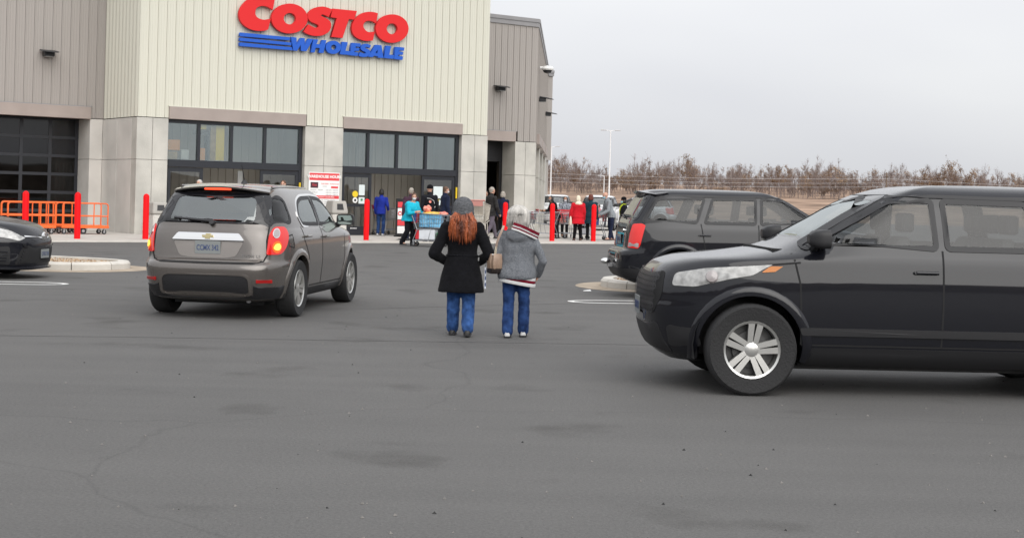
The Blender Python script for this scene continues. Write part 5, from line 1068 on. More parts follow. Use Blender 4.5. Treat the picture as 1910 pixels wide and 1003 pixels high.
onb(VB, 'front', [(-.50, .715), (-.1, .69), (.1, .69), (.50, .715), (.50, .74), (.1, .715), (-.1, .715), (-.50, .74)], .018, .012, M_chrome, 'chrome_strip', gr)
bg = MB(); c_ = VB.point('front', 0, .715, .03); bg.lathe([(.001, .012), (.06, .01), (.075, -.01)], 20, Matrix.Translation(c_) @ Matrix.Rotation(PI / 2, 4, 'Y') @ Matrix.Scale(1.35, 4, (0, 1, 0))); bg.build('badge', M_chrome, van, smooth=.8)
gr2 = onb(VB, 'front', rounded([(-.66, .25), (.66, .25), (.60, .50), (.52, .575), (-.52, .575), (-.60, .50)], .05), .005, .012, M_inner, 'lower_grille', van)
for k, z in enumerate((.285, .335, .385, .435, .485)): onb(VB, 'front', [(-.60 + k * .012, z), (.60 - k * .012, z), (.60 - k * .012, z + .018), (-.60 + k * .012, z + .018)], .024, .016, mat('grille_slat', (.05, .052, .06), .3, metal=.5), 'slat', gr2)
onb(VB, 'front', rounded([(-.54, .545), (.54, .545), (.58, .60), (-.58, .60)], .02), .022, .016, M_gloss, 'air_intake', van, hole=rounded([(-.50, .555), (.50, .555), (.52, .585), (-.52, .585)], .01))
lp = MB(); R_ = []
for u in np.linspace(-1.25, 1.25, 31): p = VB.front(u, .2); o_ = VB.point('front', u, .2, .06); R_.append([(p.x, p.y, .225), (o_.x, o_.y, .20), (o_.x, o_.y, .175), (p.x, p.y, .165)])
lp.rings(R_); lp.build('front_lip', P_blk, van, smooth=.7)
plate(van, VB, 'front', 0, .43, 'CFTK 718')

# ---- black SUV parked in profile on the right, tail to the lane
BST = [(.24, -2.05, 2.0, .74, 7, 4), (.30, -2.20, 2.1, .83, 7, 4), (.42, -2.30, 2.17, .88, 7, 4), (.55, -2.33, 2.2, .90, 7, 4), (.68, -2.325, 2.21, .91, 7, 4), (.745, -2.30, 2.2, .912, 7, 4), (.775, -2.215, 2.2, .912, 8, 4), (.90, -2.20, 2.17, .91, 8, 4), (1.02, -2.19, 2.08, .90, 8, 4), (1.08, -2.18, 1.9, .892, 8, 4.5),
       (1.13, -2.17, 1.45, .88, 8, 5), (1.17, -2.16, 1.2, .865, 8, 5), (1.22, -2.135, 1.05, .845, 8, 5), (1.40, -2.03, .72, .79, 8, 5), (1.58, -1.93, .40, .725, 8, 5), (1.66, -1.88, .2, .68, 8, 5), (1.71, -1.80, 0, .60, 7, 5), (1.735, -1.6, -.2, .45, 5, 4), (1.745, -1.2, -.6, .2, 3, 3)]
def big_suv(name, loc, rz, label, pm, cat='suv', group=None, **kw):
    win = [(rounded([(.95, 1.22), (.52, 1.46), (.28, 1.60), (-.08, 1.61), (-.10, 1.21)], .04), 0, M_tglass), (rounded([(-.18, 1.21), (-.16, 1.61), (-.86, 1.60), (-1.0, 1.21)], .04), 0, M_tglass), (rounded([(-1.12, 1.21), (-.98, 1.60), (-1.74, 1.58), (-1.95, 1.23)], .05), 0, M_tglass)]
    return build_car(dict(table=BST, axles=(-1.40, 1.40), track=.80, R=.37, paint=pm, name=name, loc=loc, rz=rz, cat=cat, belt=1.18, dash=.85, label=label, side_windows=win, rear_window=rounded([(-.72, 1.235), (.72, 1.235), (.64, 1.63), (-.64, 1.63)], .07), rear_glass=M_tglass,
        front_window=rounded([(-.72, 1.25), (.72, 1.25), (.58, 1.63), (-.58, 1.63)], .08), dlo=rounded([(1.0, 1.20), (.54, 1.475), (.29, 1.62), (-.10, 1.63), (-.98, 1.62), (-1.74, 1.60), (-1.97, 1.21)], .05), dlo_mat=kw.get('dlo', M_trim), sill=(.25, .40), arch_mat=kw.get('arch', pm), handles=[(-.0, 1.02), (-1.0, 1.02)], mirror=(.90, 1.2), group=group, cols=kw.get('cols', 110),
        lines=[[(-.14, 1.2), (-.14, .42)], [(1.08, 1.15), (1.02, .9), (1.0, .42)], [(-1.06, 1.2), (-1.0, .85), (-.92, .42)]]))
bh = math.radians(4.5); bf = Vector((math.cos(bh), math.sin(bh), 0)); brr = Vector((1.67, 23.45, 0)); bo = brr + bf * 2.30
bsuv, BB = big_suv('suv', bo, bh, 'black SUV parked tail out at the right with a chrome tow hitch', P_blk)
for sg in (1, -1):
    lo = onb(BB, 'rear', rounded([(sg * .70, .80), (sg * .90, .79), (sg * .93, .86), (sg * .94, 1.15), (sg * .86, 1.18), (sg * .72, 1.17)], .03), .016, .03, M_lred, 'tail_lamp', bsuv)
    onb(BB, 'rear', rounded([(sg * .72, .815), (sg * .90, .81), (sg * .90, .875), (sg * .72, .88)], .015), .022, .008, M_lclr, 'reversing_lens', lo)
onb(BB, 'rear', rounded([(-.36, 1.03), (.36, 1.03), (.36, 1.085), (-.36, 1.085)], .02), .03, .04, M_chrome, 'tailgate_handle', bsuv); plate(bsuv, BB, 'rear', 0, .92, 'BYRL 506')
onb(BB, 'rear', [(-1.2, .30), (1.2, .30), (1.2, .48), (-1.2, .48)], .010, .02, M_trim, 'lower_bumper', bsuv)
th_ = MB(); th_.box(-2.40, -2.2, -.03, .03, .46, .52); tb = th_.build('tow_hitch', M_gal, bsuv, bevel=.006)
MB().ball((-2.43, 0, .555), .085, .06, .05, 14, 8).build('hitch_ball', M_chrome, tb, smooth=True)
sp = MB(); rws = []
for y in np.linspace(-.68, .68, 11): x = BB.rear(y, 1.66).x; t = abs(y) / .68; rws.append([(x + .2, y, 1.715 - .03 * t), (x - .08 + .05 * t * t, y, 1.70 - .05 * t * t), (x - .075 + .05 * t * t, y, 1.68 - .05 * t * t), (x + .02, y, 1.65 - .03 * t)])
sp.rings(rws); sp.build('spoiler', P_blk, bsuv, smooth=.7)
wpr = MB(); wpr.tube(BB.point('rear', 0, 1.25, .02), BB.point('rear', .4, 1.29, .02), .014, .012, 6); wpr.build('wiper', M_trim, bsuv)

# ---- black crossover nearest on the right, nose to the lane
nh = math.radians(182); nf_ = Vector((math.cos(nh), math.sin(nh), 0)); no = Vector((1.12, 12.5, 0)) - nf_ * 2.21
nsuv, NB = big_suv('crossover', no, nh, 'black crossover with honeycomb grille, nose showing at the right nearest the viewer', P_blk, cat='suv')
ng = onb(NB, 'front', rounded([(-.52, .62), (.52, .62), (.62, .80), (.56, .97), (-.56, .97), (-.62, .80)], .05), .004, .012, M_inner, 'grille', nsuv)
hx = MB()
for iu in range(-12, 13):
    for iz in range(0, 9):
        u = iu * .045 + (.0225 if iz % 2 else 0); z = .645 + iz * .038
        if abs(u) > .52: continue
        o_ = [(u + .021 * math.cos(PI / 6 + PI * k / 3), z + .021 * math.sin(PI / 6 + PI * k / 3)) for k in range(6)]; i_ = [(u + .015 * math.cos(PI / 6 + PI * k / 3), z + .015 * math.sin(PI / 6 + PI * k / 3)) for k in range(6)]
        a = [NB.point('front', p[0], p[1], .018) for p in o_]; b = [NB.point('front', p[0], p[1], .018) for p in i_]; hx.add(a + b, [(k, (k + 1) % 6, 6 + (k + 1) % 6, 6 + k) for k in range(6)])
hx.build('honeycomb', mat('grille_plastic', (.05, .05, .055), .35), ng, fix=False)
for sg in (1, -1):
    onb(NB, 'front', rounded([(sg * .70, .86), (sg * .90, .86), (sg * 1.32, .97), (sg * 1.36, 1.06), (sg * .90, 1.01), (sg * .68, .96)], .03), .012, .02, M_head, 'headlamp', nsuv)
    onb(NB, 'front', rounded([(sg * .62, .36), (sg * .92, .38), (sg * .92, .52), (sg * .66, .54)], .04), .006, .015, M_trim, 'fog_lamp_recess', nsuv)
onb(NB, 'front', rounded([(-.60, .30), (.60, .30), (.56, .55), (-.56, .55)], .05), .006, .015, M_trim, 'lower_grille', nsuv)
plate(nsuv, NB, 'front', 0, .66, 'CHLB 293')
for sg in (1, -1): onb(NB, 'rear', rounded([(sg * .70, .80), (sg * 1.0, .79), (sg * 1.20, .86), (sg * 1.22, 1.15), (sg * .98, 1.18), (sg * .72, 1.17)], .04), .016, .03, M_lred0, 'tail_lamp', nsuv)
for sg in (1, -1):
    onb(NB, 'side', rounded([(-.95, .50), (1.0, .50), (1.02, .56), (-.97, .56)], .02), .02, .03, M_trim, 'side_moulding', nsuv, sg)
    hl = MB(); c_ = NB.point('front', sg * 1.0, .945, .004); hl.lathe([(.002, .03), (.045, .02), (.055, 0)], 14, Matrix.Translation(c_) @ (NB.point('front', sg * 1.0, .945, .1) - c_).to_track_quat('Z', 'Y').to_matrix().to_4x4()); hl.build('lamp_lens', M_lclr, nsuv, smooth=.8)
    onb(NB, 'front', rounded([(sg * 1.36, .99), (sg * 1.46, 1.0), (sg * 1.46, 1.045), (sg * 1.36, 1.045)], .01), .014, .02, mat('amber_lens', (.5, .16, .02), .2), 'side_indicator', nsuv)
    ml = MB()
    for pts in ([(1.02, 1.08), (1.5, 1.03), (1.9, .98)], [(-1.45, .86), (-1.60, .86), (-1.60, 1.0), (-1.45, 1.0), (-1.45, .86)], [(-.92, .42), (1.0, .42)]): NB.strip(ml, 'side', pts, .014, .003, sg)
    ml.build('shut_line', M_inner, nsuv, fix=False)
# ---- cars parked beyond the shoppers
fc1, FB1 = big_suv('parked_car', Vector((4.35, 72, 0)), math.radians(-98), 'white parked SUV with a broad windshield behind the shoppers by the right bollard', P_wht, 'car', 'cars parked beyond the shoppers', cols=70)
fc2, FB2 = big_suv('parked_car', Vector((2.55, 84, 0)), math.radians(-95), 'white parked car showing between the leaning woman and the masked woman in the patterned coat', P_wht, 'car', 'cars parked beyond the shoppers', cols=70)
fc3, FB3 = big_suv('parked_car', Vector((7.0, 82, 0)), math.radians(175), 'pale silver parked car side on behind the black SUV tail', P_sil, 'car', 'cars parked beyond the shoppers', cols=70)
for fc, FB in ((fc1, FB1), (fc2, FB2), (fc3, FB3)):
    for sg in (1, -1):
        onb(FB, 'front', rounded([(sg * .58, .84), (sg * .90, .86), (sg * 1.3, .97), (sg * 1.3, 1.03), (sg * .62, .95)], .03), .012, .02, M_head, 'headlamp', fc); onb(FB, 'rear', rounded([(sg * .70, .80), (sg * 1.0, .79), (sg * 1.2, .86), (sg * 1.2, 1.15), (sg * .72, 1.17)], .04), .012, .02, M_lred0, 'tail_lamp', fc)
    onb(FB, 'front', rounded([(-.52, .62), (.52, .62), (.5, .9), (-.5, .9)], .05), .006, .012, M_trim, 'grille', fc)
# ------------------------------------------------------------------ people
M_skin = mat('skin', (0.52, 0.30, 0.22), 0.55, spec=0.3, var=0.08, vscale=20); M_skin2 = mat('skin_tan', (0.36, 0.20, 0.135), 0.55, spec=0.3, var=0.08, vscale=20)
M_eye = mat('eye_dark', (0.02, 0.014, 0.012), 0.2)
def cloth(name, c, var=0.12, vscale=9, bump=0.35, bscale=60, col2=None, stretch=(1, 1, 1), rough=0.9): return mat(name, c, rough, spec=0.15, var=var, vscale=vscale, bump=bump, bscale=bscale, col2=col2, stretch=stretch, sheen=0.03, detail=6)
VOX = 0.012
def fuse(mb, name, m, parent, vox=VOX, smooth_it=3, wrinkle=0.0, wfreq=9.0, seed=0, zs=1.0, mats=None, pick=None):
    """join overlapping closed shapes into one continuous surface"""
    me = mb.mesh('raw', m, fix=True)
    out = evaluated_mesh(me, [('REMESH', dict(mode='VOXEL', voxel_size=vox, use_smooth_shade=True)), ('SMOOTH', dict(factor=0.5, iterations=smooth_it))])
    bpy.data.meshes.remove(me); n = len(out.vertices)
    if wrinkle and n:
        co = np.empty(n * 3); out.vertices.foreach_get('co', co); co = co.reshape(-1, 3); no_ = np.empty(n * 3); out.vertices.foreach_get('normal', no_); no_ = no_.reshape(-1, 3)
        d = np.array([noise.noise(Vector((p[0] * wfreq + seed, p[1] * wfreq, p[2] * wfreq * zs))) + .5 * noise.noise(Vector((p[0] * wfreq * 2.3, p[1] * wfreq * 2.3 + seed, p[2] * wfreq * 2.3 * zs))) for p in co])
        co += no_ * (d * wrinkle)[:, None]; out.vertices.foreach_set('co', co.ravel())
    out.materials.clear()
    for q in (mats or [m]): out.materials.append(q)
    idx = [0] * len(out.polygons)
    if pick: idx = [pick(p.center) for p in out.polygons]
    out.polygons.foreach_set('material_index', idx); out.polygons.foreach_set('use_smooth', [True] * len(out.polygons)); out.name = name; out.update()
    return link(name, out, parent)

class Fig:
    """a posed figure, facing +y, x to its right, feet on z = 0"""
    def __init__(s, h, wt=1.0, sh=1.0, lean=0.0, yaw=0.0, nod=0.0, tilt=0.0, twist=0.0, **pose):
        s.h, s.wt, s.lean, s.sh = h, wt, lean, sh; hz = .515
        J = dict(hipL=(-.052, 0, .50), hipR=(.052, 0, .50), kneeL=(-.056, .012, .275), kneeR=(.056, .012, .275), ankleL=(-.056, -.012, .045), ankleR=(.056, -.012, .045),
                 shL=(-.108 * sh, 0, .80), shR=(.108 * sh, 0, .80), elL=(-.138 * sh, -.01, .625), elR=(.138 * sh, -.01, .625), wrL=(-.138 * sh, .045, .475), wrR=(.138 * sh, .045, .475), neck=(0, -.004, .835), head=(0, .012, .928), toeL=None, toeR=None)
        for k, v in pose.items(): J[k] = v
        s.J = {}
        for k, v in J.items():
            if v is None: continue
            p = Vector(v) * h
            if k in ('shL', 'shR', 'neck', 'head') : p = s.T(p)
            s.J[k] = p
        s.hm = Matrix.Translation(s.J['head']) @ Matrix.Rotation(-yaw, 4, 'Z') @ Matrix.Rotation(-nod - lean * .35, 4, 'X') @ Matrix.Rotation(tilt, 4, 'Y')
    def T(s, p):
        if not s.lean: return p
        z0 = .50 * s.h; w = min(1, max(0, (p.z - z0) / (.10 * s.h))); a = s.lean * w; y, z = p.y, p.z - z0
        return Vector((p.x, y * math.cos(a) + z * math.sin(a), z0 + z * math.cos(a) - y * math.sin(a)))
    def loft(s, mb, rows, n=22, g=0.0, pw=2.4):
        """rows: (z, half width, half depth, forward offset), fractions of height; g grows in metres"""
        rs = []
        for z, a, b, o in rows:
            r = []
            for i in range(n):
                t = 2 * PI * i / n; c, q = math.cos(t), math.sin(t); e = 2 / pw
                r.append(tuple(s.T(Vector((math.copysign(abs(c) ** e, c) * (a * s.h + g), o * s.h + math.copysign(abs(q) ** e, q) * (b * s.h + g), z * s.h)))))
            rs.append(r)
        mb.rings(rs)
    def limb(s, mb, a, b, ra, rb, n=12):
        a = Vector(a); b = Vector(b); mb.tube(a, b, ra, rb, n); mb.ball(a, ra, ra, ra, n, 7); mb.ball(b, rb, rb, rb, n, 7)
    TORSO = [(.49, .088, .060, -.004), (.525, .096, .066, -.006), (.56, .092, .062, -.002), (.61, .080, .056, .004), (.66, .083, .060, .006), (.71, .093, .066, .006), (.76, .100, .064, .0), (.80, .098, .052, -.004), (.825, .060, .040, -.004)]
    def torso(s, mb, g=0.0, z0=None, fat=1.0, rows=None):
        R = [(z, a * s.wt * (1 if z < .78 else (1 + (s.wt - 1) * .4) / s.wt), b * s.wt * fat, o + (.018 * (s.wt - 1) * 2 if .55 < z < .72 else 0)) for z, a, b, o in (rows or s.TORSO) if z0 is None or z >= z0]
        s.loft(mb, R, g=g)
    def arms(s, mb, g=0.0, cuff=0.0, stop=1.0):
        h = s.h; k = .7 + .3 * s.wt
        for d in 'LR':
            e = Vector(s.J['el' + d]); w = Vector(s.J['wr' + d]); w = e.lerp(w, stop)
            s.limb(mb, s.J['sh' + d] + Vector((0, 0, -.012 * h)), e, .030 * h * k + g, .025 * h * k + g); s.limb(mb, e, w, .025 * h * k + g, .0175 * h * k + g * .8 + cuff)
            mb.ball(s.J['sh' + d] + Vector((0, 0, -.012 * h)), .036 * h * k + g, .034 * h * k + g, .034 * h * k + g)
    def legs(s, mb, g=0.0, cuff=0.0, stop=1.0):
        h = s.h; k = .62 + .38 * s.wt
        for d in 'LR':
            kn = Vector(s.J['knee' + d]); an = Vector(s.J['ankle' + d]); an = kn.lerp(an, stop)
            s.limb(mb, s.J['hip' + d], kn, .050 * h * k + g, .034 * h * k + g); s.limb(mb, kn, an, .034 * h * k + g, .022 * h * k + g + cuff)
    def hand(s, mb, d, curl=.5):
        h = s.h; e, w = Vector(s.J['el' + d]), Vector(s.J['wr' + d]); ax = (w - e).normalized(); sx = 1 if d == 'R' else -1
        side = ax.cross(Vector((sx, 0, 0.001))); side = side.normalized() if side.length > .1 else Vector((0, 1, 0)); nrm = ax.cross(side).normalized()
        L = .048 * h; pc = w + ax * L * .5
        for k in range(5):
            t = (k - 2) / 2; mb.ball(w + ax * (L * .55) + side * t * .017 * h * .8, .013, .011, .026)
        s.limb(mb, w - ax * .02, w + ax * L * .6, .016 * h, .018 * h, 10)
        for k, ln in enumerate((.040, .046, .043, .034)):
            b = w + ax * L + side * (1.5 - k) * .0125 * h * .85; m_ = b + (ax * math.cos(curl * .6) + nrm * math.sin(curl * .6) * sx) * ln * h * .5; t_ = m_ + (ax * math.cos(curl * 1.6) + nrm * math.sin(curl * 1.6) * sx) * ln * h * .5
            s.limb(mb, b - ax * .012, m_, .0088, .0082, 7); s.limb(mb, m_, t_, .0082, .0074, 7)
        b = w + ax * L * .3 + side * .017 * h; m_ = b + (ax * .6 + side * .8).normalized() * .022 * h; s.limb(mb, b, m_, .0105, .0095, 7); s.limb(mb, m_, m_ + (ax * .9 + side * .3).normalized() * .02 * h, .0095, .008, 7)
    def head_shapes(s, mb):
        h = s.h; k = h / 1.65; M = s.hm
        mb.ball((0, -.006 * k, .018 * k), .073 * k, .090 * k, .090 * k, 16, 12, M); mb.ball((0, .026 * k, -.045 * k), .055 * k, .060 * k, .062 * k, 14, 10, M)
        mb.tube((0, .082 * k, .012 * k), (0, .102 * k, -.020 * k), .007 * k, .013 * k, 8, True, M); mb.ball((0, .094 * k, -.020 * k), .015 * k, .014 * k, .011 * k, 8, 6, M)
        mb.ball((0, .076 * k, .028 * k), .05 * k, .014 * k, .010 * k, 10, 6, M); mb.ball((0, .078 * k, -.056 * k), .024 * k, .012 * k, .010 * k, 10, 6, M); mb.ball((0, .07 * k, -.085 * k), .022 * k, .018 * k, .016 * k, 8, 6, M)
        for x in (-1, 1): mb.ball((x * .076 * k, -.004 * k, -.004 * k), .012 * k, .02 * k, .032 * k, 8, 6, M); mb.ball((x * .036 * k, .068 * k, -.022 * k), .022 * k, .018 * k, .02 * k, 8, 6, M)
        s.limb(mb, s.J['neck'] - Vector((0, 0, .03 * h)), M @ Vector((0, -.012 * k, -.055 * k)), .036 * h, .033 * h)
    def body(s, parent, skin=None, hands='LR', name='body'):
        mb = MB(); s.torso(mb, 0); s.arms(mb); s.legs(mb); s.head_shapes(mb)
        for d in hands: s.hand(mb, d)
        for d in 'LR':
            a = s.J['ankle' + d]; f = (s.J.get('toe' + d) - a) if s.J.get('toe' + d) else Vector((0, .09 * s.h, -.03 * s.h)); s.limb(mb, a, a + f * .85, .026 * s.h, .018 * s.h)
        o = fuse(mb, name, skin or M_skin, parent); k = s.h / 1.65
        for x in (-1, 1): MB().ball((x * .031 * k, .083 * k, .006 * k), .012 * k, .008 * k, .008 * k, 8, 6, s.hm).build('eye', M_eye, o, smooth=True)
        return o
    def top(s, parent, m, name='jacket', hem=.46, flare=1.0, g=.020, collar=True, hood=False, wrinkle=.006, seed=1, fat=1.06, rows=None, mats=None, pick=None, cuff=.004, extra=None, stop=1.0, vox=.014, sleeve=0.0):
        mb = MB(); R = [r for r in s.TORSO if r[0] > hem + .03]
        w0 = s.TORSO[1]; low = [(hem, w0[1] * flare, w0[2] * flare * 1.05, w0[3]), ((hem + R[0][0]) / 2, w0[1] * (1 + flare) / 2, w0[2] * (1 + flare) / 2 * 1.03, w0[3])]
        s.torso(mb, g, None, fat, rows or (low + R)); s.arms(mb, g * .8 + sleeve, cuff, stop)
        if collar: s.limb(mb, s.T(Vector((0, -.006, .81)) * s.h), s.T(Vector((0, -.0, .852)) * s.h), .052 * s.h, .044 * s.h)
        if hood:
            mb.ball(s.T(Vector((0, -.070, .790)) * s.h), .092 * s.h, .042 * s.h, .058 * s.h, 16, 10); mb.ball(s.T(Vector((0, -.03, .835)) * s.h), .060 * s.h, .045 * s.h, .026 * s.h, 16, 10)
        if extra: extra(mb)
        return fuse(mb, name, m, parent, vox, 2, wrinkle, 8, seed, .8, mats, pick)
    def trousers(s, parent, m, name='trousers', g=.012, cuff=.008, wrinkle=.005, seed=5, stop=.97):
        mb = MB(); s.loft(mb, [(.47, .080 * s.wt, .056 * s.wt, -.004), (.50, .092 * s.wt, .064 * s.wt, -.006), (.54, .090 * s.wt, .060 * s.wt, -.003)], g=g * .7); s.legs(mb, g, cuff, stop)
        return fuse(mb, name, m, parent, .014, 2, wrinkle, 10, seed, 1.6)
    def shoes(s, parent, m, boot=False):
        for d in 'LR':
            a = s.J['ankle' + d]; f = s.J.get('toe' + d); f = (f - a) if f else Vector((0, .1 * s.h, -.03 * s.h)); ang = math.atan2(-f.x, f.y); pit = math.atan2(f.z + .03 * s.h, math.hypot(f.x, f.y))
            M = Matrix.Translation(a) @ Matrix.Rotation(ang, 4, 'Z') @ Matrix.Rotation(pit, 4, 'X'); k = s.h / 1.7; zb = -.045 * s.h; mb = MB(); rs = []
            for y, w, t in [(-.075, .026, .05), (-.06, .036, .075), (-.01, .038, .082), (.05, .040, .062), (.12, .046, .048), (.17, .040, .036), (.195, .022, .024)]:
                rs.append([(x * w * k, y * k, zb + z * t * k) for x, z in [(-1, 0), (1, 0), (1, .55), (.6, 1), (-.6, 1), (-1, .55)]])
            mb.rings(rs, True, M); s_ = mb.build('shoe', m, parent, smooth=0.9)
            sb = MB(); sb.rings([[(x * w * 1.08 * k, y * k, zb + z) for x, z in [(-1, -.0), (1, -.0), (1, .022 * k), (-1, .022 * k)]] for y, w in [(-.082, .028), (-.06, .038), (.05, .042), (.12, .048), (.175, .042), (.20, .022)]], True, M); sb.build('sole', M_rub, s_)
            if boot: bt = MB(); s.limb(bt, a, a.lerp(s.J['knee' + d], .6), .030 * s.h, .036 * s.h); fuse(bt, 'boot_shaft', m, s_, .014, 1)
    def hair(s, parent, m, style='short', name='hair', strands=0, seed=3, length=.0, vox=.011):
        k = s.h / 1.65; mb = MB(); M = s.hm
        mb.ball((0, -.018 * k, .034 * k), .082 * k, .090 * k, .086 * k, 18, 12, M)
        if style in ('bob', 'long', 'curly'):
            mb.ball((0, -.045 * k, -.02 * k), .086 * k, .066 * k, .095 * k, 16, 10, M)
            for x in (-1, 1): mb.ball((x * .066 * k, -.01 * k, -.035 * k), .024 * k, .045 * k, .075 * k, 12, 10, M)
        if style == 'long':
            for x in (-1, 1): mb.ball((x * .062 * k, -.02 * k, -.11 * k), .028 * k, .04 * k, .11 * k, 12, 10, M)
            mb.ball((0, -.06 * k, -.12 * k), .075 * k, .042 * k, .12 * k, 14, 10, M)
        if style == 'short': mb.ball((0, -.045 * k, -.015 * k), .066 * k, .052 * k, .06 * k, 14, 10, M)
        return fuse(mb, name, m, parent, vox, 2, .007 if style != 'curly' else .016, 26 if style == 'curly' else 22, seed, .35 if style != 'curly' else 1)
    def mask(s, parent, m):
        k = s.h / 1.65; mb = MB(); mb.ball((0, .045 * k, -.052 * k), .056 * k, .062 * k, .046 * k, 16, 10, s.hm); mb.box(-.075 * k, .075 * k, -.0 * k, .06 * k, -.034 * k, -.028 * k, s.hm)
        return mb.build('face_mask', m, parent, smooth=.8)
def person(label, x, y, heading, fig, group=None, z=0.022):
    e = empty('person', (x, y, z), math.radians(heading) - PI / 2, label, 'person', group); return e

M_denim = cloth('denim_blue', (0.020, 0.055, 0.17), .35, 12, .3, 90, (0.036, 0.09, 0.25)); M_denim2 = cloth('denim_dark', (0.012, 0.030, 0.10), .35, 12, .3, 90, (0.022, 0.052, 0.155))
M_cblack = cloth('black_wool', (0.0045, 0.0045, 0.006), .2, 20); M_cblack2 = cloth('black_nylon', (0.007, 0.0075, 0.011), .2, 8, rough=.7); M_navy = cloth('navy_cloth', (0.012, 0.017, 0.04), .2)
M_shoe = mat('black_shoe', (0.012, 0.012, 0.012), .5); M_shoeb = mat('brown_shoe', (0.09, 0.035, 0.022), .5); M_shoew = mat('pale_shoe', (0.5, 0.5, 0.5), .6)
M_maskw = mat('mask_white', (0.62, 0.62, 0.64), .8); M_maskb = mat('mask_blue', (0.28, 0.55, 0.66), .8); M_maskg = mat('mask_grey', (0.16, 0.16, 0.17), .8)
M_hbrown = mat('brown_hair', (0.10, 0.05, 0.028), .6, var=.3, vscale=30, bump=.6, bscale=70, stretch=(1, 1, .15)); M_hblack = mat('black_hair', (0.012, 0.010, 0.010), .5, bump=.6, bscale=70, stretch=(1, 1, .15)); M_hgrey = mat('grey_hair', (0.33, 0.30, 0.26), .6, var=.25, vscale=30, bump=.6, bscale=70, stretch=(1, 1, .15))
M_hwhite = mat('white_hair', (0.54, 0.52, 0.49), .6, var=.22, vscale=26, bump=.8, bscale=80, stretch=(1, 1, .12)); M_hcream = mat('cream_hair', (0.72, 0.66, 0.52), .6, var=.15, vscale=30, bump=.7, bscale=80, stretch=(1, 1, .15)); M_hred = mat('auburn_hair', (0.15, 0.034, 0.014), .42, var=.5, vscale=30, bump=.25, bscale=40, stretch=(1, 1, .06), col2=(0.27, 0.068, 0.022)); M_hrb = mat('red_brown_hair', (0.13, 0.03, 0.016), .55, var=.3, vscale=30, bump=.8, bscale=60)

# ---- woman in the black coat, hands in its pockets
f = Fig(1.50, .98, 1.06, elL=(-.205, -.055, .600), elR=(.205, -.055, .600), wrL=(-.125, .055, .545), wrR=(.125, .055, .545), kneeL=(-.056, .02, .275), kneeR=(.056, -.01, .275), ankleL=(-.058, .06, .045), ankleR=(.055, -.09, .055))
p = person('woman walking away in a black wool coat and grey knitted hat over long auburn hair', -.535, 16.0, 91, f, z=0.004)
f.body(p, hands=''); f.trousers(p, M_denim, g=.025, cuff=.010, name='jeans'); f.shoes(p, M_shoe)
coat_rows = [(.322, .166, .130, -.008), (.345, .165, .126, -.008), (.44, .142, .104, -.006), (.52, .122, .086, -.004), (.575, .107, .073, .0), (.62, .101, .069, .004), (.67, .106, .074, .006), (.72, .118, .079, .006), (.765, .124, .076, .0), (.805, .112, .062, -.004), (.835, .068, .05, -.004)]
ct = f.top(p, M_cblack, 'coat', rows=coat_rows, g=.014, wrinkle=.008, seed=3, vox=.011, sleeve=.016)
sm = MB()
for zf, wx, wy in ((.592, .1035, .0705),):
    for i in range(40):
        t0, t1 = 2 * PI * i / 40, 2 * PI * (i + 1) / 40; q = [Vector(((wx * f.h + .021) * math.copysign(abs(math.cos(t)) ** .83, math.cos(t)), (wy * f.h + .021) * math.copysign(abs(math.sin(t)) ** .83, math.sin(t)), zf * f.h)) for t in (t0, t1)]; sm.tube(q[0], q[1], .0055, .0055, 5)
sm.build('seam', M_cblack2, ct, smooth=True)
MB().box(.118 * 1.5, .127 * 1.5, -.07, -.05, .555 * 1.5, .58 * 1.5).build('buckle', M_chrome, ct)
f.hair(p, M_hred, 'long', seed=2)
rs_ = random.Random(5); hs = MB()
for k in range(330):       # loose wavy locks spread over the back of the coat
    a = rs_.uniform(-1.25, 1.25); x0 = math.sin(a) * .078; y0 = -.045 - math.cos(a) * .05; z0 = 1.335 + rs_.uniform(-.03, .05); L = rs_.uniform(.16, .35) * (1 - .25 * abs(a) / 1.25); ph = rs_.uniform(0, 6); n = 9; pts = []
    sp_ = 1 + .95 * rs_.random()
    for j in range(n + 1):
        t = j / n; wv = .007 * math.sin(ph + t * 4.5) * t; pts.append(Vector((x0 * (1.12 + sp_ * min(1, t * 1.6) * .52) + wv, y0 - .075 * min(1, t * 1.8) - rs_.uniform(0, .006) + .6 * wv, z0 - L * t)))
    hs.strand(pts, [.0078 * (1 - .8 * (j / n) ** 2) for j in range(n + 1)], 5)
hs.build('hair_lock', M_hred, p, smooth=True)
mbh = MB(); rsx = []
for j in range(13):
    t = j / 12; z = -.080 + .190 * t; r = .116 * math.sqrt(max(.003, 1 - max(0, (t - .25) / .76) ** 2.3)) * (1.0 if t > .05 else .985)
    rsx.append([(r * math.cos(2 * PI * i / 36) * 1.02, -.018 + r * 1.08 * math.sin(2 * PI * i / 36), z + .028 + (.0022 if i % 2 else 0)) for i in range(36)])
mbh.rings(rsx, True, f.hm); hat = mbh.build('knitted_hat', mat('grey_knit', (0.135, 0.14, 0.15), .95, spec=.1, var=.35, vscale=45, bump=1.0, bscale=110, stretch=(1, 1, 2.2)), p, smooth=True)
rb = MB(); rb.rings([[(q * math.cos(2 * PI * i / 36), -.018 + q * 1.08 * math.sin(2 * PI * i / 36), zz) for i in range(36)] for q, zz in ((.113, -.072), (.122, -.068), (.124, -.03), (.117, -.018))], True, f.hm); rb.build('ribbed_brim', MATS['grey_knit'], hat, smooth=True)

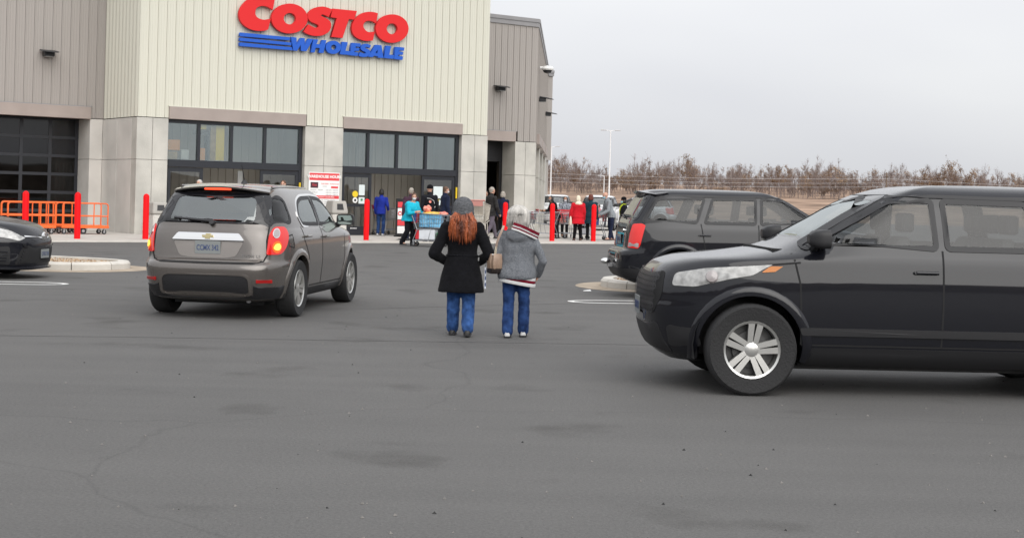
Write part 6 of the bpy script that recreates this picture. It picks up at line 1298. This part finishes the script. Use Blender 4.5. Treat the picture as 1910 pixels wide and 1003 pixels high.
# ---- white-haired woman in the grey hoodie
f2 = Fig(1.415, 1.12, 1.08, tilt=.04, elL=(-.165, -.035, .62), elR=(.205, -.045, .60), wrL=(-.120, .070, .50), wrR=(.165, .050, .49), ankleL=(-.060, -.05, .045), ankleR=(.060, .05, .045), kneeL=(-.06, .01, .275), kneeR=(.06, .03, .275))
p2 = person('white-haired woman walking away in a grey hooded jacket with a striped hem', .075, 16.0, 88, f2, z=0.004)
f2.body(p2, hands='LR'); f2.trousers(p2, M_denim2, g=.014, cuff=.018, wrinkle=.008, name='jeans', seed=9); f2.shoes(p2, M_shoew)
M_fleece = cloth('grey_fleece', (0.125, 0.134, 0.150), .22, 95, .5, 150, (0.17, 0.18, 0.197)); M_burg = cloth('burgundy', (0.17, 0.008, 0.022), .15); M_rib = cloth('rib_white', (0.62, 0.62, 0.62), .05)
hr = [(.452, .136, .098, -.004), (.475, .142, .104, -.004), (.52, .140, .098, -.002), (.58, .130, .090, .002), (.65, .124, .084, .004), (.72, .128, .082, .004), (.77, .126, .074, 0), (.81, .108, .058, -.004), (.84, .066, .048, -.004)]
hz = lambda x: .012 * x / .13       # the hem hangs lower on her right
hood_o = f2.top(p2, M_fleece, 'hooded_jacket', rows=[(z, a / 1.12, b / 1.12, o) for z, a, b, o in hr], g=.014, wrinkle=.012, seed=14, hood=True, vox=.011, cuff=.008)
def ring_band(fg, rows, m, name, parent, slope=0.0, n=44):
    rr_ = []
    for z, a, b in rows:
        r = []
        for i in range(n):
            t = 2 * PI * i / n; c, q = math.cos(t), math.sin(t); x = math.copysign(abs(c) ** .83, c) * a; r.append((x, -.005 + math.copysign(abs(q) ** .83, q) * b, z - slope * x))
        rr_.append(r)
    mb = MB(); mb.rings(rr_, True); return mb.build(name, m, parent, smooth=.7)
for nm, za, zb, m in [('hem_band', .650, .705, M_rib), ('hem_stripe', .622, .650, M_burg), ('hem_band', .582, .622, M_rib)]:
    ring_band(f2, [(za + .0005, .200, .142), (za + .006, .208, .150), (zb - .006, .212, .155), (zb - .0005, .208, .150)], m, nm, hood_o, .16)
edge = [Vector(v) for v in [(-.060, -.140, 1.212), (.02, -.160, 1.190), (.09, -.158, 1.162), (.15, -.125, 1.135), (.20, -.075, 1.110), (.225, -.03, 1.098)]]      # striped edge of the open hood, lying across her back
for off, wd_, m, nm in [(-.040, .018, M_burg, 'hood_lining'), (-.020, .0095, M_rib, 'hood_stripe'), (-.004, .0095, M_burg, 'hood_stripe'), (.013, .0105, M_rib, 'hood_stripe')]:
    dn = Vector((-.32, 0, -.95)); mb = MB()
    mb.rings([[q + dn * (off + u * wd_) + Vector((0, v, 0)) for u, v in ((-1, .012), (-1, -.006), (1, -.006), (1, .012))] for q in edge]); mb.build(nm, m, hood_o, smooth=.7)
f2.hair(p2, M_hwhite, 'bob', seed=8)
hs = MB(); rs_ = random.Random(9); M = f2.hm
for k in range(260):      # strands fall from the crown in smooth arcs and end unevenly
    a = rs_.uniform(-2.1, 2.1); t0 = rs_.uniform(.05, 1.2); lift = rs_.uniform(1.0, 1.07); zend = -.108 + rs_.uniform(-.02, .05) + .03 * abs(a) / 2; n = 8; pts = []
    for j in range(n + 1):
        u = j / n; th = t0 + (1.75 - t0) * min(1, u * 1.5); r = math.sin(min(th, PI / 2)) * lift; drop = max(0, u - .55) / .45
        pts.append(Vector((.101 * r * math.sin(a) * (1 + .06 * drop), -.026 - .104 * r * math.cos(a) * (1 - .10 * drop), (.040 + .094 * math.cos(th) * lift) * (1 - drop) + drop * (.02 + (zend - .02) * drop))))
    pts = [Vector((q_.x * 1.12, q_.y * 1.10 - .002, q_.z)) for q_ in pts]
    hs.strand(pts, [.0058 * (1 - .6 * (j / n) ** 3) for j in range(n + 1)], 4, M)
hs.build('hair_lock', M_hwhite, p2, smooth=True)
# her shoulder bag
M_leath = mat('taupe_leather', (0.29, 0.20, 0.145), .42, var=.12, vscale=12, bump=.25, bscale=60); M_leathd = mat('dark_leather', (0.035, 0.026, 0.024), .4)
bgp = Vector((-.172, 15.90, .765)); bag = empty('shoulder_bag', bgp, math.radians(35), 'taupe and black leather shoulder bag hanging at the left hip of the white-haired woman', 'bag')
for k, (yo, w) in enumerate([(-.055, .075), (0, .088), (.055, .075)]):
    mb = MB(); mb.rings([[(x * w * q, yo + y * .034 * q2, z) for x, y in [(-1, -.7), (-.7, -1), (.7, -1), (1, -.7), (1, .7), (.7, 1), (-.7, 1), (-1, .7)]] for z, q, q2 in [(-.02, .82, .7), (.0, .95, .95), (.09, 1.0, 1), (.165, .9, .85), (.18, .8, .5)]]); mb.build('pouch', M_leath, bag, smooth=.9)
mb = MB(); mb.rings([[(x * q, y * q2, z) for x, y in [(-.095, -.07), (.0, -.096), (.095, -.07), (.095, .07), (0, .096), (-.095, .07)]] for z, q, q2 in [(-.075, .55, .5), (-.06, .85, .85), (-.005, 1.0, 1.0)]]); mb.build('base_panel', M_leathd, bag, smooth=.9)
for x in (-.07, .07): MB().ball((x, -.055, .17), .012, .012, .012, 8, 6).build('stud', M_chrome, bag, smooth=True)
bag_parts = kids(bag)
for o in bag_parts:
    o.scale = (.80, .80, .86)
inv = Matrix.Rotation(-math.radians(35), 4, 'Z')
def loc_(v): return inv @ (Vector(v) - bgp)
sp1 = [loc_(v) for v in [(-.160, 15.90, .99), (-.150, 15.875, 1.05), (-.125, 15.86, 1.12), (-.098, 15.875, 1.185), (-.085, 15.93, 1.215), (-.085, 16.0, 1.225), (-.09, 16.07, 1.19), (-.12, 16.10, 1.1), (-.15, 16.03, 1.0)]]
mb = MB(); mb.rings([[p_ + Vector((sx * .014, 0, sz * .005)) for sx, sz in ((-1, -1), (1, -1), (1, 1), (-1, 1))] for p_ in sp1]); mb.build('strap', mat('pale_strap', (0.42, 0.31, 0.25), .6), bag, smooth=.7)
mb = MB()
for k in range(6): c = loc_((-.160 - .002 * k, 15.898, .99 - .018 * k)); mb.tube(c + Vector((-.012, 0, 0)), c + Vector((.012, 0, 0.004)), .006, .006, 6); mb.tube(c + Vector((-.012, 0, 0)), c + Vector((-.006, .0, -.018)), .004, .004, 5); mb.tube(c + Vector((.012, 0, 0)), c + Vector((.006, .0, -.018)), .004, .004, 5)
mb.build('chain', mat('pale_gold', (0.65, 0.58, 0.45), .3, metal=.7), bag, smooth=True)
mb = MB(); c = loc_((-.27, 15.90, .80)); mb.box(c.x - .010, c.x + .010, c.y - .002, c.y + .002, c.z - .265, c.z - .03); la = mb.build('lanyard_tag', mat('tag_white', (0.58, 0.62, 0.70), .6), bag)
for k in range(3): MB().box(c.x - .007, c.x + .007, c.y - .004, c.y - .0025, c.z - .24 + k * .07, c.z - .20 + k * .07).build('tag_print', M_pblue, la)
MB().path([c + Vector((0, 0, -.03)), c + Vector((.02, .01, .06)), Vector((-.06, -.02, .05))], .003, 5).build('cord', M_black, bag)
# ------------------------------------------------------------------ shopping carts
M_wire_ = mat('cart_wire', (0.30, 0.31, 0.33), 0.35, metal=0.7); M_hred_ = mat('cart_red_plastic', (0.55, 0.02, 0.03), 0.4)
def cart_parts():
    """meshes of one cart, pushed towards +x, handle at -x"""
    P_ = {}
    b = MB(); zb0, zb1, zt0, zt1 = .52, .60, 1.0, .94; r = .0055     # basket: floor rises to the front, rim falls
    def pt(u, v, w):      # u along, v across -1..1, w up 0..1
        x = -.46 + .92 * u; hw = (.27 - .07 * u) * (.86 + .14 * w); z = (zb0 + (zb1 - zb0) * u) * (1 - w) + (zt0 + (zt1 - zt0) * u) * w; x += -.06 * (1 - u) * w + .07 * u * w
        return Vector((x, v * hw, z))
    for v in (-1, 1):
        for k in range(15): b.tube(pt(k / 14, v, 0), pt(k / 14, v, 1), r, r, 4)
        for w in (.0, .33, .66): b.tube(pt(0, v, w), pt(1, v, w), r, r, 4)
        b.tube(pt(0, v, 1), pt(1, v, 1), .011, .011, 6)
    for u in (0, 1):
        for k in range(9): v = -1 + k / 4; b.tube(pt(u, v, 0), pt(u, v, 1), r, r, 4)
        for w in (.33, .66): b.tube(pt(u, -1, w), pt(u, 1, w), r, r, 4)
        b.tube(pt(u, -1, 1), pt(u, 1, 1), .011, .011, 6)
    for k in range(9): v = -1 + k / 4; b.tube(pt(0, v, 0), pt(1, v, 0), r, r, 4)
    for k in range(7): b.tube(pt(k / 6, -1, 0), pt(k / 6, 1, 0), r, r, 4)
    P_['basket'] = b.mesh('basket', M_wire_)
    c = MB()
    for v in (-1, 1): c.path([(-.58, v * .26, 1.06), (-.50, v * .265, .86), (-.36, v * .25, .50), (-.48, v * .27, .17), (.44, v * .20, .20), (.46, v * .20, .17)], .013, 8); c.path([(-.36, v * .25, .50), (.36, v * .2, .57), (.44, v * .20, .57)], .010, 6); c.tube((.05, v * .22, .53), (-.02, v * .24, .18), .009, .009, 6)
    c.tube((-.48, -.27, .17), (-.48, .27, .17), .012, .012, 8); c.tube((.44, -.2, .2), (.44, .2, .2), .012, .012, 8)
    P_['chassis'] = c.mesh('chassis', M_wire_)
    k_ = MB()
    for q in range(7): y = -.21 + .07 * q; k_.tube((-.46, y, .185), (.43, y * .8, .215), .006, .006, 4)
    for q in range(4): x = -.4 + .26 * q; k_.tube((x, -.24, .19), (x, .24, .19), .006, .006, 4)
    P_['lower_rack'] = k_.mesh('lower_rack', M_wire_)
    h = MB(); h.tube((-.59, -.27, 1.065), (-.59, .27, 1.065), .019, .019, 10); h.box(-.60, -.575, -.22, .22, .93, 1.045); P_['handle'] = h.mesh('handle', M_hred_, smooth=.8)
    s = MB(); s.box(-.40, -.385, -.2, .2, .70, .98); s.box(-.54, -.40, -.2, .2, .70, .715); P_['child_seat'] = s.mesh('child_seat', M_hred_, bevel=.004)
    w = MB(); w.tube((0, -.016, .065), (0, .016, .065), .065, .065, 14); P_['wheel'] = w.mesh('wheel', M_rub)
    f_ = MB(); f_.box(-.02, .02, -.026, -.02, .06, .15); f_.box(-.02, .02, .02, .026, .06, .15); f_.box(-.03, .03, -.03, .03, .145, .175); f_.tube((0, -.02, .065), (0, .02, .065), .022, .022, 8); P_['caster_fork'] = f_.mesh('caster_fork', M_wire_)
    return P_
CP = cart_parts()
def shopping_cart(label, x, y, heading, scale=1.0, group='shopping carts outside the entrance', z=.022):
    e = empty('shopping_cart', (x, y, z), math.radians(heading), label, 'shopping cart', group); e.scale = (scale,) * 3
    for n in ('basket', 'chassis', 'lower_rack', 'handle', 'child_seat'): link(n, CP[n], e)
    for cx, cy in ((-.46, .25), (-.46, -.25), (.42, .18), (.42, -.18)): w = link('wheel', CP['wheel'], e, (cx, cy, 0)); link('caster_fork', CP['caster_fork'], w)
    return e
def goods(name, label, cat, x, y, z, rz, mb, m, group=None):
    o = mb.build(name, m, None, loc=(x, y, z), rot=(0, 0, rz)); return props(o, label, cat, group)
M_bluep = mat('blue_film', (0.10, 0.36, 0.62), .25, var=.15, vscale=9, bump=.8, bscale=16, col2=(0.22, 0.50, 0.72), detail=3); M_yelp = mat('yellow_bag', (0.72, 0.42, 0.06), .35, var=.25, vscale=14, bump=.6, bscale=20); M_redp = mat('red_bag', (0.60, 0.05, 0.05), .35, var=.35, vscale=14, bump=.6, bscale=20, col2=(0.75, 0.30, 0.22)); M_bluebox = mat('blue_box', (0.03, 0.11, 0.42), .4); M_whiteb = mat('white_box', (0.60, 0.62, 0.66), .5, var=.06, vscale=8); M_greenp = mat('green_pack', (0.03, 0.30, 0.10), .4)
def lump(rx, ry, rz, seed, n=16, k=10, amp=.18):
    mb = MB(); mb.ball((0, 0, rz), rx, ry, rz, n, k); mb.v = [tuple(Vector(v) * (1 + amp * noise.noise(Vector(v) * 9 + Vector((seed, 0, 0))))) for v in mb.v]; return mb
# ---- woman in turquoise with the laden cart
lc = empty('shopping_cart', (-2.40, 43.20, .004), math.radians(-9), 'laden shopping cart of blue water packs and bright bags pushed by the woman in turquoise', 'shopping cart', 'shopping carts outside the entrance')
for n in ('basket', 'chassis', 'lower_rack', 'handle', 'child_seat'): link(n, CP[n], lc)
for cx, cy in ((-.46, .25), (-.46, -.25), (.42, .18), (.42, -.18)): w = link('wheel', CP['wheel'], lc, (cx, cy, 0)); link('caster_fork', CP['caster_fork'], w)
ca, sa = math.cos(math.radians(-9)), math.sin(math.radians(-9))
def incart(dx, dy): return (-2.40 + dx * ca - dy * sa, 43.20 + dx * sa + dy * ca)
G_ = 'goods in the turquoise shopper cart'
x, y = incart(.02, -.02); goods('water_pack', 'pale blue film-wrapped water pack filling the laden basket', 'water pack', x, y, .585, math.radians(-9), MB().box(-.33, .33, -.17, .17, 0, .36), M_bluep, G_)
x, y = incart(-.47, 0); goods('detergent_box', 'deep blue box standing in the child seat of the laden cart', 'box', x, y, .74, math.radians(-9), MB().box(-.06, .075, -.15, .15, 0, .27), M_bluebox, G_)
x, y = incart(.05, -.03); goods('snack_bag', 'puffy yellow bag lying on top of the blue water pack', 'bag', x, y, .935, .2, lump(.30, .17, .055, 3), M_yelp, G_)
x, y = incart(-.12, .03); goods('snack_bag', 'crumpled red and orange bag standing highest in the laden cart', 'bag', x, y, .99, .5, lump(.13, .10, .13, 7, amp=.3), M_redp, G_)
x, y = incart(.36, .0); goods('snack_bag', 'pinkish red bag at the front end of the laden cart', 'bag', x, y, .93, -.4, lump(.17, .14, .06, 11, amp=.3), M_redp, G_)
x, y = incart(-.05, -.02); goods('carton_box', 'white and red carton on the lower rack of the laden cart', 'carton', x, y, .225, math.radians(-9), MB().mat(1).box(-.36, -.2505, -.21, .21, 0, .28).mat(0).box(-.25, .22, -.21, .21, 0, .28), [M_whiteb, M_hred_], G_)
x, y = incart(.34, -.03); goods('green_pack', 'green pack on the lower rack at the front of the laden cart', 'pack', x, y, .23, math.radians(-9), MB().box(-.11, .11, -.16, .16, 0, .20), M_greenp, G_)
M_turq = cloth('turquoise_knit', (0.015, 0.40, 0.54), .12, 14)
f = Fig(1.60, 1.42, 1.12, lean=.20, yaw=.80, nod=.0, elL=(-.175, .10, .60), elR=(.165, .12, .60), wrL=(-.13, .245, .635), wrR=(.12, .255, .635), kneeL=(-.06, .03, .275), kneeR=(.06, .0, .275), ankleL=(-.07, .02, .045), ankleR=(.065, -.13, .06))
p = person('heavy-set woman in a turquoise sweater and patterned mask pushing the laden cart', -3.04, 43.34, -38, f, z=.004)
f.body(p); f.top(p, M_turq, 'sweater', hem=.46, flare=1.05, g=.022, collar=False, wrinkle=.010, fat=1.25, stop=.72, seed=21); f.trousers(p, M_cblack2, g=.02, cuff=.02); f.shoes(p, M_shoe); f.hair(p, M_hbrown, 'bob'); f.mask(p, M_maskw)
# ---- a plainer maker for the others
def stander(label, x, y, heading, h, topm, botm, hair, style, fig={}, top={}, shoe=None, mask_=None, skin=None, hands='LR', wt=1.0, z=.022, topname='jacket', hat=None):
    f = Fig(h, wt, **fig); p = person(label, x, y, heading, f, z=z); f.body(p, skin, hands)
    f.top(p, topm, topname, **top); f.trousers(p, botm); f.shoes(p, shoe or M_shoe)
    if hair: f.hair(p, hair, style, vox=.013)
    if mask_: f.mask(p, mask_)
    if hat:
        k = h / 1.65; mb = MB(); mb.rings([[(r * k * math.cos(2 * PI * i / 20), -.012 * k + r * 1.12 * k * math.sin(2 * PI * i / 20), zz * k) for i in range(20)] for r, zz in ((.088, .012), (.091, .04), (.086, .085), (.062, .122), (.015, .138))], True, f.hm); mb.build('knitted_hat', hat, p, smooth=True)
    return f, p
M_bluej = cloth('royal_blue_fleece', (0.015, 0.03, 0.26), .15); M_greyp = cloth('grey_purple_twill', (0.12, 0.105, 0.13), .15); M_charc = cloth('charcoal_leather', (0.022, 0.021, 0.021), .25, rough=.6); M_redc = cloth('red_wool', (0.50, 0.012, 0.022), .10); M_sweat = cloth('grey_sweater', (0.23, 0.25, 0.27), .12, 30); M_plum = cloth('plum_fleece', (0.06, 0.03, 0.05), .2); M_teal = cloth('dark_teal', (0.012, 0.035, 0.048), .2); M_pat = cloth('patterned_quilt', (0.012, 0.016, 0.03), .3, 26, col2=(0.30, 0.32, 0.36)); M_pink = cloth('pink_plaid', (0.55, 0.10, 0.14), .3, 24, col2=(0.70, 0.38, 0.40)); M_hivis = mat('hi_vis_yellow', (0.62, 0.75, 0.03), .6)
f, p = stander('person with grey hair standing just behind the woman in turquoise', -3.30, 47.4, 100, 1.74, M_plum, M_navy, M_hgrey, 'short')
f, p = stander('person in a royal blue jacket and jeans standing in the open right doorway', -4.72, 52.35, 75, 1.69, M_bluej, M_denim2, M_hblack, 'bob', fig=dict(elR=(.15, -.01, .64), wrR=(.13, .09, .56)), shoe=M_shoew)
f, p = stander('man in black with a dark knitted hat and a round badge on his back', -2.68, 47.2, 110, 1.84, M_cblack2, M_cblack, None, '', hat=M_cblack)
bd = MB(); bd.tube((-.03, -.155, 1.30), (-.03, -.165, 1.30), .045, .045, 16); bd.build('badge', M_redp, p); bd = MB(); bd.path([(-.13, -.125, 1.41), (-.02, -.14, 1.40), (.10, -.14, 1.33), (.13, -.135, 1.24)], .006, 5); bd.build('piping', M_white, p)
f, p = stander('man in a long dark jacket turning right beside the right-hand glass door', -2.30, 50.0, 25, 1.83, M_navy, M_cblack, M_hbrown, 'short', top=dict(hem=.42, g=.03), mask_=M_maskw, fig=dict(yaw=.0))
f, p = stander('man in a charcoal jacket and grey trousers striding right past the cream pier', -.72, 51.0, 38, 1.86, M_charc, M_greyp, M_hgrey, 'short', top=dict(hem=.45, g=.028), fig=dict(kneeL=(-.05, .10, .29), ankleL=(-.05, .16, .06), kneeR=(.05, -.03, .27), ankleR=(.05, -.17, .07), elR=(.15, .02, .62), wrR=(.13, .10, .50)))
f, p = stander('grey-haired person in navy half hidden behind the striding man', -.33, 52.6, 60, 1.72, M_navy, M_cblack, M_hgrey, 'bob')
f, p = stander('dark-clothed person just inside the narrow opening right of the cream pier', -1.02, 56.2, -80, 1.74, M_plum, M_cblack, M_hblack, 'short', skin=M_skin2)
f, p = stander('woman with black hair and a grey mask leaning on an empty cart', 1.72, 55.0, 202, 1.66, M_cblack, M_cblack2, M_hblack, 'long', mask_=M_maskg, skin=M_skin2, fig=dict(lean=.35, nod=-.15, yaw=-.3, elL=(-.15, .16, .60), elR=(.15, .16, .60), wrL=(-.11, .32, .62), wrR=(.11, .32, .62)))
f, p = stander('masked woman in a dark patterned quilted coat behind a dark cart', 2.12, 57.6, 272, 1.60, M_pat, M_cblack, M_hblack, 'bob', mask_=M_maskw, skin=M_skin2, top=dict(hem=.36, flare=1.1, g=.035), fig=dict(elL=(-.14, .06, .62), elR=(.14, .06, .62), wrL=(-.10, .17, .59), wrR=(.10, .17, .59)))
f, p = stander('cream-haired woman in a red coat with a pale fur hood, seen from behind', 2.42, 52.7, 96, 1.64, M_redc, M_cblack, M_hcream, 'bob', wt=1.15, top=dict(hem=.37, flare=1.25, g=.032, wrinkle=.008), shoe=M_shoeb, fig=dict(elL=(-.16, -.01, .62), wrL=(-.165, .03, .48), ankleL=(-.075, .0, .045), ankleR=(.075, .03, .045)))
mb = MB(); mb.ball((0, -.115, 1.345), .135, .045, .055, 18, 10); mb.ball((0, -.05, 1.40), .11, .08, .035, 16, 8); fuse(mb, 'fur_hood', M_hcream, p, .013, 2, .006, 30)
tb = empty('tote_bag', (2.14, 52.72, .60), math.radians(96) - PI / 2, 'plain cream tote bag held by the woman in the red coat', 'bag')
mb = MB(); mb.rings([[(x * q, y * q2, z) for x, y in [(-.03, -.16), (.03, -.16), (.03, .16), (-.03, .16)]] for z, q, q2 in [(-.02, 1.1, .9), (.08, 1.4, 1.02), (.24, .9, .85), (.30, .4, .6)]]); mb.build('sack', mat('cream_canvas', (0.62, 0.56, 0.46), .9), tb, smooth=.8)
MB().path([(0, -.08, .29), (.01, -.03, .42), (.012, .03, .42), (0, .08, .29)], .008, 6).build('strap', MATS['cream_canvas'], tb)
f, p = stander('person with curly red-brown hair in a long navy coat behind the right bollard', 2.92, 53.6, 84, 1.70, M_teal, M_cblack, M_hrb, 'curly', top=dict(hem=.36, flare=1.1, g=.035))
f, p = stander('bald man in a grey sweater and blue mask bending over a cart', 3.72, 54.0, 196, 1.84, M_sweat, M_navy, None, '', mask_=M_maskb, shoe=M_shoeb, fig=dict(lean=.30, nod=.1, elL=(-.14, .12, .60), elR=(.14, .12, .60), wrL=(-.10, .26, .52), wrR=(.10, .26, .52), ankleL=(-.06, .05, .045), ankleR=(.06, -.06, .045)), topname='sweater')
f, p = stander('attendant in black with yellow safety harness, black hat and blue mask', 3.98, 51.4, 190, 1.62, M_cblack2, M_cblack, M_hblack, 'bob', mask_=M_maskb, skin=M_skin2, hat=M_cblack)
mb = MB()
for sx in (-1, 1): mb.rings([[(sx * (.10 - .03 * i) + dx, yy, zz + dz) for dx, dz in ((-.03, 0), (.03, 0), (.03, .02), (-.03, .02))] for i, (yy, zz) in enumerate([(-.05, 1.36), (.05, 1.36), (.13, 1.26), (.155, 1.12), (.15, .98)])])
mb.build('safety_harness', M_hivis, p, smooth=.8)
f, p = stander('dark-haired man in a blue mask whose face shows above the SUV roof', -7.85, 49.65, 262, 1.89, M_navy, M_cblack, M_hbrown, 'short', mask_=M_maskb)
f, p = stander('white-haired person at the left entrance, only the crown showing above the SUV roof', -10.35, 47.9, 250, 1.83, M_plum, M_cblack, M_hwhite, 'short')
# ---- the other carts
shopping_cart('empty cart with a red handle leaned on by the black-haired woman', 1.20, 54.45, 200); shopping_cart('pale empty cart standing left of the leaning woman', .40, 55.2, 190)
shopping_cart('dark laden cart in front of the masked woman in the patterned coat', 2.02, 55.9, 262); shopping_cart('packed cart under the hands of the bald man', 3.05, 54.35, 184); shopping_cart('packed cart between the red-coated woman and the bald man', 2.45, 55.1, 184)
tc = shopping_cart('tall beige cart with a faded red band in front of the right-hand concrete pier', -1.06, 46.3, 80, 1.30)
for o in kids(tc):
    if o.name.split('.')[0] in ('handle', 'child_seat', 'basket', 'chassis'): o.material_slots[0].link = 'OBJECT'; o.material_slots[0].material = mat('faded_red', (0.50, 0.22, 0.19), .6) if o.name.startswith('handle') else mat('beige_wire', (0.46, 0.42, 0.36), .6)
c_ = None; c_ = W(1.35, -.7); shopping_cart('blue-grey cart just inside the open right doorway', c_.x, c_.y, 60, z=.035)
G2 = 'goods in the packed carts'
for k, (x, y, z, lab, nm, cat, mb, m) in enumerate([(2.95, 54.35, .58, 'dark crate in the packed cart under the hands of the bald man', 'crate', 'crate', MB().box(-.32, .3, -.15, .15, 0, .26), M_bluebox), (2.40, 55.1, .58, 'grey tub in the packed cart behind the red-coated woman', 'tub', 'tub', MB().box(-.3, .3, -.15, .15, 0, .28), mat('grey_tub', (.2, .22, .25), .6)),
        (2.02, 55.85, .58, 'red pack in the cart of the woman in the patterned coat', 'pack', 'pack', MB().box(-.14, .16, -.14, .14, 0, .18), M_redp), (2.9, 54.38, .22, 'white carton on the lower rack under the bald man', 'carton_box', 'carton', MB().box(-.25, .25, -.18, .18, 0, .22), M_whiteb)]):
    goods(nm, lab, cat, x, y, z, math.radians(184), mb, m, G2)
fk = Fig(.92, 1.15, kneeL=(-.06, .20, .47), kneeR=(.06, .20, .47), ankleL=(-.06, .22, .27), ankleR=(.06, .22, .27), elL=(-.13, .08, .62), elR=(.13, .08, .62), wrL=(-.08, .2, .6), wrR=(.08, .2, .6))
p = person('small child in a pink plaid jacket sitting in the packed cart before the bald man', 3.28, 54.30, 196, fk, z=.42); fk.body(p); fk.top(p, M_pink, 'jacket', g=.02); fk.trousers(p, M_navy); fk.shoes(p, M_shoew); fk.hair(p, M_hbrown, 'short')
